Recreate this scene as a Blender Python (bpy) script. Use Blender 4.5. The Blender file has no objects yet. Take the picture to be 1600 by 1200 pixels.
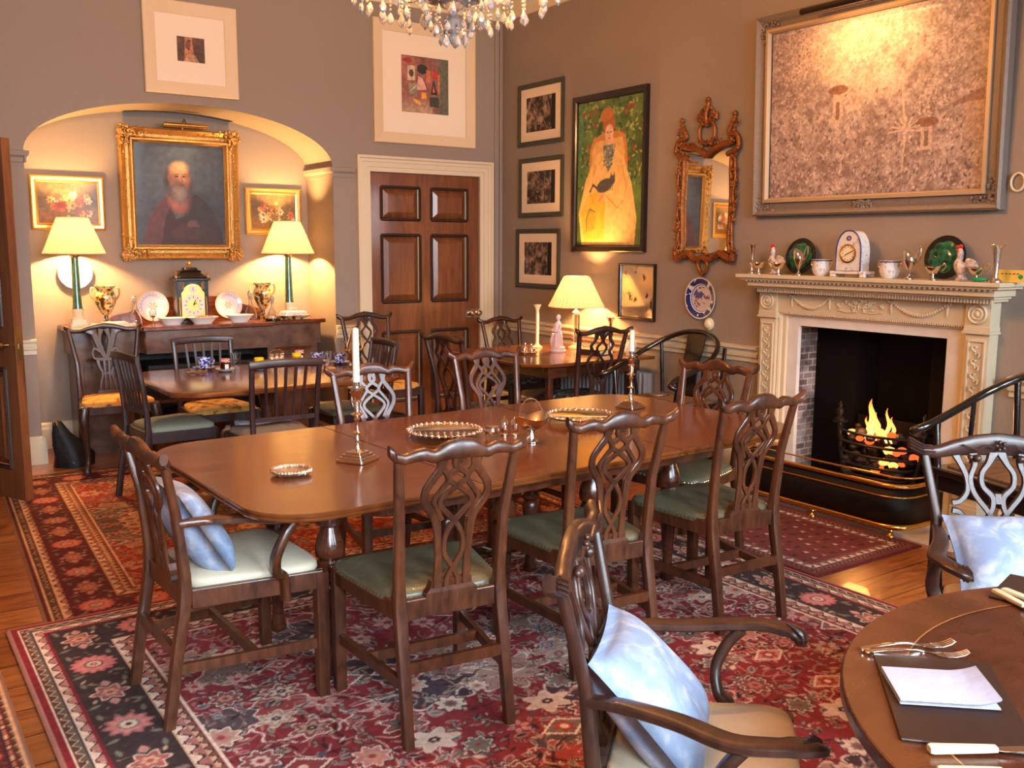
import bpy, bmesh, math, random
import numpy as np
from mathutils import Vector, Matrix
random.seed(7)
PI = math.pi
SC = bpy.context.scene
COL = SC.collection
V = Vector

# ------------------------------------------------------------------ materials
def s2l(c):
    return tuple((x/12.92 if x <= .04045 else ((x+.055)/1.055)**2.4) for x in c)
def rgb(r, g, b):
    return s2l((r/255, g/255, b/255)) + (1,)

def newmat(name):
    m = bpy.data.materials.new(name); m.use_nodes = True
    nt = m.node_tree
    return m, nt, nt.nodes['Principled BSDF']
def N(nt, t, **kw):
    n = nt.nodes.new(t)
    for k, v in kw.items():
        if k in n.inputs.keys(): n.inputs[k].default_value = v
        else: setattr(n, k, v)
    return n
def plain(name, col, rough=.5, metal=0, coat=0, emit=None, es=0, trans=0, ior=1.45, bump=0, bscale=40, var=0, spec=.5, sheen=0):
    m, nt, b = newmat(name)
    b.inputs['Base Color'].default_value = col
    b.inputs['Roughness'].default_value = rough
    b.inputs['Metallic'].default_value = metal
    b.inputs['Coat Weight'].default_value = coat
    b.inputs['Coat Roughness'].default_value = .12
    b.inputs['Transmission Weight'].default_value = trans
    b.inputs['IOR'].default_value = ior
    b.inputs['Specular IOR Level'].default_value = spec
    b.inputs['Sheen Weight'].default_value = sheen
    if emit:
        b.inputs['Emission Color'].default_value = emit
        b.inputs['Emission Strength'].default_value = es
    if bump or var:
        tc = N(nt, 'ShaderNodeTexCoord')
        no = N(nt, 'ShaderNodeTexNoise', Scale=bscale, Detail=4.0)
        nt.links.new(tc.outputs['Object'], no.inputs['Vector'])
        if bump:
            bp = N(nt, 'ShaderNodeBump', Strength=bump, Distance=.01)
            nt.links.new(no.outputs['Fac'], bp.inputs['Height'])
            nt.links.new(bp.outputs['Normal'], b.inputs['Normal'])
        if var:
            mr = N(nt, 'ShaderNodeMapRange'); mr.inputs['To Min'].default_value = 1-var; mr.inputs['To Max'].default_value = 1+var
            mr.inputs['From Min'].default_value = .25; mr.inputs['From Max'].default_value = .75
            nt.links.new(no.outputs['Fac'], mr.inputs['Value'])
            mx = N(nt, 'ShaderNodeVectorMath', operation='SCALE'); mx.inputs[0].default_value = col[:3]
            nt.links.new(mr.outputs[0], mx.inputs['Scale'])
            nt.links.new(mx.outputs[0], b.inputs['Base Color'])
    return m
def ramp(nt, stops):
    r = N(nt, 'ShaderNodeValToRGB'); e = r.color_ramp.elements
    while len(e) < len(stops): e.new(.5)
    for k, (p, c) in enumerate(stops): e[k].position = p; e[k].color = c
    return r
def wood(name, dark, light, scale=(6, 6, 1.2), rough=.3, coat=.5, grain=10, bump=.04):
    m, nt, b = newmat(name)
    tc = N(nt, 'ShaderNodeTexCoord'); mp = N(nt, 'ShaderNodeMapping'); mp.inputs['Scale'].default_value = scale
    nt.links.new(tc.outputs['Object'], mp.inputs['Vector'])
    n1 = N(nt, 'ShaderNodeTexNoise', Scale=1.6, Detail=5.0, Distortion=1.2)
    n2 = N(nt, 'ShaderNodeTexNoise', Scale=grain, Detail=6.0, Distortion=.4)
    nt.links.new(mp.outputs[0], n1.inputs['Vector']); nt.links.new(mp.outputs[0], n2.inputs['Vector'])
    mx = N(nt, 'ShaderNodeMix'); mx.data_type = 'FLOAT'; mx.inputs[0].default_value = .45
    nt.links.new(n1.outputs['Fac'], mx.inputs[2]); nt.links.new(n2.outputs['Fac'], mx.inputs[3])
    r = ramp(nt, [(.36, dark), (.64, light)])
    nt.links.new(mx.outputs[0], r.inputs[0]); nt.links.new(r.outputs[0], b.inputs['Base Color'])
    rr = N(nt, 'ShaderNodeMapRange'); rr.inputs['To Min'].default_value = rough*.8; rr.inputs['To Max'].default_value = rough*1.35
    nt.links.new(n2.outputs['Fac'], rr.inputs['Value']); nt.links.new(rr.outputs[0], b.inputs['Roughness'])
    b.inputs['Coat Weight'].default_value = coat; b.inputs['Coat Roughness'].default_value = .14
    bp = N(nt, 'ShaderNodeBump', Strength=bump, Distance=.004)
    nt.links.new(n2.outputs['Fac'], bp.inputs['Height']); nt.links.new(bp.outputs['Normal'], b.inputs['Normal'])
    return m
def vcol(name, rough=.8, bump=0, bscale=300, coat=0):
    m, nt, b = newmat(name)
    a = N(nt, 'ShaderNodeAttribute', attribute_name='paint')
    nt.links.new(a.outputs['Color'], b.inputs['Base Color'])
    b.inputs['Roughness'].default_value = rough; b.inputs['Coat Weight'].default_value = coat
    b.inputs['Coat Roughness'].default_value = .08
    if rough > .85: b.inputs['Specular IOR Level'].default_value = .15
    if bump:
        tc = N(nt, 'ShaderNodeTexCoord'); no = N(nt, 'ShaderNodeTexNoise', Scale=bscale, Detail=3.0)
        nt.links.new(tc.outputs['Object'], no.inputs['Vector'])
        bp = N(nt, 'ShaderNodeBump', Strength=bump, Distance=.004)
        nt.links.new(no.outputs['Fac'], bp.inputs['Height']); nt.links.new(bp.outputs['Normal'], b.inputs['Normal'])
    return m

M = {}
M['wall'] = plain('wall_paint', rgb(150, 138, 126), .85, bump=.03, bscale=90, var=.03, spec=.25)
M['cream'] = plain('cream_paint', rgb(218, 206, 176), .45, spec=.4)
M['ceil'] = plain('ceiling_paint', rgb(214, 186, 146), .8)
M['mantel'] = plain('mantel_paint', rgb(206, 192, 162), .5, var=.02, bscale=12)
M['chair'] = wood('mahogany', rgb(48, 23, 12), rgb(96, 52, 27), (5, 5, 1.5), .36, .25)
M['chair_dark'] = wood('dark_mahogany', rgb(34, 17, 11), rgb(68, 36, 22), (5, 5, 1.5), .40, .2)
M['chair_red'] = wood('red_mahogany', rgb(76, 30, 16), rgb(122, 56, 30), (5, 5, 1.5), .3, .6)
M['slat_wood'] = wood('plain_dark_mahogany', rgb(38, 18, 14), rgb(60, 31, 24), (5, 5, 1.5), .38, .2)
M['black_lacquer'] = plain('black_lacquer', rgb(22, 17, 14), .22, coat=.8)
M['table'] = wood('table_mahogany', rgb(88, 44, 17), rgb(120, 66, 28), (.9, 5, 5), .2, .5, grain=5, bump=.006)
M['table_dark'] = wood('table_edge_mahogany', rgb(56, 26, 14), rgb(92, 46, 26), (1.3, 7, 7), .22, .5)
M['round'] = wood('round_table_mahogany', rgb(60, 27, 14), rgb(82, 40, 22), (2, 5, 5), .26, .1, grain=5, bump=.004)
M['inlay'] = plain('satinwood_inlay', rgb(168, 112, 62), .25, coat=.5)
M['crossband'] = wood('crossbanding', rgb(82, 42, 20), rgb(104, 56, 28), (2, 2, 2), .26, .1, grain=4, bump=.003)
M['door'] = wood('door_mahogany', rgb(92, 50, 26), rgb(132, 78, 42), (7, 7, .8), .34, .35, grain=6)
M['door_groove'] = wood('door_moulding', rgb(34, 17, 10), rgb(58, 30, 17), (7, 7, .8), .45, .1)
M['side_top'] = wood('sideboard_top', rgb(82, 38, 20), rgb(120, 62, 34), (1.2, 6, 6), .25, .5)
M['side_wood'] = wood('figured_mahogany', rgb(64, 42, 30), rgb(118, 84, 60), (2.2, 3, 3.5), .3, .45, grain=4)
M['soot'] = plain('chimney_soot', rgb(13, 12, 12), .9, spec=.1)
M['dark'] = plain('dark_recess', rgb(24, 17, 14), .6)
M['green_leather'] = plain('green_leather', rgb(98, 92, 70), .38, coat=.15, bump=.25, bscale=55, var=.10)
M['cream_leather'] = plain('cream_leather', rgb(206, 196, 172), .45, bump=.15, bscale=25, var=.04)
M['pale_green'] = plain('grey_green_fabric', rgb(142, 140, 118), .75, bump=.2, bscale=140)
M['yellow_fabric'] = plain('gold_floral_fabric', rgb(206, 150, 74), .8, bump=.3, bscale=120)
M['beige_fabric'] = plain('beige_fabric', rgb(176, 160, 142), .85, bump=.2, bscale=140)
M['white_cloth'] = plain('white_linen', rgb(172, 172, 190), .85, bump=.3, bscale=26)
M['cushion'] = plain('silver_blue_brocade', rgb(214, 226, 240), .5, sheen=.4)
M['brass'] = plain('brass', rgb(222, 170, 84), .22, 1)
M['old_brass'] = plain('aged_brass', rgb(176, 146, 92), .32, 1)
M['silver'] = plain('silver', rgb(236, 226, 214), .14, 1)
M['silver_chased'] = plain('chased_silver', rgb(230, 208, 188), .22, 1, bump=.8, bscale=110)
M['gold'] = plain('gilt', rgb(206, 160, 92), .4, .8, bump=.7, bscale=70)
M['pale_gilt'] = plain('pale_gilt', rgb(186, 160, 126), .5, .2)
M['gold_smooth'] = plain('smooth_gilt', rgb(232, 186, 108), .3, .8)
M['dark_gilt'] = plain('bronzed_gilt', rgb(150, 92, 48), .36, .75, bump=.8, bscale=90)
M['pewter'] = plain('silvered_frame', rgb(128, 116, 106), .5, .15, bump=.5, bscale=60)
M['green_frame'] = plain('green_grey_frame', rgb(70, 72, 60), .4, .2, bump=.4, bscale=80)
M['black_frame'] = plain('black_frame', rgb(34, 24, 20), .25, coat=.4)
M['mat_board'] = plain('cream_mount', rgb(232, 214, 186), .85)
M['mat_board2'] = plain('white_mount', rgb(240, 228, 206), .85)
M['off_frame'] = plain('limed_frame', rgb(224, 202, 166), .6)
M['glass'] = plain('clear_glass', (1, 1, 1, 1), .02, trans=1, ior=1.5)
M['crystal'] = plain('cut_crystal', (1, 1, 1, 1), .02, trans=.72, ior=1.6)
M['mirror'] = plain('mirror_glass', rgb(235, 232, 225), .015, 1)
M['china'] = plain('white_china', rgb(240, 236, 230), .2, coat=.5)
M['ivory'] = plain('ivory', rgb(236, 222, 184), .3, coat=.4)
M['wax'] = plain('candle_wax', rgb(246, 236, 210), .4)
M['marble_white'] = plain('veined_marble', rgb(222, 220, 214), .25, coat=.3, var=.10, bscale=9)
M['iron'] = plain('cast_iron', rgb(30, 28, 28), .5, .4, bump=.3, bscale=60)
M['black_cloth'] = plain('black_nylon', rgb(14, 13, 15), .6, bump=.5, bscale=20)
M['bisque'] = plain('bisque_porcelain', rgb(226, 206, 210), .5, spec=.4)
M['black'] = plain('black_ebonised', rgb(20, 20, 18), .25, coat=.6)
M['green_marble'] = plain('green_marble', rgb(44, 86, 66), .2, coat=.6, var=.5, bscale=14)
M['blue_plate'] = plain('cobalt_blue', rgb(36, 48, 120), .2, coat=.6)
M['radiator'] = plain('radiator_paint', rgb(170, 168, 168), .4)
M['placemat'] = plain('brown_placemat', rgb(50, 34, 28), .35, coat=.2)
M['cord'] = plain('white_flex', rgb(232, 228, 222), .5)
M['mesh_black'] = plain('fender_black', rgb(18, 17, 15), .45, .3, bump=.4, bscale=120)
M['yellow'] = plain('yellow_lid', rgb(240, 206, 26), .35)
M['jam'] = plain('dark_jam', rgb(44, 14, 8), .12, coat=.8)
M['honey'] = plain('pale_jam', rgb(190, 120, 40), .12, coat=.8)
M['bread'] = plain('bread_crust', rgb(190, 126, 66), .8, bump=.6, bscale=60)
M['card_yellow'] = plain('yellow_card', rgb(232, 190, 84), .6)
M['emerald'] = plain('emerald_silk', rgb(20, 150, 96), .4)

def chequer(name, c1, c2, scale):
    m, nt, b = newmat(name)
    tc = N(nt, 'ShaderNodeTexCoord'); ck = N(nt, 'ShaderNodeTexChecker', Scale=scale)
    ck.inputs['Color1'].default_value = c1; ck.inputs['Color2'].default_value = c2
    nt.links.new(tc.outputs['Object'], ck.inputs['Vector']); nt.links.new(ck.outputs['Color'], b.inputs['Base Color'])
    return m
M['gingham'] = chequer('red_gingham', rgb(196, 48, 52), rgb(240, 214, 206), 120)
def blotch(name, stops, scale=30, rough=.25, coat=.4, detail=2, vor=False, dist=0):
    m, nt, b = newmat(name)
    tc = N(nt, 'ShaderNodeTexCoord')
    no = N(nt, 'ShaderNodeTexVoronoi' if vor else 'ShaderNodeTexNoise', Scale=scale)
    if not vor: no.inputs['Detail'].default_value = detail; no.inputs['Distortion'].default_value = dist
    nt.links.new(tc.outputs['Object'], no.inputs['Vector'])
    r = ramp(nt, stops); r.color_ramp.interpolation = 'LINEAR'
    nt.links.new(no.outputs['Distance' if vor else 'Fac'], r.inputs[0]); nt.links.new(r.outputs[0], b.inputs['Base Color'])
    b.inputs['Roughness'].default_value = rough; b.inputs['Coat Weight'].default_value = coat
    return m
M['blue_white'] = blotch('blue_and_white', [(.44, rgb(40, 66, 168)), (.5, rgb(40, 66, 168)), (.56, rgb(226, 230, 240))], 55)
M['imari'] = blotch('gilded_porcelain', [(.4, rgb(70, 40, 24)), (.47, rgb(200, 148, 66)), (.55, rgb(238, 214, 160)), (.64, rgb(70, 84, 60))], 26)
M['sprig'] = blotch('sprigged_porcelain', [(.30, rgb(120, 124, 140)), (.36, rgb(206, 198, 194)), (.44, rgb(226, 220, 214))], 60)
M['majolica'] = blotch('green_majolica', [(0, rgb(2, 30, 20)), (.4, rgb(8, 66, 46)), (.8, rgb(24, 110, 78))], 30, .12, .9, vor=True)
M['rooster'] = blotch('painted_rooster', [(.3, rgb(140, 120, 126)), (.5, rgb(196, 184, 182)), (.66, rgb(220, 210, 204))], 50)
M['black_floral'] = blotch('black_floral_fabric', [(.42, rgb(26, 28, 30)), (.55, rgb(58, 64, 62)), (.68, rgb(150, 150, 146))], 34, .8, 0, 4)
M['rush'] = wood('woven_rush', rgb(84, 58, 36), rgb(140, 104, 66), (40, 4, 4), .7, 0, bump=.4)
M['cushion'] = blotch('silver_blue_brocade', [(.42, rgb(130, 148, 178)), (.54, rgb(146, 162, 188)), (.66, rgb(178, 186, 198))], 18, .5, .0, 3, dist=.6)
M['yellow_fabric'] = blotch('gold_floral_fabric', [(.36, rgb(120, 84, 40)), (.43, rgb(206, 146, 66)), (.7, rgb(222, 170, 90))], 16, .8, 0, 3)

# brick (sooty, whitewashed)
def brickmat():
    m, nt, b = newmat('sooty_brick')
    tc = N(nt, 'ShaderNodeTexCoord'); mp = N(nt, 'ShaderNodeMapping'); mp.inputs['Rotation'].default_value = (PI/2, 0, 0)
    nt.links.new(tc.outputs['Object'], mp.inputs['Vector'])
    br = N(nt, 'ShaderNodeTexBrick', Scale=6.0)
    br.inputs['Color1'].default_value = rgb(96, 78, 74); br.inputs['Color2'].default_value = rgb(150, 144, 142); br.inputs['Mortar'].default_value = rgb(166, 164, 164)
    br.inputs['Mortar Size'].default_value = .03
    nt.links.new(mp.outputs[0], br.inputs['Vector'])
    no = N(nt, 'ShaderNodeTexNoise', Scale=9.0, Detail=5.0); nt.links.new(tc.outputs['Object'], no.inputs['Vector'])
    r = ramp(nt, [(.42, (.12, .12, .13, 1)), (.62, (1, 1, 1, 1))]); nt.links.new(no.outputs['Fac'], r.inputs[0])
    mx = N(nt, 'ShaderNodeMix'); mx.data_type = 'RGBA'; mx.blend_type = 'MULTIPLY'; mx.inputs[0].default_value = .8
    nt.links.new(br.outputs['Color'], mx.inputs[6]); nt.links.new(r.outputs[0], mx.inputs[7])
    nt.links.new(mx.outputs[2], b.inputs['Base Color']); b.inputs['Roughness'].default_value = .9
    bp = N(nt, 'ShaderNodeBump', Strength=.5, Distance=.01); nt.links.new(br.outputs['Fac'], bp.inputs['Height']); bp.invert = True
    nt.links.new(bp.outputs['Normal'], b.inputs['Normal'])
    return m
M['brick'] = brickmat()
def floormat():
    m, nt, b = newmat('oiled_boards')
    tc = N(nt, 'ShaderNodeTexCoord')
    mp = N(nt, 'ShaderNodeMapping'); nt.links.new(tc.outputs['Object'], mp.inputs['Vector'])
    br = N(nt, 'ShaderNodeTexBrick', Scale=1.0); br.offset = .37
    br.inputs['Brick Width'].default_value = 2.6; br.inputs['Row Height'].default_value = .2; br.inputs['Mortar Size'].default_value = .003
    br.inputs['Color1'].default_value = rgb(150, 86, 40); br.inputs['Color2'].default_value = rgb(176, 108, 54); br.inputs['Mortar'].default_value = rgb(52, 26, 12)
    nt.links.new(mp.outputs[0], br.inputs['Vector'])
    m2 = N(nt, 'ShaderNodeMapping'); m2.inputs['Scale'].default_value = (1.4, 9, 1); nt.links.new(tc.outputs['Object'], m2.inputs['Vector'])
    no = N(nt, 'ShaderNodeTexNoise', Scale=2.2, Detail=6.0, Distortion=1.5); nt.links.new(m2.outputs[0], no.inputs['Vector'])
    r = ramp(nt, [(.35, (.5, .42, .36, 1)), (.6, (1, 1, 1, 1))]); nt.links.new(no.outputs['Fac'], r.inputs[0])
    mx = N(nt, 'ShaderNodeMix'); mx.data_type = 'RGBA'; mx.blend_type = 'MULTIPLY'; mx.inputs[0].default_value = .9
    nt.links.new(br.outputs['Color'], mx.inputs[6]); nt.links.new(r.outputs[0], mx.inputs[7]); nt.links.new(mx.outputs[2], b.inputs['Base Color'])
    b.inputs['Roughness'].default_value = .3; b.inputs['Coat Weight'].default_value = .3
    return m
M['floor'] = floormat()
def shademat():
    m, nt, b = newmat('pleated_silk_shade')
    out = nt.nodes['Material Output']
    b.inputs['Base Color'].default_value = rgb(214, 186, 130); b.inputs['Roughness'].default_value = .9
    b.inputs['Emission Color'].default_value = (1.0, .66, .24, 1); b.inputs['Emission Strength'].default_value = .30
    t = N(nt, 'ShaderNodeBsdfTranslucent'); t.inputs['Color'].default_value = (1.0, .78, .42, 1)
    mx = N(nt, 'ShaderNodeMixShader'); mx.inputs[0].default_value = .026
    nt.links.new(b.outputs[0], mx.inputs[1]); nt.links.new(t.outputs[0], mx.inputs[2]); nt.links.new(mx.outputs[0], out.inputs['Surface'])
    return m
M['shade'] = shademat()
def emit(name, col, s):
    m = bpy.data.materials.new(name); m.use_nodes = True; nt = m.node_tree; nt.nodes.clear()
    e = N(nt, 'ShaderNodeEmission'); e.inputs['Color'].default_value = col; e.inputs['Strength'].default_value = s
    o = N(nt, 'ShaderNodeOutputMaterial'); nt.links.new(e.outputs[0], o.inputs['Surface']); return m
M['bulb'] = emit('lamp_bulb', (1, .72, .38, 1), 14)
M['ember'] = emit('glowing_coal', (1, .10, .02, 1), 1.3)
M['ember_hot'] = emit('white_hot_coal', (1, .30, .07, 1), 2.2)
def flamemat():
    m = bpy.data.materials.new('fire_flame'); m.use_nodes = True; nt = m.node_tree; nt.nodes.clear()
    tc = N(nt, 'ShaderNodeTexCoord'); sp = N(nt, 'ShaderNodeSeparateXYZ'); nt.links.new(tc.outputs['Generated'], sp.inputs[0])
    r = ramp(nt, [(0, (1, .55, .16, 1)), (.45, (1, .42, .08, 1)), (1, (.9, .12, .02, 1))]); nt.links.new(sp.outputs['Z'], r.inputs[0])
    e = N(nt, 'ShaderNodeEmission'); e.inputs['Strength'].default_value = 2.4; nt.links.new(r.outputs[0], e.inputs['Color'])
    tr = N(nt, 'ShaderNodeBsdfTransparent'); lw = N(nt, 'ShaderNodeLayerWeight', Blend=.35)
    mx = N(nt, 'ShaderNodeMixShader'); nt.links.new(lw.outputs['Facing'], mx.inputs[0]); nt.links.new(e.outputs[0], mx.inputs[1]); nt.links.new(tr.outputs[0], mx.inputs[2])
    o = N(nt, 'ShaderNodeOutputMaterial'); nt.links.new(mx.outputs[0], o.inputs['Surface']); return m
M['flame'] = flamemat()
M['rugmat'] = vcol('wool_pile', .95, .6, 260)
M['canvas'] = vcol('oil_on_canvas', .55, .25, 220, .1)
M['print'] = vcol('printed_paper', .8)
M['picglass'] = vcol('glazed_print', .6, 0, 0, .35)
M['chinapaint'] = vcol('painted_china', .25, 0, 0, .5)

# ------------------------------------------------------------------ mesh builder
class MB:
    def __init__(s): s.v = []; s.f = []
    def add(s, vs, fs):
        b = len(s.v); s.v.extend([tuple(p) for p in vs]); s.f.extend([tuple(i+b for i in f) for f in fs]); return s
    def box(s, x0, x1, y0, y1, z0, z1, mat=None):
        vs = [V((x, y, z)) for z in (z0, z1) for y in (y0, y1) for x in (x0, x1)]
        if mat: vs = [mat @ p for p in vs]
        return s.add(vs, [(0, 2, 3, 1), (4, 5, 7, 6), (0, 1, 5, 4), (2, 6, 7, 3), (0, 4, 6, 2), (1, 3, 7, 5)])
    def loft(s, rings, cap=True, closed=True):
        n = len(rings[0]); vs = [p for r in rings for p in r]; fs = []
        for i in range(len(rings)-1):
            for j in range(n if closed else n-1):
                k = (j+1) % n
                fs.append((i*n+j, i*n+k, (i+1)*n+k, (i+1)*n+j))
        if cap and closed:
            fs.append(tuple(range(n))[::-1]); fs.append(tuple((len(rings)-1)*n+j for j in range(n)))
        return s.add(vs, fs)
    def tube(s, pts, r, n=8, p=2, up=None, cap=True):
        pts = [V(q) for q in pts]; L = len(pts)
        rings = []; T0 = None; ax = None
        for i, q in enumerate(pts):
            t = (pts[min(i+1, L-1)] - pts[max(i-1, 0)]).normalized()
            if up is not None:
                a = V(up).cross(t)
                if a.length < 1e-4: a = V((1, 0, 0)).cross(t)
                ax = a.normalized()
            elif ax is None:
                ax = t.orthogonal().normalized()
            else:
                ax = (ax - t*ax.dot(t)).normalized()
            ay = t.cross(ax)
            ri = r[i] if isinstance(r, (list, tuple)) and len(r) == L else r
            rx, ry = ri if isinstance(ri, (list, tuple)) else (ri, ri)
            rings.append(ring(q, ax, ay, rx, ry, n, p))
        return s.loft(rings, cap)
    def lathe(s, prof, n=24, c=(0, 0, 0), sx=1, sy=1, cap=True, axis='z', mod=None):
        rings = []
        for (r, z) in prof:
            R_ = []
            for k in range(n):
                a = 2*PI*k/n; rr = max(r, 1e-4)*(mod(k, z) if mod else 1)
                x, y = rr*math.cos(a)*sx, rr*math.sin(a)*sy
                if axis == 'z': R_.append(V((c[0]+x, c[1]+y, c[2]+z)))
                elif axis == 'x': R_.append(V((c[0]+z, c[1]+x, c[2]+y)))
                else: R_.append(V((c[0]+x, c[1]+z, c[2]+y)))
            rings.append(R_)
        return s.loft(rings, cap)
    def ball(s, c, r, n=10, m=6, sc=(1, 1, 1)):
        rings = []
        for i in range(m+1):
            a = PI*i/m; rr = max(math.sin(a), 1e-3)
            rings.append([V((c[0]+r*sc[0]*rr*math.cos(2*PI*k/n), c[1]+r*sc[1]*rr*math.sin(2*PI*k/n), c[2]-r*sc[2]*math.cos(a))) for k in range(n)])
        return s.loft(rings, False)
    def prism(s, poly, f0, f1):
        """poly: list of 2D points; f0, f1 map a 2D point to 3D on the two faces"""
        n = len(poly); vs = [f0(*p) for p in poly]+[f1(*p) for p in poly]
        fs = [tuple(range(n))[::-1], tuple(range(n, 2*n))]+[(i, (i+1) % n, n+(i+1) % n, n+i) for i in range(n)]
        return s.add(vs, fs)
    def ribbon(s, path, t, fmap, sub=4):
        """path [(u,v,w)] smooth strap of width w, thickness t; fmap(u,v,d)->3D"""
        P = smooth(path, sub); rings = []
        for i, (u, v, w) in enumerate(P):
            a = P[max(i-1, 0)]; b = P[min(i+1, len(P)-1)]
            du, dv = b[0]-a[0], b[1]-a[1]; l = math.hypot(du, dv) or 1; nu, nv = -dv/l*w/2, du/l*w/2
            k = .72
            rings.append([fmap(u-nu, v-nv, -t*.3), fmap(u-nu*k, v-nv*k, -t/2), fmap(u+nu*k, v+nv*k, -t/2), fmap(u+nu, v+nv, -t*.3),
                          fmap(u+nu, v+nv, t*.3), fmap(u+nu*k, v+nv*k, t/2), fmap(u-nu*k, v-nv*k, t/2), fmap(u-nu, v-nv, t*.3)])
        return s.loft(rings)
    def xf(s, mat):
        s.v = [tuple(mat @ V(p)) for p in s.v]; return s
    def mesh(s, name, mat, smoothed=True, ang=38):
        me = bpy.data.meshes.new(name); me.from_pydata(s.v, [], s.f)
        bm = bmesh.new(); bm.from_mesh(me); bmesh.ops.recalc_face_normals(bm, faces=bm.faces); bm.to_mesh(me); bm.free()
        me.materials.append(mat)
        if smoothed:
            me.polygons.foreach_set('use_smooth', [True]*len(me.polygons)); me.set_sharp_from_angle(angle=math.radians(ang))
        return me
    def build(s, name, mat, parent=None, loc=None, smoothed=True, ang=38, sub=0, bevel=0):
        o = bpy.data.objects.new(name, s.mesh(name, mat, smoothed, ang)); COL.objects.link(o)
        if parent: o.parent = parent
        if loc: o.location = loc
        if bevel:
            b = o.modifiers.new('b', 'BEVEL'); b.width = bevel; b.segments = 2; b.limit_method = 'ANGLE'
        if sub:
            m = o.modifiers.new('s', 'SUBSURF'); m.levels = sub; m.render_levels = sub
        return o
def ring(c, ax, ay, rx, ry, n=8, p=2):
    o = []
    for k in range(n):
        a = 2*PI*(k+.5)/n; ca, sa = math.cos(a), math.sin(a)
        x = math.copysign(abs(ca)**(2/p), ca); y = math.copysign(abs(sa)**(2/p), sa)
        o.append(c + ax*(x*rx) + ay*(y*ry))
    return o
def smooth(P, sub=4):
    if sub <= 1 or len(P) < 3: return [tuple(p) for p in P]
    o = []; n = len(P)
    for i in range(n-1):
        a, b, c, d = P[max(i-1, 0)], P[i], P[i+1], P[min(i+2, n-1)]
        for k in range(sub):
            t = k/sub
            o.append(tuple(.5*((2*b[j])+(-a[j]+c[j])*t+(2*a[j]-5*b[j]+4*c[j]-d[j])*t*t+(-a[j]+3*b[j]-3*c[j]+d[j])*t**3) for j in range(len(b))))
    o.append(tuple(P[-1])); return o
def interp(tab, t):
    for (a, va), (b, vb) in zip(tab, tab[1:]):
        if t <= b: return va+(vb-va)*((t-a)/(b-a) if b > a else 0)
    return tab[-1][1]

def tag(o, label=None, cat=None, group=None, kind=None):
    if label: o['label'] = label
    if cat: o['category'] = cat
    if group: o['group'] = group
    if kind: o['kind'] = kind
    return o
def thing(name, label, cat, loc=(0, 0, 0), rot=0, group=None, scale=None):
    o = bpy.data.objects.new(name, None); COL.objects.link(o); o.empty_display_size = .1
    o.location = loc; o.rotation_euler = (0, 0, math.radians(rot))
    if scale: o.scale = scale if isinstance(scale, tuple) else (scale,)*3
    return tag(o, label, cat, group)
def dup(root, loc, rot=None, label=None, group=None, scale=None, seat=None):
    r = root.copy(); COL.objects.link(r); r.location = loc
    if rot is not None: r.rotation_euler = (0, 0, math.radians(rot))
    if scale: r.scale = scale if isinstance(scale, tuple) else (scale,)*3
    if label: r['label'] = label
    if group: r['group'] = group
    for ch in list(root.children):
        c = ch.copy(); COL.objects.link(c); c.parent = r
        if seat and ch.name.split('.')[0] == 'seat_cushion':
            c.data = ch.data.copy(); c.data.materials[0] = seat
        for g in list(ch.children):
            d = g.copy(); COL.objects.link(d); d.parent = c
    return r
def struct(name, mb, mat, **kw):
    o = mb.build(name, mat, **kw); o['kind'] = 'structure'; return o

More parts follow.
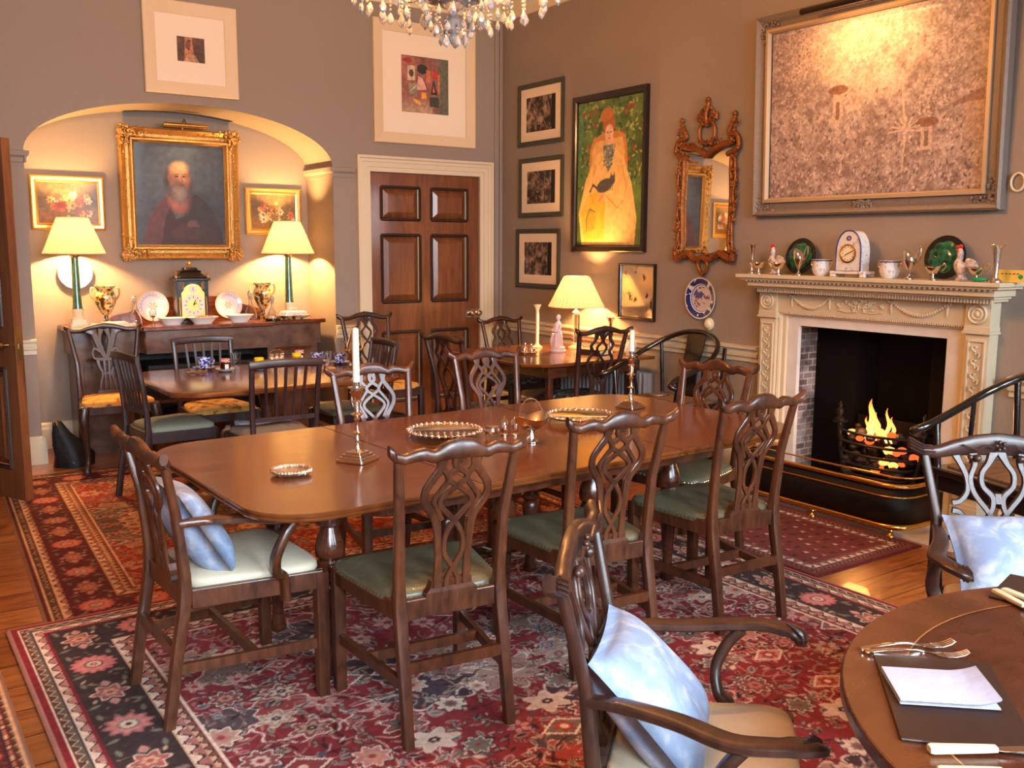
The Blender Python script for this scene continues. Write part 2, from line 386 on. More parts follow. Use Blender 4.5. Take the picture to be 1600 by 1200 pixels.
# ------------------------------------------------------------------ painted grids (colour attribute)
class Canvas:
    """a numpy picture in metres; converted to a fine grid mesh carrying a colour attribute"""
    def __init__(s, w, h, res, bg):
        s.w, s.h, s.res = w, h, res; s.nx, s.ny = int(w/res)+1, int(h/res)+1
        s.X, s.Y = np.meshgrid(np.linspace(0, w, s.nx), np.linspace(0, h, s.ny))
        s.im = np.zeros((s.ny, s.nx, 3)); s.im[:] = np.array(bg)/255
    def win(s, x0, y0, x1, y1):
        i0 = max(0, int(x0/s.res)-1); i1 = min(s.nx, int(x1/s.res)+3); j0 = max(0, int(y0/s.res)-1); j1 = min(s.ny, int(y1/s.res)+3)
        return (slice(j0, j1), slice(i0, i1)) if i1 > i0 and j1 > j0 else None
    def put(s, sl, m, col):
        c = np.array(col)/255; m = m[..., None]
        s.im[sl] = s.im[sl]*(1-m)+c*m
    def mask(s, m, col, a=1.0):
        s.put((slice(None), slice(None)), np.clip(m, 0, 1)*a, col)
    def ell(s, cx, cy, rx, ry, col, ang=0, soft=.12, a=1.0):
        R_ = max(rx, ry)*1.3; sl = s.win(cx-R_, cy-R_, cx+R_, cy+R_)
        if not sl: return
        x, y = s.X[sl]-cx, s.Y[sl]-cy; c, n = math.cos(ang), math.sin(ang)
        u, v = (x*c+y*n)/rx, (-x*n+y*c)/ry; d = np.sqrt(u*u+v*v)
        s.put(sl, np.clip((1+soft/2-d)/soft, 0, 1)*a, col)
    def rosette(s, cx, cy, r, k, cols, ang=0, sq=1.0):
        sl = s.win(cx-r*1.3, cy-r*1.3, cx+r*1.3, cy+r*1.3)
        if not sl: return
        x, y = s.X[sl]-cx, (s.Y[sl]-cy)/sq; d = np.hypot(x, y)/r; th = np.arctan2(y, x)+ang
        for (f, amp, col) in cols:
            e = f*(1+amp*np.cos(k*th)); s.put(sl, np.clip((e-d)/(s.res/r*1.2), 0, 1), col)
    def leaf(s, cx, cy, l, w, ang, col, line=None):
        if line: s.leaf(cx, cy, l*1.18, w*1.45, ang, line)
        sl = s.win(cx-l, cy-l, cx+l, cy+l)
        if not sl: return
        x, y = s.X[sl]-cx, s.Y[sl]-cy; c, n = math.cos(ang), math.sin(ang)
        u, v = (x*c+y*n)/l*2, (-x*n+y*c)/w*2
        d = np.abs(v)-(1-u*u)*(1-.25*u); s.put(sl, np.clip(-d*1.6, 0, 1)*(np.abs(u) < 1), col)
    def line(s, pts, w, col, a=1.0):
        for (x0, y0), (x1, y1) in zip(pts, pts[1:]):
            sl = s.win(min(x0, x1)-w, min(y0, y1)-w, max(x0, x1)+w, max(y0, y1)+w)
            if not sl: continue
            dx, dy = x1-x0, y1-y0; L = dx*dx+dy*dy or 1e-9
            t = np.clip(((s.X[sl]-x0)*dx+(s.Y[sl]-y0)*dy)/L, 0, 1)
            d = np.hypot(s.X[sl]-x0-t*dx, s.Y[sl]-y0-t*dy)
            s.put(sl, np.clip((w/2+s.res*.5-d)/s.res, 0, 1)*a, col)
    def rect(s, x0, y0, x1, y1, col, a=1.0):
        m = ((s.X >= x0) & (s.X <= x1) & (s.Y >= y0) & (s.Y <= y1)).astype(float); s.mask(m, col, a)
    def poly(s, pts, col, a=1.0):
        xs = [p[0] for p in pts]; ys = [p[1] for p in pts]; sl = s.win(min(xs), min(ys), max(xs), max(ys))
        if not sl: return
        X, Y = s.X[sl], s.Y[sl]; ins = np.zeros(X.shape, bool); n = len(pts)
        for i in range(n):
            (x0, y0), (x1, y1) = pts[i], pts[(i+1) % n]
            if y0 == y1: continue
            c = ((y0 > Y) != (y1 > Y)) & (X < (x1-x0)*(Y-y0)/(y1-y0)+x0); ins ^= c
        s.put(sl, ins.astype(float)*a, col)
    def noise(s, f, seed=0, octv=4):
        rs = np.random.RandomState(seed); o = np.zeros(s.X.shape); amp = 1; tot = 0
        for k in range(octv):
            n = max(int(max(s.w, s.h)*f)+3, 4); g = rs.rand(n, n)
            x, y = s.X*f, s.Y*f; i, j = np.floor(x).astype(int) % (n-1), np.floor(y).astype(int) % (n-1)
            u, v = x-np.floor(x), y-np.floor(y); u, v = u*u*(3-2*u), v*v*(3-2*v)
            o += amp*((g[j, i]*(1-u)+g[j, i+1]*u)*(1-v)+(g[j+1, i]*(1-u)+g[j+1, i+1]*u)*v); tot += amp; amp *= .5; f *= 2
        return o/tot
    def grain(s, amt, f=60, seed=1):
        s.im *= (1+(s.noise(f, seed, 2)-.5)[..., None]*amt)
    def build(s, name, mat, fmap, parent=None, zfun=None):
        """fmap: 4x4 matrix taking (x, y, 0) of the picture into place"""
        P = np.stack([s.X.ravel(), s.Y.ravel(), (zfun(s.X, s.Y) if zfun else np.zeros(s.X.shape)).ravel(), np.ones(s.X.size)], 1)
        P = (P @ np.array(fmap).T)[:, :3]
        idx = np.arange(s.nx*s.ny).reshape(s.ny, s.nx)
        F_ = np.stack([idx[:-1, :-1], idx[:-1, 1:], idx[1:, 1:], idx[1:, :-1]], -1).reshape(-1, 4)
        me = bpy.data.meshes.new(name); me.vertices.add(len(P)); me.vertices.foreach_set('co', P.astype(np.float32).ravel())
        me.loops.add(F_.size); me.loops.foreach_set('vertex_index', F_.astype(np.int32).ravel())
        me.polygons.add(len(F_)); me.polygons.foreach_set('loop_start', (np.arange(len(F_))*4).astype(np.int32))
        try: me.polygons.foreach_set('loop_total', np.full(len(F_), 4, np.int32))
        except Exception: pass
        me.update(calc_edges=True); me.validate()
        ca = me.color_attributes.new('paint', 'FLOAT_COLOR', 'POINT')
        c = np.clip(s.im, 0, 1); c = np.where(c <= .04045, c/12.92, ((c+.055)/1.055)**2.4)
        c = np.concatenate([c.reshape(-1, 3), np.ones((c.shape[0]*c.shape[1], 1))], 1)
        ca.data.foreach_set('color', c.astype(np.float32).ravel())
        me.materials.append(mat); me.polygons.foreach_set('use_smooth', [True]*len(me.polygons))
        o = bpy.data.objects.new(name, me); COL.objects.link(o)
        if parent: o.parent = parent
        return o
def on_y(x0, z0, y):      # picture on a wall facing -Y: x to the right, y of picture up
    return Matrix(((1, 0, 0, x0), (0, 0, -1, y), (0, 1, 0, z0), (0, 0, 0, 1)))
def on_x(y0, z0, x):      # picture on a wall facing -X: seen left edge is the larger Y
    return Matrix(((0, 0, -1, x), (-1, 0, 0, y0), (0, 1, 0, z0), (0, 0, 0, 1)))
# ================================================================== ROOM SHELL
XW, YW, YA = 4.94, 7.33, 7.87      # right wall plane, end wall plane, back of the alcove
XL, YB, ZC = -1.0, -1.8, 3.68
AX0, AX1, AS, AR = 1.028, 3.283, 2.163, .40   # alcove opening, springing height, rise
def archz(x):
    t = (x-(AX0+AX1)/2)/((AX1-AX0)/2); return AS+AR*math.sqrt(max(0, 1-t*t))
def mask_wall():
    b = MB()
    q = lambda x0, x1, z0, z1: b.add([(x0, YW, z0), (x1, YW, z0), (x1, YW, z1), (x0, YW, z1)], [(0, 1, 2, 3)])
    q(XL, -.78, 0, ZC); q(-.78, .30, 2.15, ZC); q(.30, AX0, 0, ZC)
    n = 48; xs = [(AX0+AX1)/2-(AX1-AX0)/2*math.cos(PI*i/n) for i in range(n+1)]
    for a, c in zip(xs, xs[1:]):
        b.add([(a, YW, archz(a)), (c, YW, archz(c)), (c, YW, ZC), (a, YW, ZC)], [(0, 1, 2, 3)])
        b.add([(a, YW, archz(a)), (c, YW, archz(c)), (c, YA, archz(c)), (a, YA, archz(a))], [(0, 1, 2, 3)])   # soffit
    for x in (AX0, AX1): b.add([(x, YW, 0), (x, YA, 0), (x, YA, AS), (x, YW, AS)], [(0, 1, 2, 3)])
    b.add([(AX0-.1, YA, 0), (AX1+.1, YA, 0), (AX1+.1, YA, 2.7), (AX0-.1, YA, 2.7)], [(0, 1, 2, 3)])
    q(AX1, 3.61, 0, ZC); q(3.61, 4.69, 2.147, ZC); q(4.69, XW, 0, ZC)
    for x in (3.61, 4.69): b.add([(x, YW, 0), (x, YW+.09, 0), (x, YW+.09, 2.147), (x, YW, 2.147)], [(0, 1, 2, 3)])
    b.add([(3.61, YW, 2.147), (4.69, YW, 2.147), (4.69, YW+.09, 2.147), (3.61, YW+.09, 2.147)], [(0, 1, 2, 3)])
    # lobby seen only through the left-hand doorway
    b.box(-1.0, .6, YW+.02, YW+1.6, -.01, 2.6)
    return b
wb = mask_wall()
wb.f = wb.f[:-6]+[f for f in wb.f[-6:] if not all(abs(wb.v[i][1]-(YW+.02)) < 1e-6 for i in f)]
struct('wall_back', wb, M['wall'], smoothed=False)
FC, FH = 3.43, .51   # centre and half width of the fire opening
b = MB()
def qx(b, y0, y1, z0, z1, x=XW): b.add([(x, y0, z0), (x, y1, z0), (x, y1, z1), (x, y0, z1)], [(0, 1, 2, 3)])
qx(b, YB, FC-FH, 0, ZC); qx(b, FC+FH, YW, 0, ZC); qx(b, FC-FH, FC+FH, 1.06, ZC)
struct('wall_right', b, M['wall'], smoothed=False)
b = MB(); b.box(XL-.1, XL, YB, YW+1.6, 0, ZC); struct('wall_left', b, M['wall'], smoothed=False)
b = MB()
WX = [(-.75, .45), (1.15, 2.35), (3.05, 4.25)]
xs = [XL]+[v for w in WX for v in w]+[XW]
for i in range(0, len(xs), 2): b.box(xs[i], xs[i+1], YB-.25, YB, 0, ZC)
for x0, x1 in WX: b.box(x0, x1, YB-.25, YB, 0, .55); b.box(x0, x1, YB-.25, YB, 3.05, ZC)
struct('wall_front', b, M['wall'], smoothed=False)
for i, (x0, x1) in enumerate(WX):
    w = thing(f'window_{i+1}', None, None); w['kind'] = 'structure'
    f = MB(); y0, y1 = YB-.16, YB-.10
    for a, c in ((x0, x0+.06), (x1-.06, x1)): f.box(a, c, y0, y1, .55, 3.05)
    for a, c in ((.55, .63), (1.77, 1.83), (2.98, 3.05)): f.box(x0, x1, y0, y1, a, c)
    for k in (1, 2): xx = x0+(x1-x0)*k/3; f.box(xx-.012, xx+.012, y0+.01, y1-.01, .6, 3.0)
    for z in (1.2, 2.4): f.box(x0, x1, y0+.01, y1-.01, z-.012, z+.012)
    f.build('window_frame', M['cream'], w)
    g = MB(); g.box(x0+.03, x1-.03, YB-.135, YB-.13, .58, 3.02); g.build('glass', M['glass'], w)
    s = MB(); s.box(x0-.05, x1+.05, YB-.1, YB+.04, .50, .55); s.build('window_sill', M['cream'], w)
b = MB(); b.box(XL-.1, XW+.6, YB-.3, YW+1.7, -.1, 0); fl = struct('floor', b, M['floor'], smoothed=False)
b = MB(); b.box(XL-.1, XW+.1, YB-.1, YW+.1, ZC, ZC+.1); struct('ceiling', b, M['ceil'], smoothed=False)
# cornice
b = MB()
prof = [(.0, 3.50), (.02, 3.50), (.03, 3.53), (.035, 3.56), (.07, 3.60), (.10, 3.62), (.14, 3.63), (.15, 3.68), (0, 3.68)]
def crn(b, p0, p1, nrm, prof):
    b.loft([[V((p[0]+nrm[0]*d, p[1]+nrm[1]*d, z)) for d, z in prof] for p in (p0, p1)])
crn(b, (XL, YW), (XW, YW), (0, -1), prof); crn(b, (XW, YB), (XW, YW), (-1, 0), prof); crn(b, (XL, YB), (XL, YW), (1, 0), prof)
struct('trim_1', b, M['cream'], ang=20)
# dado rails
dp = [(0, .775), (.012, .78), (.012, .81), (.03, .815), (.034, .835), (.02, .84), (.024, .862), (.048, .868), (.05, .884), (0, .888)]
b = MB(); crn(b, (XW, 4.26), (XW, YW), (-1, 0), dp); crn(b, (XW, YB), (XW, 2.58), (-1, 0), dp); crn(b, (4.83, YW), (XW, YW), (0, -1), dp)
crn(b, (.42, YW), (AX0, YW), (0, -1), dp); crn(b, (AX1, YW), (3.47, YW), (0, -1), dp)
struct('trim_2', b, M['cream'], ang=20)
# skirtings
sk = [(0, 0), (.025, 0), (.025, .15), (.016, .165), (.016, .185), (0, .20)]
b = MB(); crn(b, (.42, YW), (AX0+.0, YW), (0, -1), sk); crn(b, (AX1, YW), (3.47, YW), (0, -1), sk); crn(b, (AX0, YA), (AX1, YA), (0, -1), sk)
crn(b, (AX0, YW-.025), (AX0, YA), (1, 0), sk); crn(b, (AX1, YW-.025), (AX1, YA), (-1, 0), sk); crn(b, (4.83, YW), (XW, YW), (0, -1), sk)
struct('baseboard_back', b, M['cream'], ang=20)
b = MB(); crn(b, (XW, 4.26), (XW, YW), (-1, 0), sk); crn(b, (XW, YB), (XW, 2.58), (-1, 0), sk); struct('baseboard_right', b, M['cream'], ang=20)
# impost bands at the springing of the arch, painted like the wall
im = [(0, 2.09), (.012, 2.09), (.012, 2.12), (.03, 2.135), (.035, 2.165), (0, 2.17)]
b = MB(); crn(b, (.42, YW), (AX0, YW), (0, -1), im); crn(b, (AX1, YW), (3.47, YW), (0, -1), im)
crn(b, (AX0, YW-.03), (AX0, YA), (1, 0), im); crn(b, (AX1, YW-.03), (AX1, YA), (-1, 0), im)
struct('trim_3', b, M['wall'], ang=20)
b = MB(); b.box(4.85, 4.87, YW-.012, YW, .2, 3.5); b.box(4.90, 4.915, YW-.018, YW, .2, 3.5); struct('trim_4', b, M['wall'])

# ---- panelled doors
def panel_door(name, W, H, root, leaf_wood, mirror=False):
    """leaf in the local XZ plane, x 0..W, front face towards -Y (local), thickness .05"""
    st, mu = .115, .115; pw = (W-2*st-mu)/2
    rows = [(.20, .80), (1.06, 1.63), (1.76, 2.03)]
    b = MB(); T = .05
    for y0, y1, side in ((0, T, 1),):
        for a, c in ((0, st), (st+pw, st+pw+mu), (W-st, W)): b.box(a, c, y0, y1, 0, H)
        zz = [0]+[v for r in rows for v in r]+[H]
        for i in range(0, len(zz), 2):
            for a in (st, st+pw+mu): b.box(a, a+pw, y0, y1, zz[i], zz[i+1])
    b.build('door_leaf', leaf_wood, root, smoothed=False)
    for a in (st, st+pw+mu):
        for z0, z1 in rows:
            p = MB(); x0, x1 = a, a+pw
            def rr(i, y): return [V((x0+i, y, z0+i)), V((x1-i, y, z0+i)), V((x1-i, y, z1-i)), V((x0+i, y, z1-i))]
            p.loft([rr(.012, .02), rr(.06, -.006), rr(.064, -.006), rr(.068, -.003)])
            po = p.build('door_panel', leaf_wood, root, smoothed=False)
            m = MB(); w = .014
            for q0, q1 in (((x0, z0), (x1, z0)), ((x1, z0), (x1, z1)), ((x1, z1), (x0, z1)), ((x0, z1), (x0, z0))):
                m.tube([(q0[0], -.001, q0[1]), (q1[0], -.001, q1[1])], w, 6)
            n = int((z1-z0)/.012)
            for k in range(n):
                for xx in (x0+.0, x1-.0): m.ball((xx, -.012, z0+(k+.5)*(z1-z0)/n), .006, 6, 4)
            m.build('door_moulding', M['door_groove'], po)
d1 = thing('door_1', None, None, (3.61, YW+.02, 0)); d1['kind'] = 'structure'
panel_door('door_1', 1.08, 2.145, d1, M['door'])
b = MB()
for x in (.985, 1.055):
    b.lathe([(.0, -.02), (.012, -.02), (.012, -.035), (.03, -.045), (.033, -.06), (.024, -.075), (0, -.08)], 14, (x, 0, .94), axis='y')
b.box(.955, 1.075, -.022, 0, .90, .98)
b.build('door_knob', M['silver'], d1)
b = MB()
for z in (.35, 1.95): b.box(-.012, .012, -.022, 0, z-.07, z+.07); b.tube([(0, -.026, z-.08), (0, -.026, z+.08)], .009, 8)
b.build('hinge', M['old_brass'], d1)
# architraves
def architrave(name, x0, x1, zt, w=.127, y=YW):
    b = MB(); pr = [(0, 0), (0, -.018), (.035, -.018), (.037, -.026), (.075, -.026), (.078, -.034), (.10, -.034), (.108, -.048), (w, -.048), (w, 0)]
    rs = []
    for (px, pz, sx, sz) in ((x0, 0, -1, 0), (x0, zt, -1, 1), (x1, zt, 1, 1), (x1, 0, 1, 0)):
        rs.append([V((px+sx*d, y+e, pz+sz*d)) for d, e in pr])
    b.loft(rs); return struct(name, b, M['cream'], ang=15)
architrave('trim_5', 3.61, 4.69, 2.150)
architrave('trim_6', -.78, .30, 2.155)
# the open door at the left, hinged on the end wall
d2 = thing('door_2', None, None, (.31, 7.26, 0)); d2['kind'] = 'structure'
dx, dy = .775-.31, 6.24-7.26; d2.rotation_euler = (0, 0, math.atan2(dy, dx))
panel_door('door_2', 1.10, 2.145, d2, M['door'])
b = MB(); b.box(1.098, 1.104, .008, .042, .86, 1.06); b.box(1.10, 1.112, .018, .032, .93, .96)
b.build('lock_plate', M['old_brass'], d2)
b = MB(); b.lathe([(0, 0), (.014, 0), (.012, -.03), (.028, -.045), (.028, -.065), (0, -.075)], 14, (1.03, -.004, .95), axis='y'); b.build('door_knob', M['old_brass'], d2)
# white pipe elbow on the wall beside the tapestry (a wall ring)
b = MB(); b.tube([(XW-.012, 2.62+.035*math.cos(a), 1.879+.045*math.sin(a)) for a in [2*PI*k/20 for k in range(21)]], .006, 8, cap=False)
tag(b.build('wall_ring', M['cream']), 'small pale ring fixed to the wall right of the tapestry', 'wall hook')

# ================================================================== RUGS
WR = (126, 34, 38); NV = (62, 48, 46); BR = (84, 56, 46); CR = (206, 176, 152); PK = (196, 116, 108); SG = (112, 110, 94); RS = (162, 66, 62); TL = (74, 92, 98); SA = (186, 146, 112)
def border_motifs(c, x0, y0, x1, y1, horiz, sp, r, seed):
    """rosettes and palmettes along the centre line of a border band"""
    rnd = random.Random(seed); L = (x1-x0) if horiz else (y1-y0); n = max(1, round(L/sp)); 
    for k in range(n):
        t = (k+.5)*L/n; cx, cy = ((x0+t, (y0+y1)/2) if horiz else ((x0+x1)/2, y0+t))
        kind = k % 4
        for sgn in (-1, 1):
            for off in (-.36, .36):
                lx, ly = (off*sp, sgn*r*.95) if horiz else (sgn*r*.95, off*sp)
                c.leaf(cx+lx, cy+ly, r*.85, r*.36, math.atan2(ly, lx)+sgn*.5, SG, None)
        if kind == 0:
            c.rosette(cx, cy, r*1.1, 14, [(1, .08, (186, 92, 88)), (.84, .10, PK), (.45, .0, NV), (.38, .05, CR), (.2, 0, RS), (.1, 0, CR)])
        elif kind == 2:
            c.rosette(cx, cy, r*1.05, 10, [(1, .12, (150, 90, 84)), (.84, .14, PK), (.5, 0, SG), (.4, .05, CR), (.18, 0, NV)])
        else:
            c.rosette(cx, cy, r*.8, 6, [(1, .22, CR), (.86, .24, (154, 84, 78)), (.5, .15, SA), (.25, 0, RS)])
            for sgn in (-1, 1):
                lx, ly = (sgn*r*1.1, 0) if horiz else (0, sgn*r*1.1)
                c.leaf(cx+lx, cy+ly, r*.7, r*.4, math.atan2(ly, lx), PK, CR)
                lx, ly = (sgn*r*.7, r*.8*sgn) if horiz else (r*.8*sgn, sgn*r*.7)
                c.leaf(cx+lx, cy+ly, r*.55, r*.3, 1.2, SA)
def zigzag(c, d, s, d0, d1, p, bg, fg, fill):
    """meander in the band d0..d1 (distance from the edge), s runs along the edge"""
    m = (d >= d0) & (d < d1); c.mask(m.astype(float), bg)
    t = (d-d0)/(d1-d0); z = .5+.32*np.sin(2*PI*s/p)
    c.mask((m & (t > z+.12)).astype(float), fill); c.mask((m & (np.abs(t-z) < .10)).astype(float), fg)
def persian(w, h, res, field, seed, bw=.40, navy=NV, density=1.0, guard=WR):
    c = Canvas(w, h, res, field); rnd = random.Random(seed)
    d = np.minimum(np.minimum(c.X, w-c.X), np.minimum(c.Y, h-c.Y))
    s = np.where(np.minimum(c.X, w-c.X) < np.minimum(c.Y, h-c.Y), c.Y, c.X)
    # field : mirrored vines, serrated palmettes and rosettes, closely packed
    fw, fh = w-2*bw, h-2*bw; cx0, cy0 = w/2, h/2
    pal = [(176, 112, 106), (196, 168, 148), (168, 132, 108), (104, 98, 90), (128, 66, 64), (78, 84, 98), (52, 38, 42), (150, 96, 84), (134, 118, 104)]
    light = (204, 180, 162); dark = (54, 32, 36)
    def quad(px, py, fn):
        for sx in (1, -1):
            for sy in (1, -1): fn(cx0+sx*px, cy0+sy*py, sx, sy)
    # broad arabesque patches
    for k in range(int(fw*fh*3.2*density)):
        px, py = rnd.uniform(0, fw/2), rnd.uniform(0, fh/2); rr = rnd.uniform(.09, .17); a = rnd.uniform(0, PI); q = rnd.choice([field, (84, 66, 68), (120, 96, 88), (150, 60, 58), (70, 52, 60), (156, 122, 108)]); kk = rnd.choice((5, 6, 8)); am = rnd.uniform(.1, .3)
        quad(px, py, lambda X, Y, sx, sy: c.rosette(X, Y, rr, kk, [(1, am, light), (.93, am, q)], ang=a*sx*sy, sq=.75))
    for k in range(int(fw*fh*34*density)):
        px, py = rnd.uniform(0, fw/2), rnd.uniform(0, fh/2); a = rnd.uniform(0, 2*PI); L = rnd.uniform(.02, .035); cv = rnd.uniform(-.7, .7); lc = rnd.choice([light, (176, 120, 110), dark, (140, 112, 98)]); ww = rnd.uniform(.004, .009)
        pts = [(0, 0)]; q = a
        for j in range(5): pts.append((pts[-1][0]+L*math.cos(q), pts[-1][1]+L*math.sin(q))); q += cv
        quad(px, py, lambda X, Y, sx, sy: c.line([(X+sx*u, Y+sy*v) for u, v in pts], ww, lc, .9))
    for k in range(int(fw*fh*170*density)):
        px, py = rnd.uniform(0, fw/2), rnd.uniform(0, fh/2); l = rnd.uniform(.022, .062); a = rnd.uniform(0, PI); col = rnd.choice(pal); ln = (light if sum(col) < 330 else dark) if rnd.random() < .6 else None; f = rnd.uniform(.3, .55)
        quad(px, py, lambda X, Y, sx, sy: c.leaf(X, Y, l, l*f, a*sx*sy, col, ln))
    n = 0; done = []
    while n < 4000 and len(done) < int(fw*fh*7.5*density):
        n += 1; px, py = rnd.uniform(0, fw/2), rnd.uniform(0, fh/2)
        if any((px-x)**2+(py-y)**2 < .14**2 for x, y in done): continue
        done.append((px, py)); rr = rnd.uniform(.036, .066); kind = rnd.randrange(5); a = rnd.uniform(0, PI); col, c2 = rnd.choice(pal[:6]), rnd.choice(pal[:4]); rd = (150, 52, 52)
        def fn(X, Y, sx, sy):
            if kind < 2: c.rosette(X, Y, rr, 8, [(1.1, .14, dark), (1, .16, light), (.86, .18, col), (.5, .1, c2), (.25, 0, rd)], ang=a)
            elif kind == 2: c.rosette(X, Y, rr*1.25, 6, [(1, .24, light), (.88, .26, col), (.6, .3, c2), (.3, .1, dark), (.14, 0, light)], ang=a*sx*sy, sq=.8)
            elif kind == 3:
                for k in range(6): c.leaf(X+math.cos(k*1.047)*rr*.75, Y+math.sin(k*1.047)*rr*.75, rr*.95, rr*.5, k*1.047, col, light)
                c.ell(X, Y, rr*.3, rr*.3, rd)
            else:
                c.poly([(X-rr*1.5, Y), (X, Y+rr), (X+rr*1.5, Y), (X, Y-rr)], light); c.poly([(X-rr*1.25, Y), (X, Y+rr*.82), (X+rr*1.25, Y), (X, Y-rr*.82)], col); c.rosette(X, Y, rr*.6, 6, [(1, .2, rd), (.5, 0, light)])
        quad(px, py, fn)
    # borders from the edge inwards
    c.mask((d < bw).astype(float), navy)
    b0, b1 = bw*.30, bw*.78
    for k in range(int((w+h)*2*42*density)):
        u = rnd.uniform(0, 2*(w+h)); v = rnd.uniform(b0+.01, b1-.01); X, Y = (u, v) if u < w else (u-w, h-v) if u < 2*w else (v, u-2*w) if u < 2*w+h else (w-v, u-2*w-h); l = rnd.uniform(.02, .05); c.leaf(X, Y, l, l*.45, rnd.uniform(0, PI), rnd.choice([(96, 94, 80), (132, 110, 92), (156, 92, 84), (84, 60, 54), (178, 150, 128)]))
    for hz, (x0, y0, x1, y1) in ((1, (b1, b0, w-b1, b1)), (1, (b1, h-b1, w-b1, h-b0)), (0, (b0, b0, b1, h-b0)), (0, (w-b1, b0, w-b0, h-b0))):
        border_motifs(c, x0, y0, x1, y1, hz, bw*.62, (b1-b0)*.36, seed)
    c.mask((d < bw*.09).astype(float), guard); c.mask(((d > bw*.09) & (d < bw*.11)).astype(float), CR)
    zigzag(c, d, s, bw*.11, bw*.18, .05, BR, SA, (96, 86, 74)); c.mask(((d > bw*.18) & (d < bw*.20)).astype(float), navy)
    zigzag(c, d, s, bw*.20, bw*.29, .075, CR, BR, (170, 110, 100)); c.mask(((d > bw*.29) & (d < bw*.305)).astype(float), guard)
    c.mask(((d > bw*.775) & (d < bw*.79)).astype(float), SA)
    zigzag(c, d, s, bw*.79, bw*.90, .07, CR, NV, (160, 96, 88)); zigzag(c, d, s, bw*.90, bw*.97, .045, SA, navy, (120, 66, 60)); c.mask(((d > bw*.97) & (d < bw)).astype(float), CR)
    c.im *= (1+(c.noise(2.2, seed, 3)-.5)[..., None]*.35); c.grain(.22, 70, seed)
    g = c.im.mean(2, keepdims=True); c.im = g+(c.im-g)*.84
    ed = d < .012; c.mask(ed.astype(float), (176, 150, 128), .6)
    return c
def lay(c, name, x, y, z, rot, label, thick=.008):
    a = math.radians(rot); T = Matrix.Translation((x, y, z)) @ Matrix.Rotation(a, 4, 'Z')
    e = lambda X, Y: np.where((X < c.res*.6) | (X > c.w-c.res*.6) | (Y < c.res*.6) | (Y > c.h-c.res*.6), 0, thick)
    return tag(c.build(name, M['rugmat'], T, zfun=e), label, 'rug')
c = persian(3.22, 4.0, .0058, (130, 42, 46), 11, .42); c.im = np.clip(c.im*1.12, 0, 1)
lay(c, 'persian_rug', .40, .14, .008, 0, 'large red Persian rug with a dark floral border, under the long table and nearest chairs')
c = persian(2.95, 2.95, .009, (150, 48, 34), 5, .40, (92, 36, 40), 1.0, (92, 40, 36)); c.im = np.clip(c.im*1.0*np.array([1.02, .90, .76]), 0, 1)
lay(c, 'persian_rug', .535, 4.02, .0, -3.0, 'orange-red Persian rug reaching from the alcove to the dark-bordered rug')
c = persian(.98, 5.9,   .010, (150, 58, 38), 9, .20, (96, 38, 40), .6, (60, 40, 60)); c.im = np.clip(c.im*np.array([1.1, .95, .8]), 0, 1)
lay(c, 'runner_rug', -.64, -1.45, .0, 0, 'narrow worn red runner at the bottom left corner beside the bare boards')
# hearth rug: dark red field of small sprigs, pale striped end
c = Canvas(1.42, .86, .006, (112, 58, 52)); d = np.minimum(np.minimum(c.X, 1.42-c.X), np.minimum(c.Y, .86-c.Y)); s = np.where(np.minimum(c.X, 1.42-c.X) < np.minimum(c.Y, .86-c.Y), c.Y, c.X)
for i in range(14):
    for j in range(8):
        X, Y = .19+i*.08, .17+j*.078+.039*(i % 2); cc = [(204, 176, 158), (70, 44, 48), (176, 110, 94)][(i+j) % 3]
        c.leaf(X, Y, .045, .018, .8, cc); c.leaf(X, Y, .045, .018, -.8, cc); c.ell(X, Y+.02, .008, .008, (60, 30, 36))
zigzag(c, d, s, .0, .02, .05, (90, 32, 34), (60, 30, 34), (100, 44, 40)); zigzag(c, d, s, .05, .075, .03, (70, 44, 44), (180, 140, 120), (90, 50, 46)); zigzag(c, d, s, .085, .135, .055, (206, 190, 172), (62, 42, 46), (140, 84, 76))
c.grain(.25, 80, 3)
T = Matrix.Translation((4.50, 2.74, .001)) @ Matrix.Rotation(PI/2, 4, 'Z')
e = lambda X, Y: np.where((X < .004) | (X > 1.416) | (Y < .004) | (Y > .856), 0, .007)
tag(c.build('hearth_rug', M['rugmat'], T, zfun=e), 'small dark red hearth rug with a pale zigzag border in front of the fender', 'rug')
# ================================================================== CHAIRS
def yb(z, lean=1.0):
    return interp([(0, -.285), (.2, -.255), (.42, -.215), (.5, -.215), (.7, -.235), (.95, -.235-.055*lean), (1.1, -.32)], z)
CREST = {'serp': ([(0, .010), (.2, .006), (.34, -.006), (.40, -.010), (.5, .001), (.62, -.001), (.78, -.010), (.9, .0), (1, .020)],
                  [(0, .032), (.2, .030), (.34, .020), (.42, .021), (.6, .020), (.78, .017), (.9, .018), (1, .024)]),
         'yoke': ([(0, .018), (.3, .008), (.6, -.012), (.8, -.012), (.93, .002), (1, .014)], [(0, .022), (.3, .02), (.6, .016), (.8, .016), (.93, .02), (1, .019)]),
         'fancy': ([(0, .020), (.25, .016), (.5, .004), (.7, -.012), (.86, -.006), (1, .022)], [(0, .042), (.25, .038), (.5, .03), (.7, .023), (.86, .022), (1, .027)])}
def crest_rail(b, hw, zc, style, yfun, th=.017):
    C, Hh = CREST[style]; rings = []; n = 36
    for i in range(n+1):
        t = -1+2*i/n; x = t*hw; z = zc+interp(C, abs(t)); h = interp(Hh, abs(t))
        y = yfun(z)-.012*(1-t*t)-(.010 if abs(t) > .93 else 0); e = .75 if i in (0, n) else 1
        c = V((x, y, z)); rings.append(ring(c, V((0, 1, 0)), V((0, 0, 1)), th*e, h*e, 14, 2.6))
    b.loft(rings)
def mirr(p): return [(-u, v, w) for u, v, w in p]
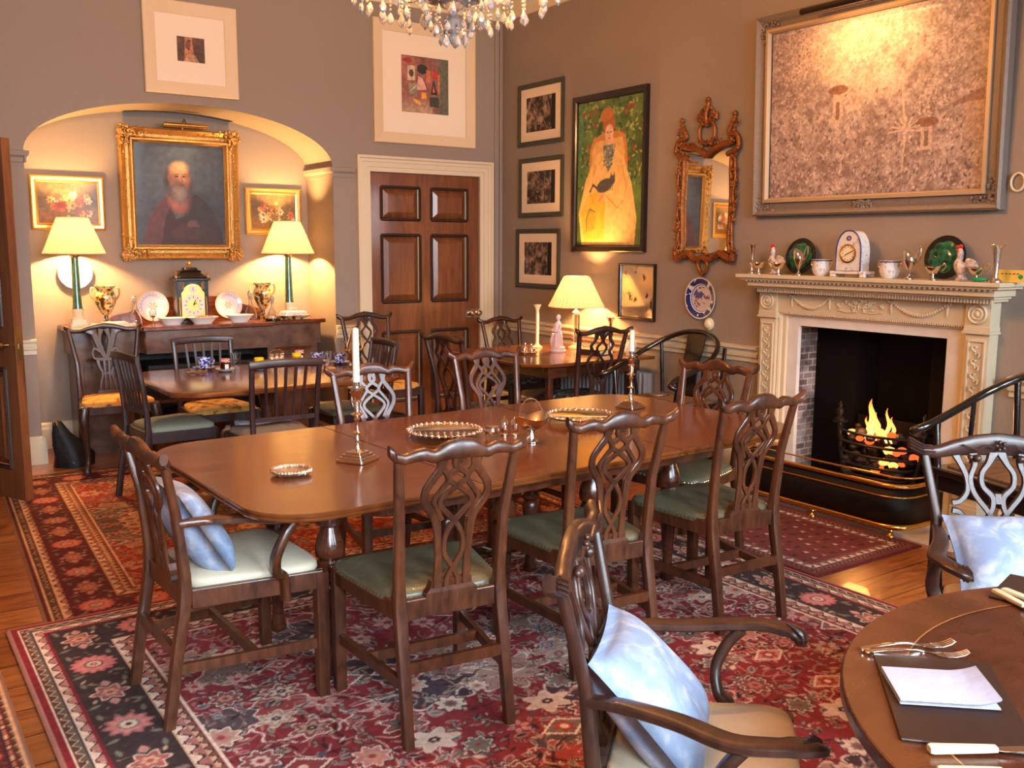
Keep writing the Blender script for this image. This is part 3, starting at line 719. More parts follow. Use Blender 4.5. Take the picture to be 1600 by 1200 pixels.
SPLAT = {
 'loop': [  # u, v (0 seat .. 1 crest), width ; v scaled to the splat height
   [(.062, 1.02, .05), (.058, .92, .03), (.080, .84, .026), (.104, .75, .024), (.104, .66, .024), (.082, .58, .026), (.062, .50, .028), (.054, .36, .024), (.050, .18, .024), (.050, -.02, .028)],
   [(.006, 1.0, .03), (.010, .92, .022), (-.034, .83, .018), (.0, .76, .017), (.046, .68, .018), (.052, .62, .018), (.022, .54, .018), (-.008, .46, .018), (-.030, .36, .016), (-.030, .24, .016), (-.006, .14, .016), (.018, .04, .017), (.020, -.02, .02)],
   [(.052, .90, .02), (.030, .82, .018), (.052, .74, .016), (.074, .66, .016), (.060, .58, .017), (.044, .50, .02)]],
 'lattice': [
   [(.055, 1.02, .045), (.062, .90, .026), (.092, .80, .022), (.070, .70, .020), (.098, .60, .022), (.100, .48, .020), (.070, .32, .020), (.052, .15, .022), (.050, -.02, .028)],
   [(.030, 1.0, .03), (.004, .88, .018), (.040, .76, .016), (.0, .62, .016), (-.048, .50, .016), (-.040, .38, .016), (.0, .26, .016), (.034, .14, .016), (.03, -.02, .02)],
   [(.0, 1.02, .022), (.0, .90, .012)]],
 'owl': [
   [(.085, 1.03, .09), (.066, .95, .05), (.052, .84, .046), (.040, .74, .04), (.028, .66, .034), (.012, .58, .03), (.0, .53, .04)],
   [(.018, 1.02, .05), (.030, .90, .026), (.032, .80, .024), (.018, .68, .022), (.004, .56, .02)],
   [(.035, .66, .03), (.062, .70, .022), (.078, .69, .018), (.086, .64, .018), (.082, .57, .016), (.066, .54, .02), (.03, .53, .03), (.0, .53, .03)],
   [(.056, .53, .03), (.050, .42, .022), (.030, .30, .020), (.046, .14, .018), (.052, -.02, .02)],
   [(.016, .50, .018), (.014, .30, .018), (.016, .12, .016), (.02, -.02, .018)], [(-.04, .30, .016), (.04, .30, .016)]],
 'open': [
   [(.150, 1.04, .04), (.128, .94, .024), (.104, .82, .02), (.100, .70, .02), (.122, .62, .02), (.150, .60, .022)],
   [(.150, .54, .022), (.124, .52, .02), (.100, .42, .02), (.088, .28, .02), (.082, .10, .022), (.08, -.02, .03)],
   [(.084, 1.02, .04), (.074, .92, .022), (.090, .80, .02), (.078, .68, .02), (.040, .56, .02), (.004, .44, .02), (-.024, .30, .02), (-.034, .12, .02), (-.034, -.02, .026)],
   [(.010, 1.02, .04), (.030, .92, .022), (.052, .84, .02), (.050, .74, .02), (.016, .64, .022), (.030, .50, .018), (.066, .40, .018), (.080, .30, .018)],
   [(.0, .68, .03), (.0, .6, .022)]]}
def arm_parts(root, w, hw_rear, hw_front, wood_, seat_z, carved=False):
    for s in (-1, 1):
        b = MB(); z = .665
        path = [(s*(hw_rear-.005), yb(z)+.005, z), (s*(hw_rear+.01), -.15, z+.004), (s*(hw_rear+.045), -.03, z+.0), (s*(hw_front+.03), .08, z-.006), (s*(hw_front+.035), .17, z-.002), (s*(hw_front+.01), .245, z-.006), (s*(hw_front-.015), .262, z-.025)]
        P = smooth(path, 5); L = len(P)
        rr = [(.015+.014*math.sin(PI*i/(L-1))+(.006 if .70 < i/(L-1) < .93 else 0), .013) for i in range(L)]
        b.tube(P, rr, 12, 3.4, up=(0, 0, 1))
        if carved:
            for k in range(4): b.tube([(s*(hw_front+.022-.01*k), .225+.006*k, z+.011), (s*(hw_front+.012-.010*k), .262, z-.004), (s*(hw_front+.004-.008*k), .268, z-.03)], .0045, 6)
        b.build('arm', wood_, root, sub=0)
        b = MB()
        path = [(s*(hw_front+.026), .11, z-.018), (s*(hw_front+.03), .075, z-.06), (s*(hw_front+.022), .045, z-.13), (s*(hw_front-.002), .055, z-.19), (s*(hw_front-.02), .085, seat_z+.01), (s*(hw_front-.022), .09, seat_z-.07)]
        P = smooth(path, 5); b.tube(P, [(.015, .017+.012*i/(len(P)-1)) for i in range(len(P))], 12, 3.2, up=(1, 0, 0))
        b.build('arm_support', wood_, root)
def seat_mesh(wr, wf, y0, y1, z0, dome, n=44, flat=.0):
    b = MB(); rings = []; out = []
    for k in range(n):
        a = 2*PI*(k+.5)/n; ca, sa = math.cos(a), math.sin(a); p = 7
        x = math.copysign(abs(ca)**(2/p), ca); y = math.copysign(abs(sa)**(2/p), sa)
        yy = y0+(y+1)/2*(y1-y0); w = wr+(wf-wr)*(y+1)/2; out.append((x*w, yy+(.010*(1-x*x) if y > .8 else 0)))
    cy = (y0+y1)/2
    for sc, z in ((1, z0), (1.012, z0+.012), (1.0, z0+.026), (.95, z0+.026+dome*.35), (.8, z0+.026+dome*.72), (.55, z0+.026+dome*.93), (.25, z0+.026+dome), (.02, z0+.026+dome)):
        rings.append([V((x*sc, cy+(y-cy)*sc, z)) for x, y in out])
    return b.loft(rings), out
def chair(name, label, loc, rot, group=None, W='chair', seat='green_leather', splat='loop', crest='serp', wr=.172, wf=.255, H=.95, arms=False, over=True, legs='square', top=.196, hw=.232, cat='dining chair', scale=None, carved=False, y1=.225):
    wd = M[W]; r = thing(name, label, cat, loc, rot, group, scale)
    y0 = -.205; zc = H-.03
    for s in (-1, 1):   # rear legs run up as the posts of the back
        b = MB(); rings = []
        for z in (0, .1, .2, .3, .38, .44, .5, .6, .7, .8, .88, zc):
            x = s*interp([(0, wr+.004), (.44, wr), (.7, wr+.006), (zc, top)], z); rx = interp([(0, .017), (.44, .021), (.5, .019), (zc, .0155)], z); ry = interp([(0, .018), (.44, .020), (zc, .013)], z)
            rings.append(ring(V((x, yb(z), z)), V((1, 0, 0)), V((0, 1, 0)), rx, ry, 12, 5 if z < .46 else 2.8))
        b.loft(rings); b.build('rear_leg', wd, r)
        b = MB()
        if legs == 'square':
            x = s*(wf-.025); b.loft([ring(V((x, y1-.022, z)), V((1, 0, 0)), V((0, 1, 0)), q, q, 12, 8) for z, q in ((0, .020), (.2, .021), (.44, .0225))])
        else:
            P = smooth([(0, 0, .44, .036), (.012, .012, .36, .034), (.010, .010, .28, .026), (-.004, -.004, .16, .018), (-.004, -.004, .07, .015), (.006, .008, .03, .022), (.010, .014, .0, .026)], 4)
            b.loft([ring(V((s*(wf-.035+u), y1-.03+v, z)), V((1, 0, 0)), V((0, 1, 0)), q, q, 12, 2.4) for u, v, z, q in P])
        b.build('front_leg', wd, r)
    b = MB(); crest_rail(b, hw, zc, crest, yb, .019 if crest == 'fancy' else .017)
    if carved:
        for s in (-1, 1):
            for k in range(4): b.tube([(s*hw*(.70+.02*k), yb(zc)+.016, zc-.018+.011*k), (s*hw*.86, yb(zc)+.018, zc-.016+.011*k), (s*hw*1.0, yb(zc)+.008, zc+.006+.011*k)], .0042, 6)
            b.tube([(s*(.02+.028*k), yb(zc)+.020, zc+.012+.010*math.sin(k*2.1)) for k in range(5)], .0045, 6)
            b.ball((s*.075, yb(zc)+.014, zc-.028), .015, 10, 6); b.ball((s*.10, yb(zc)+.014, zc-.024), .010, 10, 6)
        for k in range(5): b.ball((.014*math.cos(k*1.26), yb(zc)+.020, zc+.02+.014*math.sin(k*1.26)), .008, 8, 5)
    b.build('crest_rail', wd, r)
    # pierced splat
    b = MB(); v0, v1 = .485, zc-.012; sc = (H-.0)/.95*(1.0 if splat != 'open' else (hw/.30))
    f = lambda u, v, d: V((u*sc, yb(v0+(v1-v0)*v)-.012+d, v0+(v1-v0)*v))
    for k, p in enumerate(SPLAT[splat]):
        t = .013+.0012*k
        # ribbon works in true metres: scale the v coordinate while smoothing
        def rib(p, t):
            Q = [(u*sc, v0+(v1-v0)*v, w) for u, v, w in p]
            b.ribbon(Q, t, lambda u, z, d: V((u, yb(z)-.010+d, z)), 5)
        rib(p, t)
        if not (abs(p[0][0]) < 1e-6 and abs(p[-1][0]) < 1e-6) and not p[0][0] == -p[-1][0]: rib(mirr(p), t+.0006)
    b.build('splat', wd, r, ang=20)
    b = MB(); sw = .072*sc if splat != 'open' else .11
    b.loft([[V((-w, y, z)), V((w, y, z)), V((w, y+.03, z)), V((-w, y+.03, z))] for w, z, y in ((sw+.018, .435, -.226), (sw+.014, .46, -.226), (sw, .475, -.224), (sw-.004, .497, -.228))])
    b.build('shoe', wd, r, smoothed=False)
    b = MB(); z0, z1 = .385, .448
    b.box(-wr, wr, -.225, -.200, z0, z1+(.0 if over else 0)); b.box(-wf+.03, wf-.03, y1-.034, y1-.010, z0, z1)
    for s in (-1, 1):
        a = V((s*(wr+.006), -.20, 0)); c = V((s*(wf-.016), y1-.02, 0)); o = V((s*.012, 0, 0))
        b.loft([[a-o+V((0, 0, z0)), a+o+V((0, 0, z0)), a+o+V((0, 0, z1)), a-o+V((0, 0, z1))], [c-o+V((0, 0, z0)), c+o+V((0, 0, z0)), c+o+V((0, 0, z1)), c-o+V((0, 0, z1))]])
    b.build('seat_frame', wd, r, smoothed=False, bevel=.003)
    if over: b, out = seat_mesh(wr+.022, wf+.006, y0+.012, y1+.004, .432, .020)
    else: b, out = seat_mesh(wr-.008, wf-.016, y0+.01, y1-.012, .440, .022)
    sc_ = b.build('seat_cushion', M[seat], r, ang=60)
    if over:
        b = MB(); per = out+[out[0]]
        for i in range(len(per)-1):
            (x, y), (x2, y2) = per[i], per[i+1]; L = math.hypot(x2-x, y2-y); m = max(1, round(L/.022))
            for k in range(m):
                q = k/m; b.ball((x+(x2-x)*q, y+(y2-y)*q, .442), .0052, 6, 4)
        b.build('nail_trim', M['old_brass'], sc_)
    if legs == 'square':
        for s in (-1, 1):
            b = MB(); b.box(-.009, .009, 0, 1, -.017, .017); a = V((s*(wr+.003), -.25, .19)); c = V((s*(wf-.025), y1-.03, .19)); L = (c-a).length
            b.xf(Matrix.Translation(a) @ Matrix.Rotation(math.atan2(c.y-a.y, c.x-a.x)-PI/2, 4, 'Z') @ Matrix.Diagonal((1, L, 1, 1))); b.build('stretcher', wd, r, smoothed=False)
        b = MB(); b.box(-(wr+wf)/2+.02, (wr+wf)/2-.02, -.01, .008, .173, .207); b.build('stretcher', wd, r, smoothed=False)
        b = MB(); b.box(-wr, wr, -.262, -.244, .225, .262); b.build('stretcher', wd, r, smoothed=False)
    if arms: arm_parts(r, .02, wr+.014, wf, wd, .44, carved)
    return r
GA = 'Chippendale-style side chairs round the long table'
A = chair('dining_chair', 'pierced-back side chair seen from behind, closest to the armchair at the table head', (1.505, 2.70, .016), -6, GA)
dup(A, (2.225, 2.785, .016), -6, 'green-seated side chair in the middle of the long table\'s near side, behind the foreground armchair')
dup(A, (2.94, 2.79, .016), -3, 'green-seated side chair on the long table\'s near side, closest to the fireplace')
dup(A, (2.045, 3.925, .016), 176, 'side chair across the long table behind the tall lit candlestick')
dup(A, (2.886, 4.19, .016), 176, 'side chair pulled back from the far side of the long table, below the brown door', scale=(1.0, 1, 1))
dup(A, (3.32, 3.34, .016), 99, 'red-brown side chair at the fireplace end of the long table', scale=(1.02, 1, 1))
# chair at the far wall tables
Lc = chair('dining_chair', 'dark side chair with lattice splat at the near side of the lamp table', (4.34, 5.43, 0), -3, 'lattice-back chairs round the lamp table', 'chair_dark', 'black_floral', 'lattice', 'yoke', H=.985, over=False, legs='square', hw=.245, top=.205)
dup(Lc, (4.60, 6.56, 0), 181, 'lamp-lit orange side chair against the end wall right of the brown door', scale=.95)
dup(Lc, (3.37, 5.26, .008), -87, 'side chair seen edge-on at the door end of the lamp table', scale=1.0)
dup(Lc, (3.346, 6.62, .008), 180, 'tall dark side chair standing in front of the left door jamb', scale=(.98, 1, 1.02), seat=M['yellow_fabric'])
chair('dining_chair', 'mahogany side chair with gold seat and scrolled splat before the left end of the sideboard', (1.462, 7.03, .008), 178, None, 'chair_dark', 'yellow_fabric', 'owl', 'yoke', H=.965, over=False, legs='cabriole', hw=.262, top=.235, wr=.19, wf=.26, y1=.21)
# armchairs
ga = chair('armchair', 'brown open armchair at the left head of the long table, holding a pale cushion', (1.006, 3.175, .016), -88.5, None, 'chair', 'cream_leather', 'loop', 'serp', wr=.195, wf=.285, H=.905, arms=True, over=False, top=.235, hw=.29, cat='armchair', y1=.24)
h = chair('armchair', 'glossy dark carved armchair in the foreground turned to the round table, with a blue-white cushion', (1.465, 1.405, .016), -137.5, None, 'chair_dark', 'cream_leather', 'open', 'fancy', wr=.21, wf=.29, H=.97, arms=True, over=False, top=.26, hw=.31, cat='armchair', carved=True, y1=.25, scale=.92)
dup(h, (2.93, 1.44, .016), 140, 'dark carved open armchair at the right edge beyond the round table, facing it')

# ---- plain spindle-back chairs
def slat_chair(label, loc, rot, seat, group):
    r = thing('slat_back_chair', label, 'dining chair', loc, rot, group); wd = M['slat_wood']; H = .885; wr, wf, y1 = .185, .235, .20
    for s in (-1, 1):
        b = MB(); b.loft([ring(V((s*interp([(0, wr), (.44, wr), (H, wr+.012)], z), yb(z, .8), z)), V((1, 0, 0)), V((0, 1, 0)), .014, .019 if z < .5 else .015, 12, 5) for z in (0, .15, .3, .44, .55, .7, H-.01)]); b.build('rear_leg', wd, r)
        b = MB(); x = s*(wf-.02); b.loft([ring(V((x, y1-.02, z)), V((1, 0, 0)), V((0, 1, 0)), q, q, 12, 8) for z, q in ((0, .016), (.43, .02))]); b.build('front_leg', wd, r)
    b = MB(); b.loft([ring(V((t*(wr+.026), yb(H, .8)-.012*(1-t*t), H-.012+.010*(1-t*t))), V((0, 1, 0)), V((0, 0, 1)), .012, .024, 12, 4) for t in [k/8-1 for k in range(17)]]); b.build('crest_rail', wd, r)
    b = MB(); b.box(-wr, wr, yb(.56, .8)-.008, yb(.56, .8)+.008, .545, .572); b.build('lower_rail', wd, r, smoothed=False)
    for k in range(5):
        x = -.112+.056*k; b = MB(); b.loft([[V((x*interp([(.56, .9), (H, 1.08)], z)+q*u, yb(z, .8)+e, z)) for u, e in ((-.008, -.006), (.008, -.006), (.008, .006), (-.008, .006))] for z, q in ((.56, .9), (.70, .9), (H-.03, 1.0))]); b.build('back_slat', wd, r, smoothed=False)
    b = MB(); b.box(-wr, wr, -.22, -.198, .375, .438); b.box(-wf+.02, wf-.02, y1-.03, y1-.008, .375, .438)
    for s in (-1, 1):
        a = V((s*wr, -.2, 0)); c = V((s*(wf-.014), y1-.02, 0)); o = V((s*.011, 0, 0))
        b.loft([[p-o+V((0, 0, .375)), p+o+V((0, 0, .375)), p+o+V((0, 0, .438)), p-o+V((0, 0, .438))] for p in (a, c)])
    b.build('seat_frame', wd, r, smoothed=False)
    b, _ = seat_mesh(wr-.01, wf-.012, -.195, y1-.01, .43, .026); b.build('seat_cushion', M[seat], r, ang=60)
    for s in (-1, 1):
        b = MB(); b.box(-.008, .008, 0, 1, -.013, .013); a = V((s*wr, -.25, .17)); c = V((s*(wf-.02), y1-.02, .17)); b.xf(Matrix.Translation(a) @ Matrix.Rotation(math.atan2(c.y-a.y, c.x-a.x)-PI/2, 4, 'Z') @ Matrix.Diagonal((1, (c-a).length, 1, 1))); b.build('stretcher', wd, r, smoothed=False)
    b = MB(); b.box(-.2, .2, 0, .016, .157, .183); b.build('stretcher', wd, r, smoothed=False)
    return r
GS = 'slat-back chairs round the breakfast table'
sr = slat_chair('slat-back chair with a folded napkin on its pale seat, near side of the breakfast table', (1.99, 5.375, .008), -2, 'beige_fabric', GS)
dup(sr, (1.56, 5.93, .008), -84, 'slat-back chair with grey-green seat at the left end of the breakfast table', seat=M['pale_green'])
dup(sr, (1.985, 6.40, .008), 181, 'slat-back chair with gold floral seat between breakfast table and sideboard', seat=M['yellow_fabric'])
dup(sr, (2.705, 5.865, .008), 87, 'slat-back chair with dark green seat at the door end of the breakfast table', seat=M['green_leather'])
b = MB(); b.loft([ring(V((x, 0, .012+.004*math.sin(x*30))), V((0, 1, 0)), V((0, 0, 1)), q, .012, 12, 2.5) for x, q in [(-.17, .01), (-.16, .05), (-.05, .06), (.08, .055), (.16, .04), (.175, .008)]])
tag(b.build('folded_napkin', M['white_cloth'], loc=(1.95, 5.42, .500)), 'white napkin lying on the seat of the near slat-back chair', 'napkin')

# ---- horseshoe armchairs in black lacquer
def horseshoe(label, loc, rot, group):
    r = thing('horseshoe_armchair', label, 'armchair', loc, rot, group); wd = M['black_lacquer']
    path = [(-.375, .30, .655), (-.355, .33, .675), (-.33, .27, .70), (-.345, .10, .755), (-.345, -.08, .83), (-.27, -.22, .91), (-.14, -.285, .965), (0, -.30, .98)]
    P = smooth(path+[(-x, y, z) for x, y, z in path[-2::-1]], 5)
    b = MB(); b.tube(P, [.019]*len(P), 12, 2, up=(0, 0, 1)); rl = b.build('crest_rail', wd, r)
    b = MB()
    for s in (-1, 1): b.tube([(s*.333, .285, .702), (s*.357, .333, .68), (s*.379, .30, .655)], .0192, 12)
    for s in (-1, 1):
        for (x, y, zt, nm) in ((.29, -.235, .895, 'rear_leg'), (.30, .23, .71, 'front_leg')):
            b = MB(); b.tube([(s*x, y, 0), (s*x, y, .5), (s*(x+.03), y-.005, zt)], .0155, 10); b.build(nm, wd, r)
        b = MB(); b.tube([(s*.325, .0, .5), (s*.335, .01, .64), (s*.343, -.005, .79)], .0115, 8); b.build('arm_post', wd, r)
        b = MB(); b.tube([(s*.30, -.235, .16), (s*.30, .23, .16)], .012, 8); b.build('stretcher', wd, r)
    b = MB(); b.loft([[V((-w, y, z)), V((w, y, z)), V((w, y+.012, z)), V((-w, y+.012, z))] for w, y, z in ((.075, -.235, .5), (.075, -.215, .62), (.078, -.235, .75), (.085, -.275, .86), (.09, -.30, .97))]); sp = b.build('splat', wd, r, ang=60)
    b = MB()
    for k in range(6): b.ball((.022*math.cos(k*1.05), -.214, .72+.022*math.sin(k*1.05)), .008, 8, 5)
    b.build('carved_medallion', M['old_brass'], sp)
    b = MB(); b.box(-.325, .325, -.26, .26, .475, .51); b.box(-.30, .30, .215, .235, .40, .475); b.box(-.30, .30, -.245, -.225, .40, .475)
    for s in (-1, 1): b.box(s*.30-.01, s*.30+.01, -.24, .24, .40, .475)
    b.build('seat_frame', wd, r, bevel=.006); b = MB(); b.box(-.27, .27, -.205, .205, .505, .517); b.build('seat_panel', M['rush'], r, smoothed=False)
    for y in (-.235, .23): b = MB(); b.tube([(-.30, y, .10 if y > 0 else .2), (.30, y, .10 if y > 0 else .2)], .012, 8); b.build('stretcher', wd, r)
    r.scale = (.95, .95, .97); return r
GH = 'black horseshoe-back armchairs'
k_ = horseshoe('black horseshoe-back armchair by the wall between lamp table and fireplace', (4.60, 4.77, 0), 91, GH)
dup(k_, (4.32, 2.13, 0), 76, scale=1.03, label= 'black horseshoe-back armchair right of the fireplace, cut off by the picture edge')
b = MB(); b.lathe([(0, 0), (.06, 0), (.066, .004), (.066, .008), (.05, .010), (0, .011)], 28, sx=1.25); tag(b.build('coaster', M['silver_chased'], loc=(4.66, 4.92, .503)), 'round silver mat lying on the seat of the black armchair by the wall', 'coaster')

# ================================================================== TABLES
def rr_outline(hx, hy, r, n=10, bow=0):
    o = []
    for cx, cy, a0 in ((hx-r, hy-r, 0), (-hx+r, hy-r, 90), (-hx+r, -hy+r, 180), (hx-r, -hy+r, 270)):
        for k in range(n+1):
            a = math.radians(a0+90*k/n); o.append((cx+r*math.cos(a), cy+r*math.sin(a)))
    if bow: o = [(x+math.copysign(bow*(1-(y/hy)**2), x) if abs(x) > hx-r-.001 else x, y) for x, y in o]
    return o
def slab(b, out, prof):
    """prof [(inset, z)]"""
    rings = []
    for ins, z in prof:
        R_ = []
        n = len(out)
        for i in range(n):
            (x0, y0), (x1, y1) = out[i-1], out[(i+1) % n]; dx, dy = x1-x0, y1-y0; L = math.hypot(dx, dy) or 1
            R_.append(V((out[i][0]-dy/L*ins, out[i][1]+dx/L*ins, z)))
        rings.append(R_)
    return b.loft(rings)
LEGP = [(.030, .0), (.032, .02), (.024, .05), (.022, .10), (.030, .20), (.036, .28), (.040, .33), (.030, .345), (.044, .36), (.044, .375), (.034, .385), (.046, .40), (.046, .42), (.036, .43), (.050, .445), (.052, .47), (.048, .50), (.036, .53), (.030, .55), (.046, .56), (.046, .575), (.040, .60), (.044, .66), (.044, .715)]
t = thing('dining_table', 'long mahogany dining table with rounded corners and silver on it', 'dining table', (2.215, 3.325, .016), 1.8)
out = rr_outline(1.27, .645, .20, 12, .03)
b = MB(); slab(b, out, [(.016, .693), (.004, .697), (0, .703), (0, .708), (.006, .711), (.006, .714), (0, .716), (0, .721), (.003, .724)])
tt = b.build('table_top', M['table'], t, ang=24)
for x in (-.505, .46): b = MB(); b.box(x-.0014, x+.0014, -.637, .637, .7236, .7247); b.build('leaf_joint', M['dark'], tt, smoothed=False)
b = MB()
for x in (-.505, .46):
    for s in (-1, 1): b.box(x-.022, x+.022, s*.648-.003, s*.648+.003, .704, .710)
b.build('brass_clip', M['brass'], tt)
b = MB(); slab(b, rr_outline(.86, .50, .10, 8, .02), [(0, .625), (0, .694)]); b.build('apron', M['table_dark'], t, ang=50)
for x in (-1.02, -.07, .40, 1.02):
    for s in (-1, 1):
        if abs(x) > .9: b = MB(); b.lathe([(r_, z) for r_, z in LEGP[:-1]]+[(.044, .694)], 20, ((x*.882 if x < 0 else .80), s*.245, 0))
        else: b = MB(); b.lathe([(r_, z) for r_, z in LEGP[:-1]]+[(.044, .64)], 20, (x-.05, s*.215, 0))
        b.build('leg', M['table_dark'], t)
# breakfast table at the left
t = thing('breakfast_table', 'small mahogany breakfast table laid with jam jars and cups, in front of the alcove', 'dining table', (2.10, 5.765, .008), 0)
b = MB(); slab(b, rr_outline(.695, .565, .17, 10, .03), [(.012, .700), (0, .708), (0, .722), (.006, .730), (.02, .732)]); b.build('table_top', M['table'], t, ang=24)
b = MB(); slab(b, rr_outline(.26, .24, .05, 6), [(0, .67), (0, .702)]); b.build('bearer', M['table_dark'], t, ang=50)
b = MB(); b.lathe([(.07, .14), (.075, .17), (.04, .20), (.034, .30), (.055, .36), (.04, .42), (.034, .52), (.05, .60), (.08, .67)], 24); b.build('pedestal', M['table_dark'], t)
for k in range(4):
    a = PI/4+k*PI/2; b = MB(); b.tube(smooth([(.04*math.cos(a), .04*math.sin(a), .18), (.15*math.cos(a), .15*math.sin(a), .17), (.26*math.cos(a), .26*math.sin(a), .08), (.34*math.cos(a), .34*math.sin(a), .022)], 5), [(.014, .022)]*16, 10, 4, up=(0, 0, 1)); b.build('leg', M['table_dark'], t)
# lamp table against the right wall
t = thing('lamp_table', 'mahogany drop-leaf table against the right wall carrying the lamp and white figurine', 'side table', (4.34, 5.825, 0), 0)
o = [(.56, .60), (-.44, .60), (-.56, .46), (-.56, -.46), (-.42, -.60), (.56, -.60)]
b = MB(); slab(b, o, [(.004, .712), (0, .716), (0, .730), (.004, .735)]); b.build('table_top', M['table'], t, smoothed=False)
b = MB(); slab(b, [(.50, .5), (-.36, .5), (-.36, -.5), (.50, -.5)], [(0, .62), (0, .712)]); b.build('apron', M['table_dark'], t, smoothed=False)
for x in (-.31, .45):
    for s in (-1, 1): b = MB(); b.loft([ring(V((x, s*.45, z)), V((1, 0, 0)), V((0, 1, 0)), q, q, 12, 6) for z, q in ((0, .016), (.64, .024))]); b.build('leg', M['table_dark'], t)
# round table in the foreground
t = thing('round_table', 'round inlaid mahogany table at the bottom right corner set with cutlery', 'dining table', (1.945, .485, .016), 0)
Rr = .73; cyl = lambda r0: [(r0*math.cos(2*PI*k/96), r0*math.sin(2*PI*k/96)) for k in range(96)]
b = MB(); slab(b, cyl(Rr), [(.03, .688), (.004, .692), (0, .698), (0, .716), (.003, .721), (.006, .722)]); b.v += []; tt = b.build('table_top', M['round'], t, ang=18)
def annulus(r0, r1, z):
    b = MB(); a = [V((r0*math.cos(2*PI*k/96), r0*math.sin(2*PI*k/96), z)) for k in range(96)]; c = [V((r1*math.cos(2*PI*k/96), r1*math.sin(2*PI*k/96), z)) for k in range(96)]
    b.loft([a, c], cap=False); return b
annulus(Rr-.112, Rr-.005, .7226).build('crossbanding', M['crossband'], tt); annulus(Rr-.1155, Rr-.112, .7230).build('inlay_line', M['inlay'], tt)
b = MB(); slab(b, cyl(Rr-.10), [(0, .62), (0, .69)]); b.build('apron', M['table_dark'], t, ang=50)
b = MB(); b.lathe([(.10, .12), (.11, .15), (.05, .20), (.045, .3), (.07, .36), (.05, .42), (.045, .5), (.07, .60), (.12, .625)], 24); b.build('pedestal', M['table_dark'], t)
for k in range(4):
    a = PI/4+k*PI/2; b = MB(); b.tube(smooth([(.05*math.cos(a), .05*math.sin(a), .19), (.2*math.cos(a), .2*math.sin(a), .17), (.34*math.cos(a), .34*math.sin(a), .09), (.45*math.cos(a), .45*math.sin(a), .034)], 5), [(.02, .03)]*16, 10, 4, up=(0, 0, 1)); b.build('leg', M['table_dark'], t)

# ================================================================== SIDEBOARD
t = thing('sideboard', 'long bow-ended figured mahogany pedestal sideboard filling the alcove', 'sideboard', (2.245, 7.50, 0), 0)
b = MB(); o = [(-.985, .36), (-.985, -.07), (-.52, -.07), (-.50, -.20), (.50, -.20), (.52, -.07), (.985, -.07), (.985, .36)][::-1]
o = o[::-1]; slab(b, o, [(0, .905), (-.006, .912), (-.006, .932), (0, .938)]); b.build('sideboard_top', M['side_top'], t, smoothed=False)
b = MB(); slab(b, [(-.955, .34), (-.955, -.04), (-.50, -.04), (-.48, -.17), (.48, -.17), (.50, -.04), (.955, -.04), (.955, .34)], [(0, .735), (0, .906)]); b.build('frieze', M['side_wood'], t, smoothed=False)
b = MB()
for x in (-.50, .50): b.box(x-.002, x+.002, -.2, -.03, .74, .9)
for s in (-1, 1):
    p = MB(); x0, x1 = (s*.93, s*.50) if s > 0 else (-.93, -.50); x0, x1 = min(x0, x1), max(x0, x1)
    p.box(x0, x1, -.02, .34, 0, .736); pd = p.build('pedestal', M['side_wood'], t, smoothed=False)
    p = MB(); p.box(x0+.04, x1-.04, -.032, -.02, .12, .66)
    pr = p.build('pedestal_door', M['side_wood'], pd, smoothed=False)
    p = MB()
    for k in range(16): xx = x0+.07+k*(x1-x0-.14)/15; p.tube([(xx-.008, -.036, .69), (xx+.008, -.036, .715)], .006, 6)
    p.build('gadrooning', M['side_top'], pd)
    p = MB(); p.lathe([(0, -.032), (.012, -.035), (.014, -.05), (0, -.055)], 12, (x1-.07 if s < 0 else x0+.07, 0, .42), axis='y'); p.build('door_knob', M['brass'], pr)
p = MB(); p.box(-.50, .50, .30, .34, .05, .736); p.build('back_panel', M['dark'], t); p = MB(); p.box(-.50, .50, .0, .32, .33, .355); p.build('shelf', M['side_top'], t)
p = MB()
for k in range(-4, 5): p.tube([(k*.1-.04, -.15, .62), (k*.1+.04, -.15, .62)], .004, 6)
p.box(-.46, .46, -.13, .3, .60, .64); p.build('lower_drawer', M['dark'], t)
# scrolled splashback behind the plates
pts = smooth([(-.62, .0), (-.60, .05), (-.42, .09), (-.30, .17), (-.16, .19), (0, .20), (.16, .19), (.30, .17), (.42, .12), (.60, .06), (.62, 0)], 5)
p = MB(); p.prism([(x, z) for x, z in pts], lambda x, z: V((x, .335, .938+z)), lambda x, z: V((x, .355, .938+z))); p.build('splashback', M['side_top'], t)
# brass-bound wine cooler glimpsed below
w = MB(); w.loft([ring(V((0, 0, z)), V((1, 0, 0)), V((0, 1, 0)), q, q*.7, 20, 3) for z, q in ((0, .16), (.06, .17), (.08, .20), (.24, .24), (.26, .25))]); tag(w.build('wine_cooler', M['slat_wood'], loc=(2.2, 7.60, 0)), 'dark wooden wine cooler under the middle of the sideboard', 'wine cooler')

# radiator under the lamp table
t = thing('radiator', 'old white column radiator low on the wall under the lamp table', 'radiator', (4.885, 5.83, 0)); b = MB()
for k in range(24): b.loft([ring(V((0, -.55+k*.048, z)), V((1, 0, 0)), V((0, 1, 0)), .045, .017, 10, 3) for z in (.10, .12, .58, .60)])
b.build('radiator_column', M['radiator'], t); b = MB()
for y in (-.5, .5): b.box(-.03, .03, y-.012, y+.012, 0, .11)
b.build('foot', M['radiator'], t)
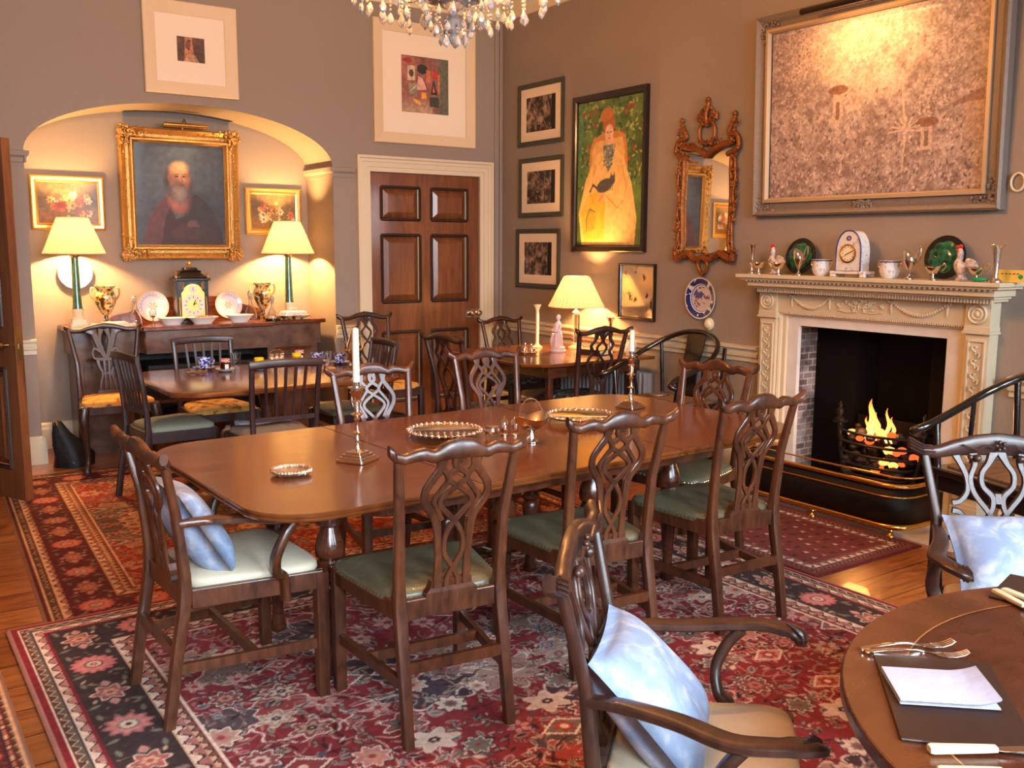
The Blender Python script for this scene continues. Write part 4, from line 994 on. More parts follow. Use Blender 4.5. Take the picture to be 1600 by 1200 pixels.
# ================================================================== FIREPLACE
fp = thing('fireplace', 'cream carved chimneypiece with swags, rosettes and a coal fire opening in the right wall', 'fireplace', (XW, FC, 0))
YC = 3.40-FC
mt = M['mantel']
def fx(x): return -x    # distance out from the wall
b = MB()  # shelf with stepped mouldings
for y0, y1, d, z0, z1 in ((-.865, .865, .26, 1.352, 1.374), (-.845, .845, .24, 1.338, 1.353), (-.81, .81, .205, 1.300, 1.338), (-.79, .79, .165, 1.285, 1.301), (-.775, .775, .14, 1.27, 1.286)):
    b.box(-d, 0, YC+y0, YC+y1, z0, z1)
sh = b.build('mantel_shelf', mt, fp, smoothed=False, bevel=.003)
b = MB()
for k in range(88): b.ball((-.070, -.60+k*1.2/87, 1.131), .0062, 6, 4, (1, .8, 1.3))
b.build('beading', mt, sh, ang=60)
b = MB()
for k in range(54): y = YC-.80+k*1.6/53; b.ball((-.225, y, 1.338), .011, 6, 4, (.8, .9, 1))
for k in range(88): y = YC-.765+k*1.53/87; b.box(-.155, -.13, y-.005, y+.005, 1.262, 1.285)
b.build('dentil_moulding', mt, sh, ang=60)
b = MB(); b.box(-.075, 0, -.63, .63, 1.135, 1.272); fr = b.build('frieze', mt, fp, smoothed=False)
def relief(fn): b = MB(); fn(b); return b
def swag(b, y0, y1):
    n = 24
    for k in range(n+1):
        t = k/n; y = y0+(y1-y0)*t; z = 1.243-.068*(1-(2*t-1)**2); r = .007+.006*math.sin(PI*t); b.ball((-.082, y, z), r, 8, 5)
    for y in (y0, y1):
        for k in range(7): a = k*.9; b.ball((-.080, y+.020*math.cos(a), 1.247+.011*math.sin(a)), .009, 6, 4)
        b.tube([(-.078, y, 1.238), (-.080, y, 1.205), (-.078, y, 1.172)], [.006, .010, .004], 6)
for y0, y1 in ((.52, .24), (-.18, -.52)): b = MB(); swag(b, y0, y1); b.build('swag_relief', mt, fr)
b = MB(); rnd = random.Random(3)
for k in range(70):
    u = rnd.gauss(0, .5); u = max(-1, min(1, u)); b.ball((-.078, u*.15+.03, 1.205+rnd.uniform(-.035, .04)*(1-abs(u)*.6)), rnd.uniform(.005, .012), 6, 4)
for s in (-1, 1): b.tube([(-.079, .03+s*.02, 1.17), (-.079, .03+s*.09, 1.165), (-.079, .03+s*.15, 1.175)], .006, 6)
b.build('basket_relief', mt, fr)
for s in (-1, 1):
    yc = s*.70
    b = MB(); b.box(-.095, 0, yc-.068, yc+.068, 1.135, 1.272); bl = b.build('corner_block', mt, fp, smoothed=False)
    b = MB(); b.lathe([(.052, 0), (.054, -.008), (.048, -.014), (.040, -.006), (.036, -.004), (.034, -.010), (.026, -.014), (.020, -.006), (.012, -.012), (0, -.018)], 28, (-.095, yc, 1.203), axis='x'); b.build('rosette', mt, bl)
    b = MB(); b.box(-.085, 0, yc-.066, yc+.066, 0, 1.10); b.box(-.105, 0, yc-.078, yc+.078, 1.098, 1.112); b.box(-.098, 0, yc-.073, yc+.073, 1.112, 1.137); b.box(-.105, 0, yc-.078, yc+.078, 0, .16); b.box(-.095, 0, yc-.072, yc+.072, .16, .18)
    for y in (yc-.044, yc+.044): b.box(-.094, -.08, y-.005, y+.005, .22, 1.06)
    for z in (.22, 1.06): b.box(-.094, -.08, yc-.049, yc+.049, z-.005, z+.005)
    pl = b.build('pilaster', mt, fp, smoothed=False, bevel=.002)
    b = MB(); rnd = random.Random(9)
    for k in range(22):
        z = .26+k*.036; q = 1 if k % 2 else -1
        b.tube([(-.087, yc+q*.002, z-.015), (-.092, yc+q*.018, z), (-.090, yc+q*.022, z+.014), (-.088, yc+q*.010, z+.018)], [.004, .006, .005, .004], 6); b.ball((-.089, yc, z+.012), .007, 6, 4)
    b.build('pilaster_carving', mt, pl)
b = MB(); rs = []   # moulded architrave round the opening
pr = [(0, -.025), (.012, -.03), (.018, -.045), (.035, -.048), (.052, -.048), (.056, -.06), (.072, -.066), (.085, -.06), (.085, 0)]
for (y, z, sy, sz) in ((-.57, 0, -1, 0), (-.57, 1.062+.045, -1, 1), (.57, 1.062+.045, 1, 1), (.57, 0, 1, 0)):
    rs.append([V((e, y+sy*d*.78, z+sz*d*.36)) for d, e in pr])
b.loft(rs); b.build('architrave', mt, fp, ang=25)
b = MB()
for s in (-1, 1): y0, y1 = sorted((s*.50, s*.575)); b.box(-.03, 0, y0, y1, 0, 1.055)
b.box(-.03, 0, -.575, .575, 1.055, 1.11); b.build('marble_slip', M['marble_white'], fp, smoothed=False)
# fire box behind the wall plane
for s in (-1, 1): b = MB(); b.box(.0, .42, min(s*.545, s*.50), max(s*.545, s*.50), 0, 1.2); b.build('brick_cheek', M['brick'], fp, smoothed=False)
b = MB(); b.box(.40, .46, -.54, .54, 0, 1.2); b.box(0, .46, -.54, .54, 1.1, 1.16); b.box(-.02, .46, -.5, .5, -.0, .02); b.build('fire_back', M['soot'], fp, smoothed=False)
for y0, y1 in ((.20, .50), (-.50, -.30)): b = MB(); b.box(.16, .40, y0, y1, 0, 1.1); b.build('inner_cheek', M['soot'], fp, smoothed=False)
b = MB(); b.box(-.40, 0, YC-.80, YC+.80, .001, .022); b.build('hearth_stone', M['marble_white'], fp, smoothed=False)
# grate
g = thing('fire_grate', 'black iron basket grate with curved bars holding the burning coals', 'fire grate', (XW+.02, 3.36, .022))
for k, z in enumerate((.17, .235, .30, .365, .43)):
    q = .78+.055*k; b = MB(); b.tube([(-.02-.16*q*math.cos(a)+.06, .27*q*math.sin(a)*1.0, z) for a in [PI*(i/16-.5) for i in range(17)]], .0085, 8); b.build('grate_bar', M['iron'], g)
b = MB(); b.box(-.06, .16, -.22, .22, .14, .155); b.box(.13, .15, -.23, .23, .14, .50); b.build('grate_back', M['soot'], g)
for s in (-1, 1):
    b = MB(); b.tube(smooth([(.03, s*.16, 0), (-.02, s*.20, .06), (.02, s*.235, .16), (.03, s*.27, .30), (.03, s*.285, .45)], 4), .012, 8); b.box(.0, .07, s*.285-.03, s*.285+.03, .45, .465); b.build('grate_leg', M['iron'], g)
    b = MB(); b.lathe([(.028, .465), (.030, .475), (.012, .49), (.020, .51), (.022, .53), (.010, .545), (.014, .565), (.0, .585)], 14, (.03, s*.285, 0)); b.build('urn_finial', M['iron'], g)
rnd = random.Random(5)
for k in range(70):
    x, y, z = rnd.uniform(-.05, .12), rnd.uniform(-.19, .19), rnd.uniform(.17, .44)
    if abs(y) > .22*(.6+z): continue
    q = rnd.random(); b = MB(); b.ball((x, y, z), rnd.uniform(.022, .038), 6, 4, (1, 1.1, .8))
    b.build(*(('coal', M['dark']) if q < .80 else ('glowing_coal', M['ember']) if q < .95 else ('hot_coal', M['ember_hot'])), g, smoothed=False)
fl_ = thing('fire_flames', 'two yellow tongues of flame rising from the coals', 'fire', (XW+.03, 3.375, .40))
for (y, w, h, x) in ((.035, .026, .25, 0), (.012, .018, .17, .02), (-.075, .014, .21, 0), (-.098, .013, .16, .015), (.055, .014, .14, -.01)):
    b = MB(); n = 10; b.loft([ring(V((x, y+.012*math.sin(i*.9), i*h/n)), V((1, 0, 0)), V((0, 1, 0)), w*.6*max(.03, math.sin(PI*min(1, (i+1.6)/(n+1.6)))**.9), w*max(.03, math.sin(PI*min(1, (i+1.6)/(n+1.6)))**.9), 12) for i in range(n+1)]); b.build('flame_tongue', M['flame'], fl_)
# fender
f = thing('fender', 'low brass-railed black fender with rounded ends standing before the hearth', 'fender', (0, 0, 0))
def fend(x0=4.475, y0=2.86, y1=4.02, r=.14):
    P = [(4.86, y0-.0, 0)]; 
    P += [(x0+r-r*math.sin(a), y0+r-r*math.cos(a), 0) for a in [PI/2*i/8 for i in range(9)]]
    P += [(x0+r-r*math.cos(a), y1-r+r*math.sin(a), 0) for a in [PI/2*i/8 for i in range(9)]]
    return P+[(4.86, y1, 0)]
F0 = fend()
def lift(P, z, d=0): return [(x-d, y, z) for x, y, _ in P]
b = MB(); b.loft([[V((x, y, z)) for x, y, z in lift(F0, zz)] for zz in (.075, .275)], cap=False, closed=False); pn = b.build('mesh_panel', M['mesh_black'], f); so = pn.modifiers.new('t', 'SOLIDIFY'); so.thickness = .006
for nm, z, r_ in (('top_rail', .285, .013), ('upper_rail', .225, .006), ('base_rail', .062, .017)):
    b = MB(); b.tube(lift(F0, z, .004), r_, 10); b.build(nm, M['brass'], f)
b = MB(); b.tube([(x+.05, y, .325) for x, y, _ in F0[1:-1]], .005, 8); b.build('inner_rail', M['brass'], f)
for (x, y) in ((4.50, 2.93), (4.475, 3.42), (4.50, 3.95), (4.475, 3.85)):
    if (x, y) == (4.475, 3.85): continue
    b = MB(); b.lathe([(.012, .052), (.016, .04), (.010, .028), (.022, .012), (.024, .001), (0, .001)], 12, (x, y, 0)); b.build('foot', M['brass'], f)

# ================================================================== PICTURES
def frame_ring(b, w, h, prof, on):
    """prof [(inset from outer edge, height)] ; on(u, v, d) -> world"""
    rs = []
    for (u, v, su, sv) in ((0, 0, 1, 1), (w, 0, -1, 1), (w, h, -1, -1), (0, h, 1, -1), (0, 0, 1, 1)):
        rs.append([on(u+su*i, v+sv*i, d) for i, d in prof])
    return b.loft(rs, cap=False)
def mapper(wall, a0, z0, tilt=0):
    if wall == 'y': base, T = None, on_y(a0, z0, YW)
    elif wall == 'a': T = on_y(a0, z0, YA)
    else: T = on_x(a0, z0, XW)
    return T
def picture(name, label, wall, a0, z0, w, h, prof, fm, canv, matw=0, mm='mat_board', pm='canvas', tilt=0, cat='picture', group=None, fname='frame', glaze=False):
    T = mapper(wall, 0, 0); o = thing(name, label, cat, group=group)
    o.location = T @ V((a0, z0, 0)) if wall != 'x' else V((XW, a0, z0))
    R3 = T.to_3x3().to_4x4() @ Matrix.Rotation(tilt, 4, 'X')
    on = lambda u, v, d: R3 @ V((u, v, d))
    b = MB(); frame_ring(b, w, h, prof+[(prof[0][0], .0)], on); b.build(fname, fm, o, ang=25)
    fw = prof[-1][0]; d0 = max(.008, prof[-1][1]-.004)
    if matw:
        b = MB(); frame_ring(b, w-2*fw, h-2*fw, [(0, d0), (matw, d0), (matw, d0-.003)], lambda u, v, d: on(u+fw, v+fw, d)); b.build('mount', M[mm], o, smoothed=False)
    q = fw+matw
    Tm = R3 @ Matrix.Translation((q, q, d0-.003))
    canv.build('painting' if pm == 'canvas' else 'print', M[pm], Tm, o)
    b = MB(); b.box(.01, w-.01, .01, h-.01, .001, .004); b.v = [tuple(on(*p)) for p in b.v]; b.build('backing', M['dark'], o, smoothed=False)
    return o, on
# --- portrait of a bearded man
W_, H_ = .92, 1.01; fw = .115
c = Canvas(W_-2*fw+.004, H_-2*fw+.004, .0042, (62, 68, 74)); n = c.noise(4, 4, 4); c.im *= (.62+.75*n)[..., None]; cx, cy = c.w*.50, c.h*.665
c.mask(np.clip(1-np.hypot((c.X-cx)/.45, (c.Y-cy)/.5), 0, 1), (92, 104, 116), .8)
c.poly([(.05, 0), (.09, .18), (.18, .33), (.29, .40), (.38, .37), (.47, .40), (.58, .30), (.66, .12), (.68, 0)], (58, 38, 40))
c.poly([(.03, .0), (.10, .24), (.20, .36), (.30, .41), (.22, .2), (.18, 0)], (104, 66, 66), .8)
c.poly([(.24, .40), (.42, .40), (.36, .22), (.30, .20)], (64, 92, 92)); c.ell(.33, .36, .085, .12, (176, 96, 84), .2, .5); c.ell(.33, .36, .05, .07, (196, 112, 92), .1, .6)
c.ell(cx-.018, cy-.03, .105, .14, (66, 54, 52), .1, .4); c.ell(cx-.01, cy+.008, .084, .116, (176, 114, 82), .12, .35); c.ell(cx-.012, cy+.076, .07, .05, (226, 176, 122), .1, .7); c.ell(cx+.008, cy+.0, .03, .05, (206, 146, 104), 0, .7)
c.ell(cx-.02, cy-.11, .08, .085, (112, 94, 88), .2, .6); c.ell(cx-.01, cy-.13, .05, .06, (146, 128, 116), .3, .8); c.ell(cx+.004, cy-.055, .02, .008, (140, 60, 52), 0, .6)
for dx_ in (-.03, .024): c.ell(cx+dx_, cy+.012, .014, .006, (52, 34, 30), 0, .6); c.line([(cx+dx_-.015, cy+.026), (cx+dx_+.015, cy+.03)], .005, (96, 66, 54))
c.line([(cx+.004, cy+.012), (cx+.014, cy-.028), (cx+.002, cy-.034)], .006, (136, 78, 60)); c.ell(cx-.085, cy-.005, .014, .024, (156, 92, 74), 0, .4)
c.poly([(.25, .10), (.36, .17), (.46, .19), (.56, .13), (.5, .05), (.3, .04)], (74, 46, 42)); c.ell(.43, .17, .04, .026, (146, 86, 68), .5, .6)
for k in range(4): c.line([(.42+.012*k, .18), (.445+.012*k, .145)], .008, (166, 102, 80))
c.ell(.52, .24, .13, .15, (42, 48, 54), .3, 1.2, .7); c.grain(.3, 30, 2)
prof = [(0, 0), (0, .05), (.012, .062), (.03, .045), (.05, .028), (.07, .03), (.085, .05), (.095, .05), (.105, .03), (fw, .02)]
o, on = picture('portrait_painting', 'large gilt-framed portrait of a bald bearded man hanging in the alcove', 'a', 1.75, 1.425, W_, H_, prof, M['gold'], c, tilt=.03)
rnd = random.Random(2)
for (u, v, su, sv) in ((0, 0, 1, 1), (W_, 0, -1, 1), (W_, H_, -1, -1), (0, H_, 1, -1)):
    b = MB()
    for k in range(75):
        r_ = abs(rnd.gauss(0, .085)); q = rnd.random() < .5
        uu, vv = (rnd.uniform(.0, .09), r_) if q else (r_, rnd.uniform(.0, .09)); b.ball(on(u+su*(uu-.008), v+sv*(vv-.008), rnd.uniform(.04, .062)), rnd.uniform(.007, .016), 6, 4)
    b.build('corner_carving', M['gold'], o)
b = MB()
for k in range(120):
    t = rnd.random(); s = rnd.randrange(4); e = rnd.uniform(.02, .05); u, v = ((t*W_, e), (t*W_, H_-e), (e, t*H_), (W_-e, t*H_))[s]; b.ball(on(u, v, .048), .007, 6, 4)
b.build('frame_carving', M['gold'], o)
# --- picture light over it
def picture_light(label, pos, axis, L, mat, drop, name='picture_light', r=.017, arm=.10):
    t = thing(name, label, 'picture light', pos); b = MB()
    ax = V((1, 0, 0)) if axis == 'x' else V((0, 1, 0)); out = V((0, -1, 0)) if axis == 'x' else V((-1, 0, 0))
    b.tube([ax*(-L/2), ax*(-L/2+.004), ax*(L/2-.004), ax*(L/2)], [r*.8, r, r, r*.8], 14); b.build('light_tube', M[mat], t)
    b = MB(); b.tube(smooth([tuple(-out*arm+V((0, 0, -.02))), tuple(-out*arm*.9+V((0, 0, .03))), tuple(-out*arm*.4+V((0, 0, .05))), (0, 0, .01)], 5), .005, 8); b.build('swan_arm', M[mat], t)
    return t
picture_light('brass picture light above the portrait in the alcove', (2.235, YA-.16, 2.455), 'x', .34, 'brass', 0)
# --- two small flower pieces
def flowers(w, h, seed):
    c = Canvas(w, h, .004, (120, 96, 62)); rnd = random.Random(seed); c.im *= (.6+.8*c.noise(6, seed))[..., None]; c.rect(0, 0, w, h*.28, (128, 84, 40), .8)
    for k in range(60):
        x, y = rnd.gauss(w*.5, w*.17), rnd.gauss(h*.42, h*.12); c.rosette(x, y, rnd.uniform(.012, .032), 6, [(1, .2, rnd.choice([(226, 176, 96), (206, 110, 70), (236, 214, 160), (170, 72, 50), (96, 92, 50)])), (.4, 0, (150, 80, 40))])
    c.grain(.4, 50, seed); return c
gp = [(0, 0), (0, .018), (.008, .024), (.016, .014), (.034, .012), (.040, .020), (.052, .016)]
picture('flower_painting', 'gilt-framed still life with flowers behind the left lamp', 'a', 1.125, 1.645, .515, .40, gp, M['gold_smooth'], flowers(.415, .30, 4))
picture('flower_painting', 'gilt-framed still life with flowers behind the right lamp', 'a', 2.73, 1.625, .49, .385, gp, M['gold_smooth'], flowers(.39, .285, 8))
# --- framed works on the end wall
lime = [(0, 0), (0, .028), (.006, .034), (.035, .03), (.075, .016), (.09, .014)]
c = Canvas(.201, .236, .003, (92, 58, 42)); c.im *= (.5+.9*c.noise(14, 3))[..., None]; c.poly([(.05, 0), (.06, .2), (.11, .2), (.115, .10), (.13, 0)], (172, 112, 76)); c.ell(.08, .12, .02, .03, (120, 70, 50)); c.ell(.09, .15, .008, .008, (60, 34, 30)); c.ell(.085, .09, .008, .008, (60, 34, 30)); c.poly([(.04, 0), (.16, 0), (.13, .05), (.07, .05)], (196, 150, 104), .7); c.grain(.5, 60, 3)
picture('framed_picture', 'tiny dark picture in a wide cream frame hung above the arch', 'y', 1.842, 2.625, .68, .655, lime, M['off_frame'], c, .15, 'mat_board2', 'canvas')
c = Canvas(.461, .458, .003, (150, 96, 84)); c.im *= (.75+.5*c.noise(8, 6))[..., None]; c.mask(np.clip((c.X-.3)/.1, 0, 1), (92, 100, 84), .9)
c.mask(np.clip((.14-c.Y)/.1, 0, 1)*(c.X < .3), (186, 160, 130), .8)
c.rect(.06, .26, .13, .38, (206, 186, 156)); c.ell(.095, .32, .022, .03, (96, 70, 50)); c.ell(.20, .36, .05, .04, (46, 50, 40)); c.rect(.24, .26, .28, .36, (196, 110, 80)); c.rect(.30, .29, .35, .36, (190, 58, 46)); c.poly([(.14, .18), (.16, .31), (.21, .30), (.25, .19)], (214, 170, 150)); c.line([(.14, .18), (.155, .31), (.21, .29), (.25, .19), (.14, .18)], .008, (130, 40, 56)); c.poly([(.28, .16), (.31, .29), (.35, .16)], (46, 40, 36)); c.poly([(.30, .18), (.31, .24), (.325, .18)], (200, 110, 70)); c.rect(.35, .17, .37, .33, (212, 122, 90)); c.rect(.19, .12, .24, .17, (232, 160, 60)); c.rect(.07, .15, .15, .24, (150, 140, 118)); c.line([(.08, .17), (.14, .22)], .006, (230, 226, 214)); c.ell(.06, .42, .04, .02, (168, 50, 50)); c.rect(.27, .06, .36, .14, (60, 66, 56)); c.ell(.15, .09, .04, .014, (222, 160, 70), -.5); c.grain(.35, 50, 9)
picture('framed_picture', 'colourful abstract picture in a large cream frame above the brown door', 'y', 3.65, 2.39, .985, .99, lime, M['off_frame'], c, .175, 'mat_board2', 'canvas')
# --- three small prints
eng = [(0, 0), (0, .018), (.012, .022), (.030, .014), (.040, .012)]
def engraving(w, h, seed):
    c = Canvas(w, h, .003, (128, 106, 88)); n = c.noise(22, seed, 3); c.im *= (.35+1.1*np.clip((n-.3)*2, 0, 1))[..., None]; rnd = random.Random(seed)
    for k in range(24): x, y = rnd.uniform(0, w), rnd.uniform(0, h); c.line([(x, y), (x+rnd.gauss(0, .03), y+rnd.gauss(0, .05))], .005, rnd.choice([(50, 38, 34), (180, 156, 128)]))
    return c
for (lab, y0, z0, w, h, sd) in (('topmost of the three small prints hung in a column near the corner', 7.068, 2.397, .652, .52, 1), ('middle one of the three small prints hung in a column near the corner', 7.052, 1.79, .64, .505, 2), ('lowest of the three small prints, next to the shaded lamp', 7.085, 1.178, .635, .512, 3)):
    picture('framed_print', lab, 'x', y0, z0, w, h, eng, M['green_frame'], engraving(w-.29, h-.22, sd), .075, 'mat_board', 'print', group='three small prints')
    # the sheet is wider than the picture: side margins
# --- woman with a cat
w, h = .885, 1.225; fw = .055
c = Canvas(w-2*fw+.004, h-2*fw+.004, .0045, (92, 118, 58)); c.im *= (.55+.8*c.noise(7, 12))[..., None]; rnd = random.Random(12)
for k in range(420): x, y = rnd.uniform(0, c.w), rnd.uniform(.45, c.h); c.leaf(x, y, .05, .026, rnd.uniform(0, PI), rnd.choice([(60, 92, 52), (150, 160, 84), (104, 130, 64), (176, 172, 104), (46, 76, 54)]))
for k in range(22): c.ell(rnd.uniform(.02, c.w-.02), rnd.uniform(.6, c.h), .016, .016, (176, 62, 56), 0, .4)
c.mask((c.X < .05+.02*np.sin(c.Y*9)).astype(float)*(c.Y > .5), (84, 140, 104), .6)
c.poly([(.15, .30), (.15, .72), (.19, .82), (.30, .86), (.48, .87), (.58, .83), (.60, .72), (.62, .3)], (206, 138, 72)); c.poly([(.18, .30), (.18, .72), (.22, .80), (.54, .82), (.57, .72), (.58, .3)], (226, 178, 106))
c.poly([(.06, 0), (.02, .25), (.10, .50), (.22, .68), (.32, .74), (.46, .74), (.56, .66), (.66, .45), (.72, .2), (.70, 0)], (236, 190, 116))
c.poly([(.10, .02), (.05, .22), (.12, .38), (.26, .42), (.35, .34), (.34, .05)], (232, 176, 62)); c.ell(.17, .2, .06, .1, (222, 160, 52)); c.line([(.12, .1), (.12, .2), (.16, .28), (.22, .26)], .012, (90, 130, 90))
c.ell(.38, .93, .075, .09, (176, 104, 58)); c.ell(.35, 1.0, .08, .05, (188, 118, 66), .3); c.ell(.385, .85, .05, .075, (232, 188, 146)); c.ell(.365, .865, .010, .005, (60, 46, 40)); c.ell(.402, .865, .010, .005, (60, 46, 40)); c.line([(.384, .86), (.388, .835)], .005, (190, 130, 100)); c.ell(.385, .818, .014, .005, (190, 84, 74)); c.rect(.365, .74, .405, .79, (226, 180, 136))
c.poly([(.31, .77), (.46, .77), (.43, .62), (.38, .56), (.33, .64)], (126, 132, 116))
for k in range(40): c.ell(rnd.uniform(.32, .45), rnd.uniform(.6, .76), .009, .007, rnd.choice([(196, 186, 150), (84, 92, 86)]))
c.ell(.34, .46, .10, .05, (92, 88, 80), .25); c.ell(.43, .50, .035, .035, (84, 80, 74)); c.poly([(.405, .52), (.415, .56), (.43, .53)], (84, 80, 74)); c.poly([(.44, .53), (.455, .56), (.465, .52)], (84, 80, 74)); c.line([(.25, .44), (.20, .47), (.16, .42)], .016, (70, 66, 62))
for k in range(9): c.line([(.27+k*.02, .42), (.285+k*.02, .50)], .005, (46, 44, 44))
c.ell(.30, .37, .05, .028, (226, 160, 110), .5); c.line([(.26, .34), (.32, .38)], .006, (196, 110, 70)); c.line([(.36, .38), (.50, .28), (.56, .34)], .007, (186, 126, 66)); c.line([(.22, .62), (.17, .40), (.22, .30)], .006, (190, 130, 70)); c.line([(.54, .6), (.60, .44), (.55, .3)], .006, (190, 130, 70)); c.grain(.18, 30, 7)
picture('woman_portrait', 'tall black-framed painting of a seated woman with a tabby cat on her lap', 'x', 6.275, 1.50, w, h, [(0, 0), (0, .03), (.008, .034), (.04, .030), (.048, .02), (fw, .016)], M['black_frame'], c, tilt=-.0)
# --- small mottled looking glass
w, h = .41, .43; c = Canvas(w-.05, h-.05, .003, (206, 150, 90)); n = c.noise(16, 31, 4); c.im[:] = np.array((222, 176, 122))/255; c.im *= (1-.55*np.clip((n-.58)*8, 0, 1)*(.3+c.X/c.w))[..., None]
t = thing('antique_mirror', 'small foxed mirror in a thin black frame beside the shaded lamp', 'mirror', (XW, 5.68, .985)); R3 = on_x(0, 0, 0)
on = lambda u, v, d: R3 @ V((u, v, d))
b = MB(); frame_ring(b, w, h, [(0, 0), (0, .022), (.008, .026), (.02, .02), (.025, .01), (.025, .0)], on); b.build('frame', M['black_frame'], t, ang=25)
m, nt, bb = newmat('foxed_mirror'); tc = N(nt, 'ShaderNodeTexCoord'); no = N(nt, 'ShaderNodeTexNoise', Scale=14.0, Detail=6.0, Distortion=.5); nt.links.new(tc.outputs['Object'], no.inputs['Vector']); r = ramp(nt, [(.33, rgb(90, 66, 46)), (.42, rgb(226, 202, 168))]); nt.links.new(no.outputs['Fac'], r.inputs[0]); nt.links.new(r.outputs[0], bb.inputs['Base Color']); bb.inputs['Metallic'].default_value = .9; bb.inputs['Roughness'].default_value = .12
b = MB(); b.box(.022, w-.022, .022, h-.022, .003, .009); b.v = [tuple(on(*p)) for p in b.v]; b.build('mirror_glass', m, t, smoothed=False)
# --- rococo mirror
t = thing('rococo_mirror', 'tall carved and gilded rococo mirror between woman portrait and tapestry', 'mirror', (XW, 4.775, 1.40))
zz = lambda z: z-1.40
b = MB(); b.box(-.012, -.004, -.215, .215, zz(1.50), zz(2.20)); b.build('mirror_glass', M['mirror'], t, smoothed=False)
b = MB()
for s in (-1, 1):
    b.tube(smooth([(-.02, s*.235, zz(1.50)), (-.022, s*.222, zz(1.60)), (-.022, s*.232, zz(1.85)), (-.022, s*.222, zz(2.1)), (-.02, s*.24, zz(2.2))], 6), .017, 8)
    b.tube(smooth([(-.028, s*.262, zz(1.52)), (-.03, s*.250, zz(1.7)), (-.03, s*.268, zz(1.78)), (-.03, s*.252, zz(1.9)), (-.03, s*.27, zz(2.0)), (-.03, s*.255, zz(2.15))], 6), .011, 8)
    b.tube(smooth([(-.03, s*.19, zz(2.16)), (-.035, s*.29, zz(2.20)), (-.03, s*.27, zz(2.28)), (-.03, s*.20, zz(2.30)), (-.03, s*.24, zz(2.38)), (-.028, s*.25, zz(2.41))], 6), [.018]*26+[.010]*5, 8)
    b.ball((-.03, s*.245, zz(2.42)), .02, 8, 6); b.tube(smooth([(-.03, s*.24, zz(2.24)), (-.032, s*.12, zz(2.22)), (-.032, s*.04, zz(2.19)), (-.03, 0, zz(2.16))], 6), .022, 8)
    b.tube(smooth([(-.03, 0, zz(2.24)), (-.032, s*.06, zz(2.27)), (-.034, s*.072, zz(2.34)), (-.03, s*.03, zz(2.40))], 6), .014, 8); b.tube(smooth([(-.03, 0, zz(2.38)), (-.034, s*.05, zz(2.43)), (-.034, s*.08, zz(2.41)), (-.03, s*.075, zz(2.45))], 5), .016, 8)
    b.tube(smooth([(-.03, s*.28, zz(1.50)), (-.035, s*.25, zz(1.46)), (-.035, s*.15, zz(1.50)), (-.032, s*.08, zz(1.46)), (-.03, 0, zz(1.47))], 6), .023, 8); b.tube(smooth([(-.03, 0, zz(1.47)), (-.034, s*.045, zz(1.43)), (-.03, s*.03, zz(1.38)), (-.028, 0, zz(1.35))], 5), .013, 8)
    b.ball((-.03, s*.27, zz(1.46)), .024, 8, 6); b.ball((-.03, s*.275, zz(1.52)), .018, 8, 6)
b.tube(smooth([(-.03, 0, zz(2.36)), (-.036, .012, zz(2.44)), (-.034, -.008, zz(2.50)), (-.03, .01, zz(2.535))], 5), .018, 8); b.ball((-.03, .004, zz(2.54)), .018, 8, 6)
rnd = random.Random(17)
for s in (-1, 1):
    for k in range(46):
        z = rnd.uniform(1.46, 2.36); y = s*(.245+rnd.uniform(-.02, .038)); b.tube([(-.03, y, zz(z)), (-.04, y+s*rnd.uniform(.0, .02), zz(z)+.018), (-.034, y+s*rnd.uniform(-.01, .03), zz(z)+.034)], [.004, .009, .003], 6)
    for k in range(16):
        y = s*rnd.uniform(0, .26); b.ball((-.036, y, zz(2.25)+rnd.uniform(-.03, .03)), rnd.uniform(.008, .014), 6, 4); b.ball((-.036, y, zz(1.475)+rnd.uniform(-.025, .02)), rnd.uniform(.008, .014), 6, 4)
for k in range(26): a = rnd.uniform(0, 6.28); b.tube([(-.03, .05*math.cos(a), zz(2.43)+.05*math.sin(a)), (-.042, .07*math.cos(a), zz(2.43)+.06*math.sin(a)), (-.034, .08*math.cos(a+.3), zz(2.43)+.066*math.sin(a+.3))], [.006, .011, .003], 6)
b.build('carved_frame', M['dark_gilt'], t)
# --- tapestry picture above the chimneypiece
w, h = 1.645, 1.235; fw = .115
c = Canvas(w-2*fw+.004, h-2*fw+.004, .0042, (168, 140, 128)); rnd = random.Random(21)
n1 = c.noise(5, 41, 4); n2 = c.noise(26, 42, 3); top = np.clip((c.Y/c.h-.35)*1.7, 0, 1)
sh_ = np.clip(.50+.9*(n2-.5)*1.6+.5*(n1-.5), 0, 1); lo, hi = np.array((128, 108, 104))/255, np.array((190, 172, 166))/255
c.im = lo+(hi-lo)*sh_[..., None]; sky = np.clip((n1+top*.62-.72)*5, 0, 1)*np.clip(1-np.abs(c.X/c.w-.42)/.36, 0, 1)**.5; c.mask(sky, (214, 188, 168), .75)
for k in range(900):
    x = rnd.uniform(0, c.w); y = rnd.uniform(0, c.h*.62)*rnd.random()**.4; s = rnd.uniform(.009, .02); cc = rnd.choice([(112, 92, 90), (202, 184, 176), (150, 126, 120), (184, 164, 156), (104, 88, 90)])
    c.leaf(x, y, s*2, s*.9, rnd.choice([1.4, 1.7, .6, 2.4]), cc); 
    if k % 3 == 0: c.ell(x, y+s*1.1, s*.35, s*.35, (196, 170, 156))
for k in range(900):
    side = rnd.random() < .5; x = rnd.gauss(.14 if side else c.w-.24, .10); y = rnd.uniform(c.h*.45, c.h); c.leaf(x, y, .024, .014, rnd.uniform(0, PI), rnd.choice([(132, 110, 104), (180, 158, 150), (150, 128, 120), (192, 170, 160)]))
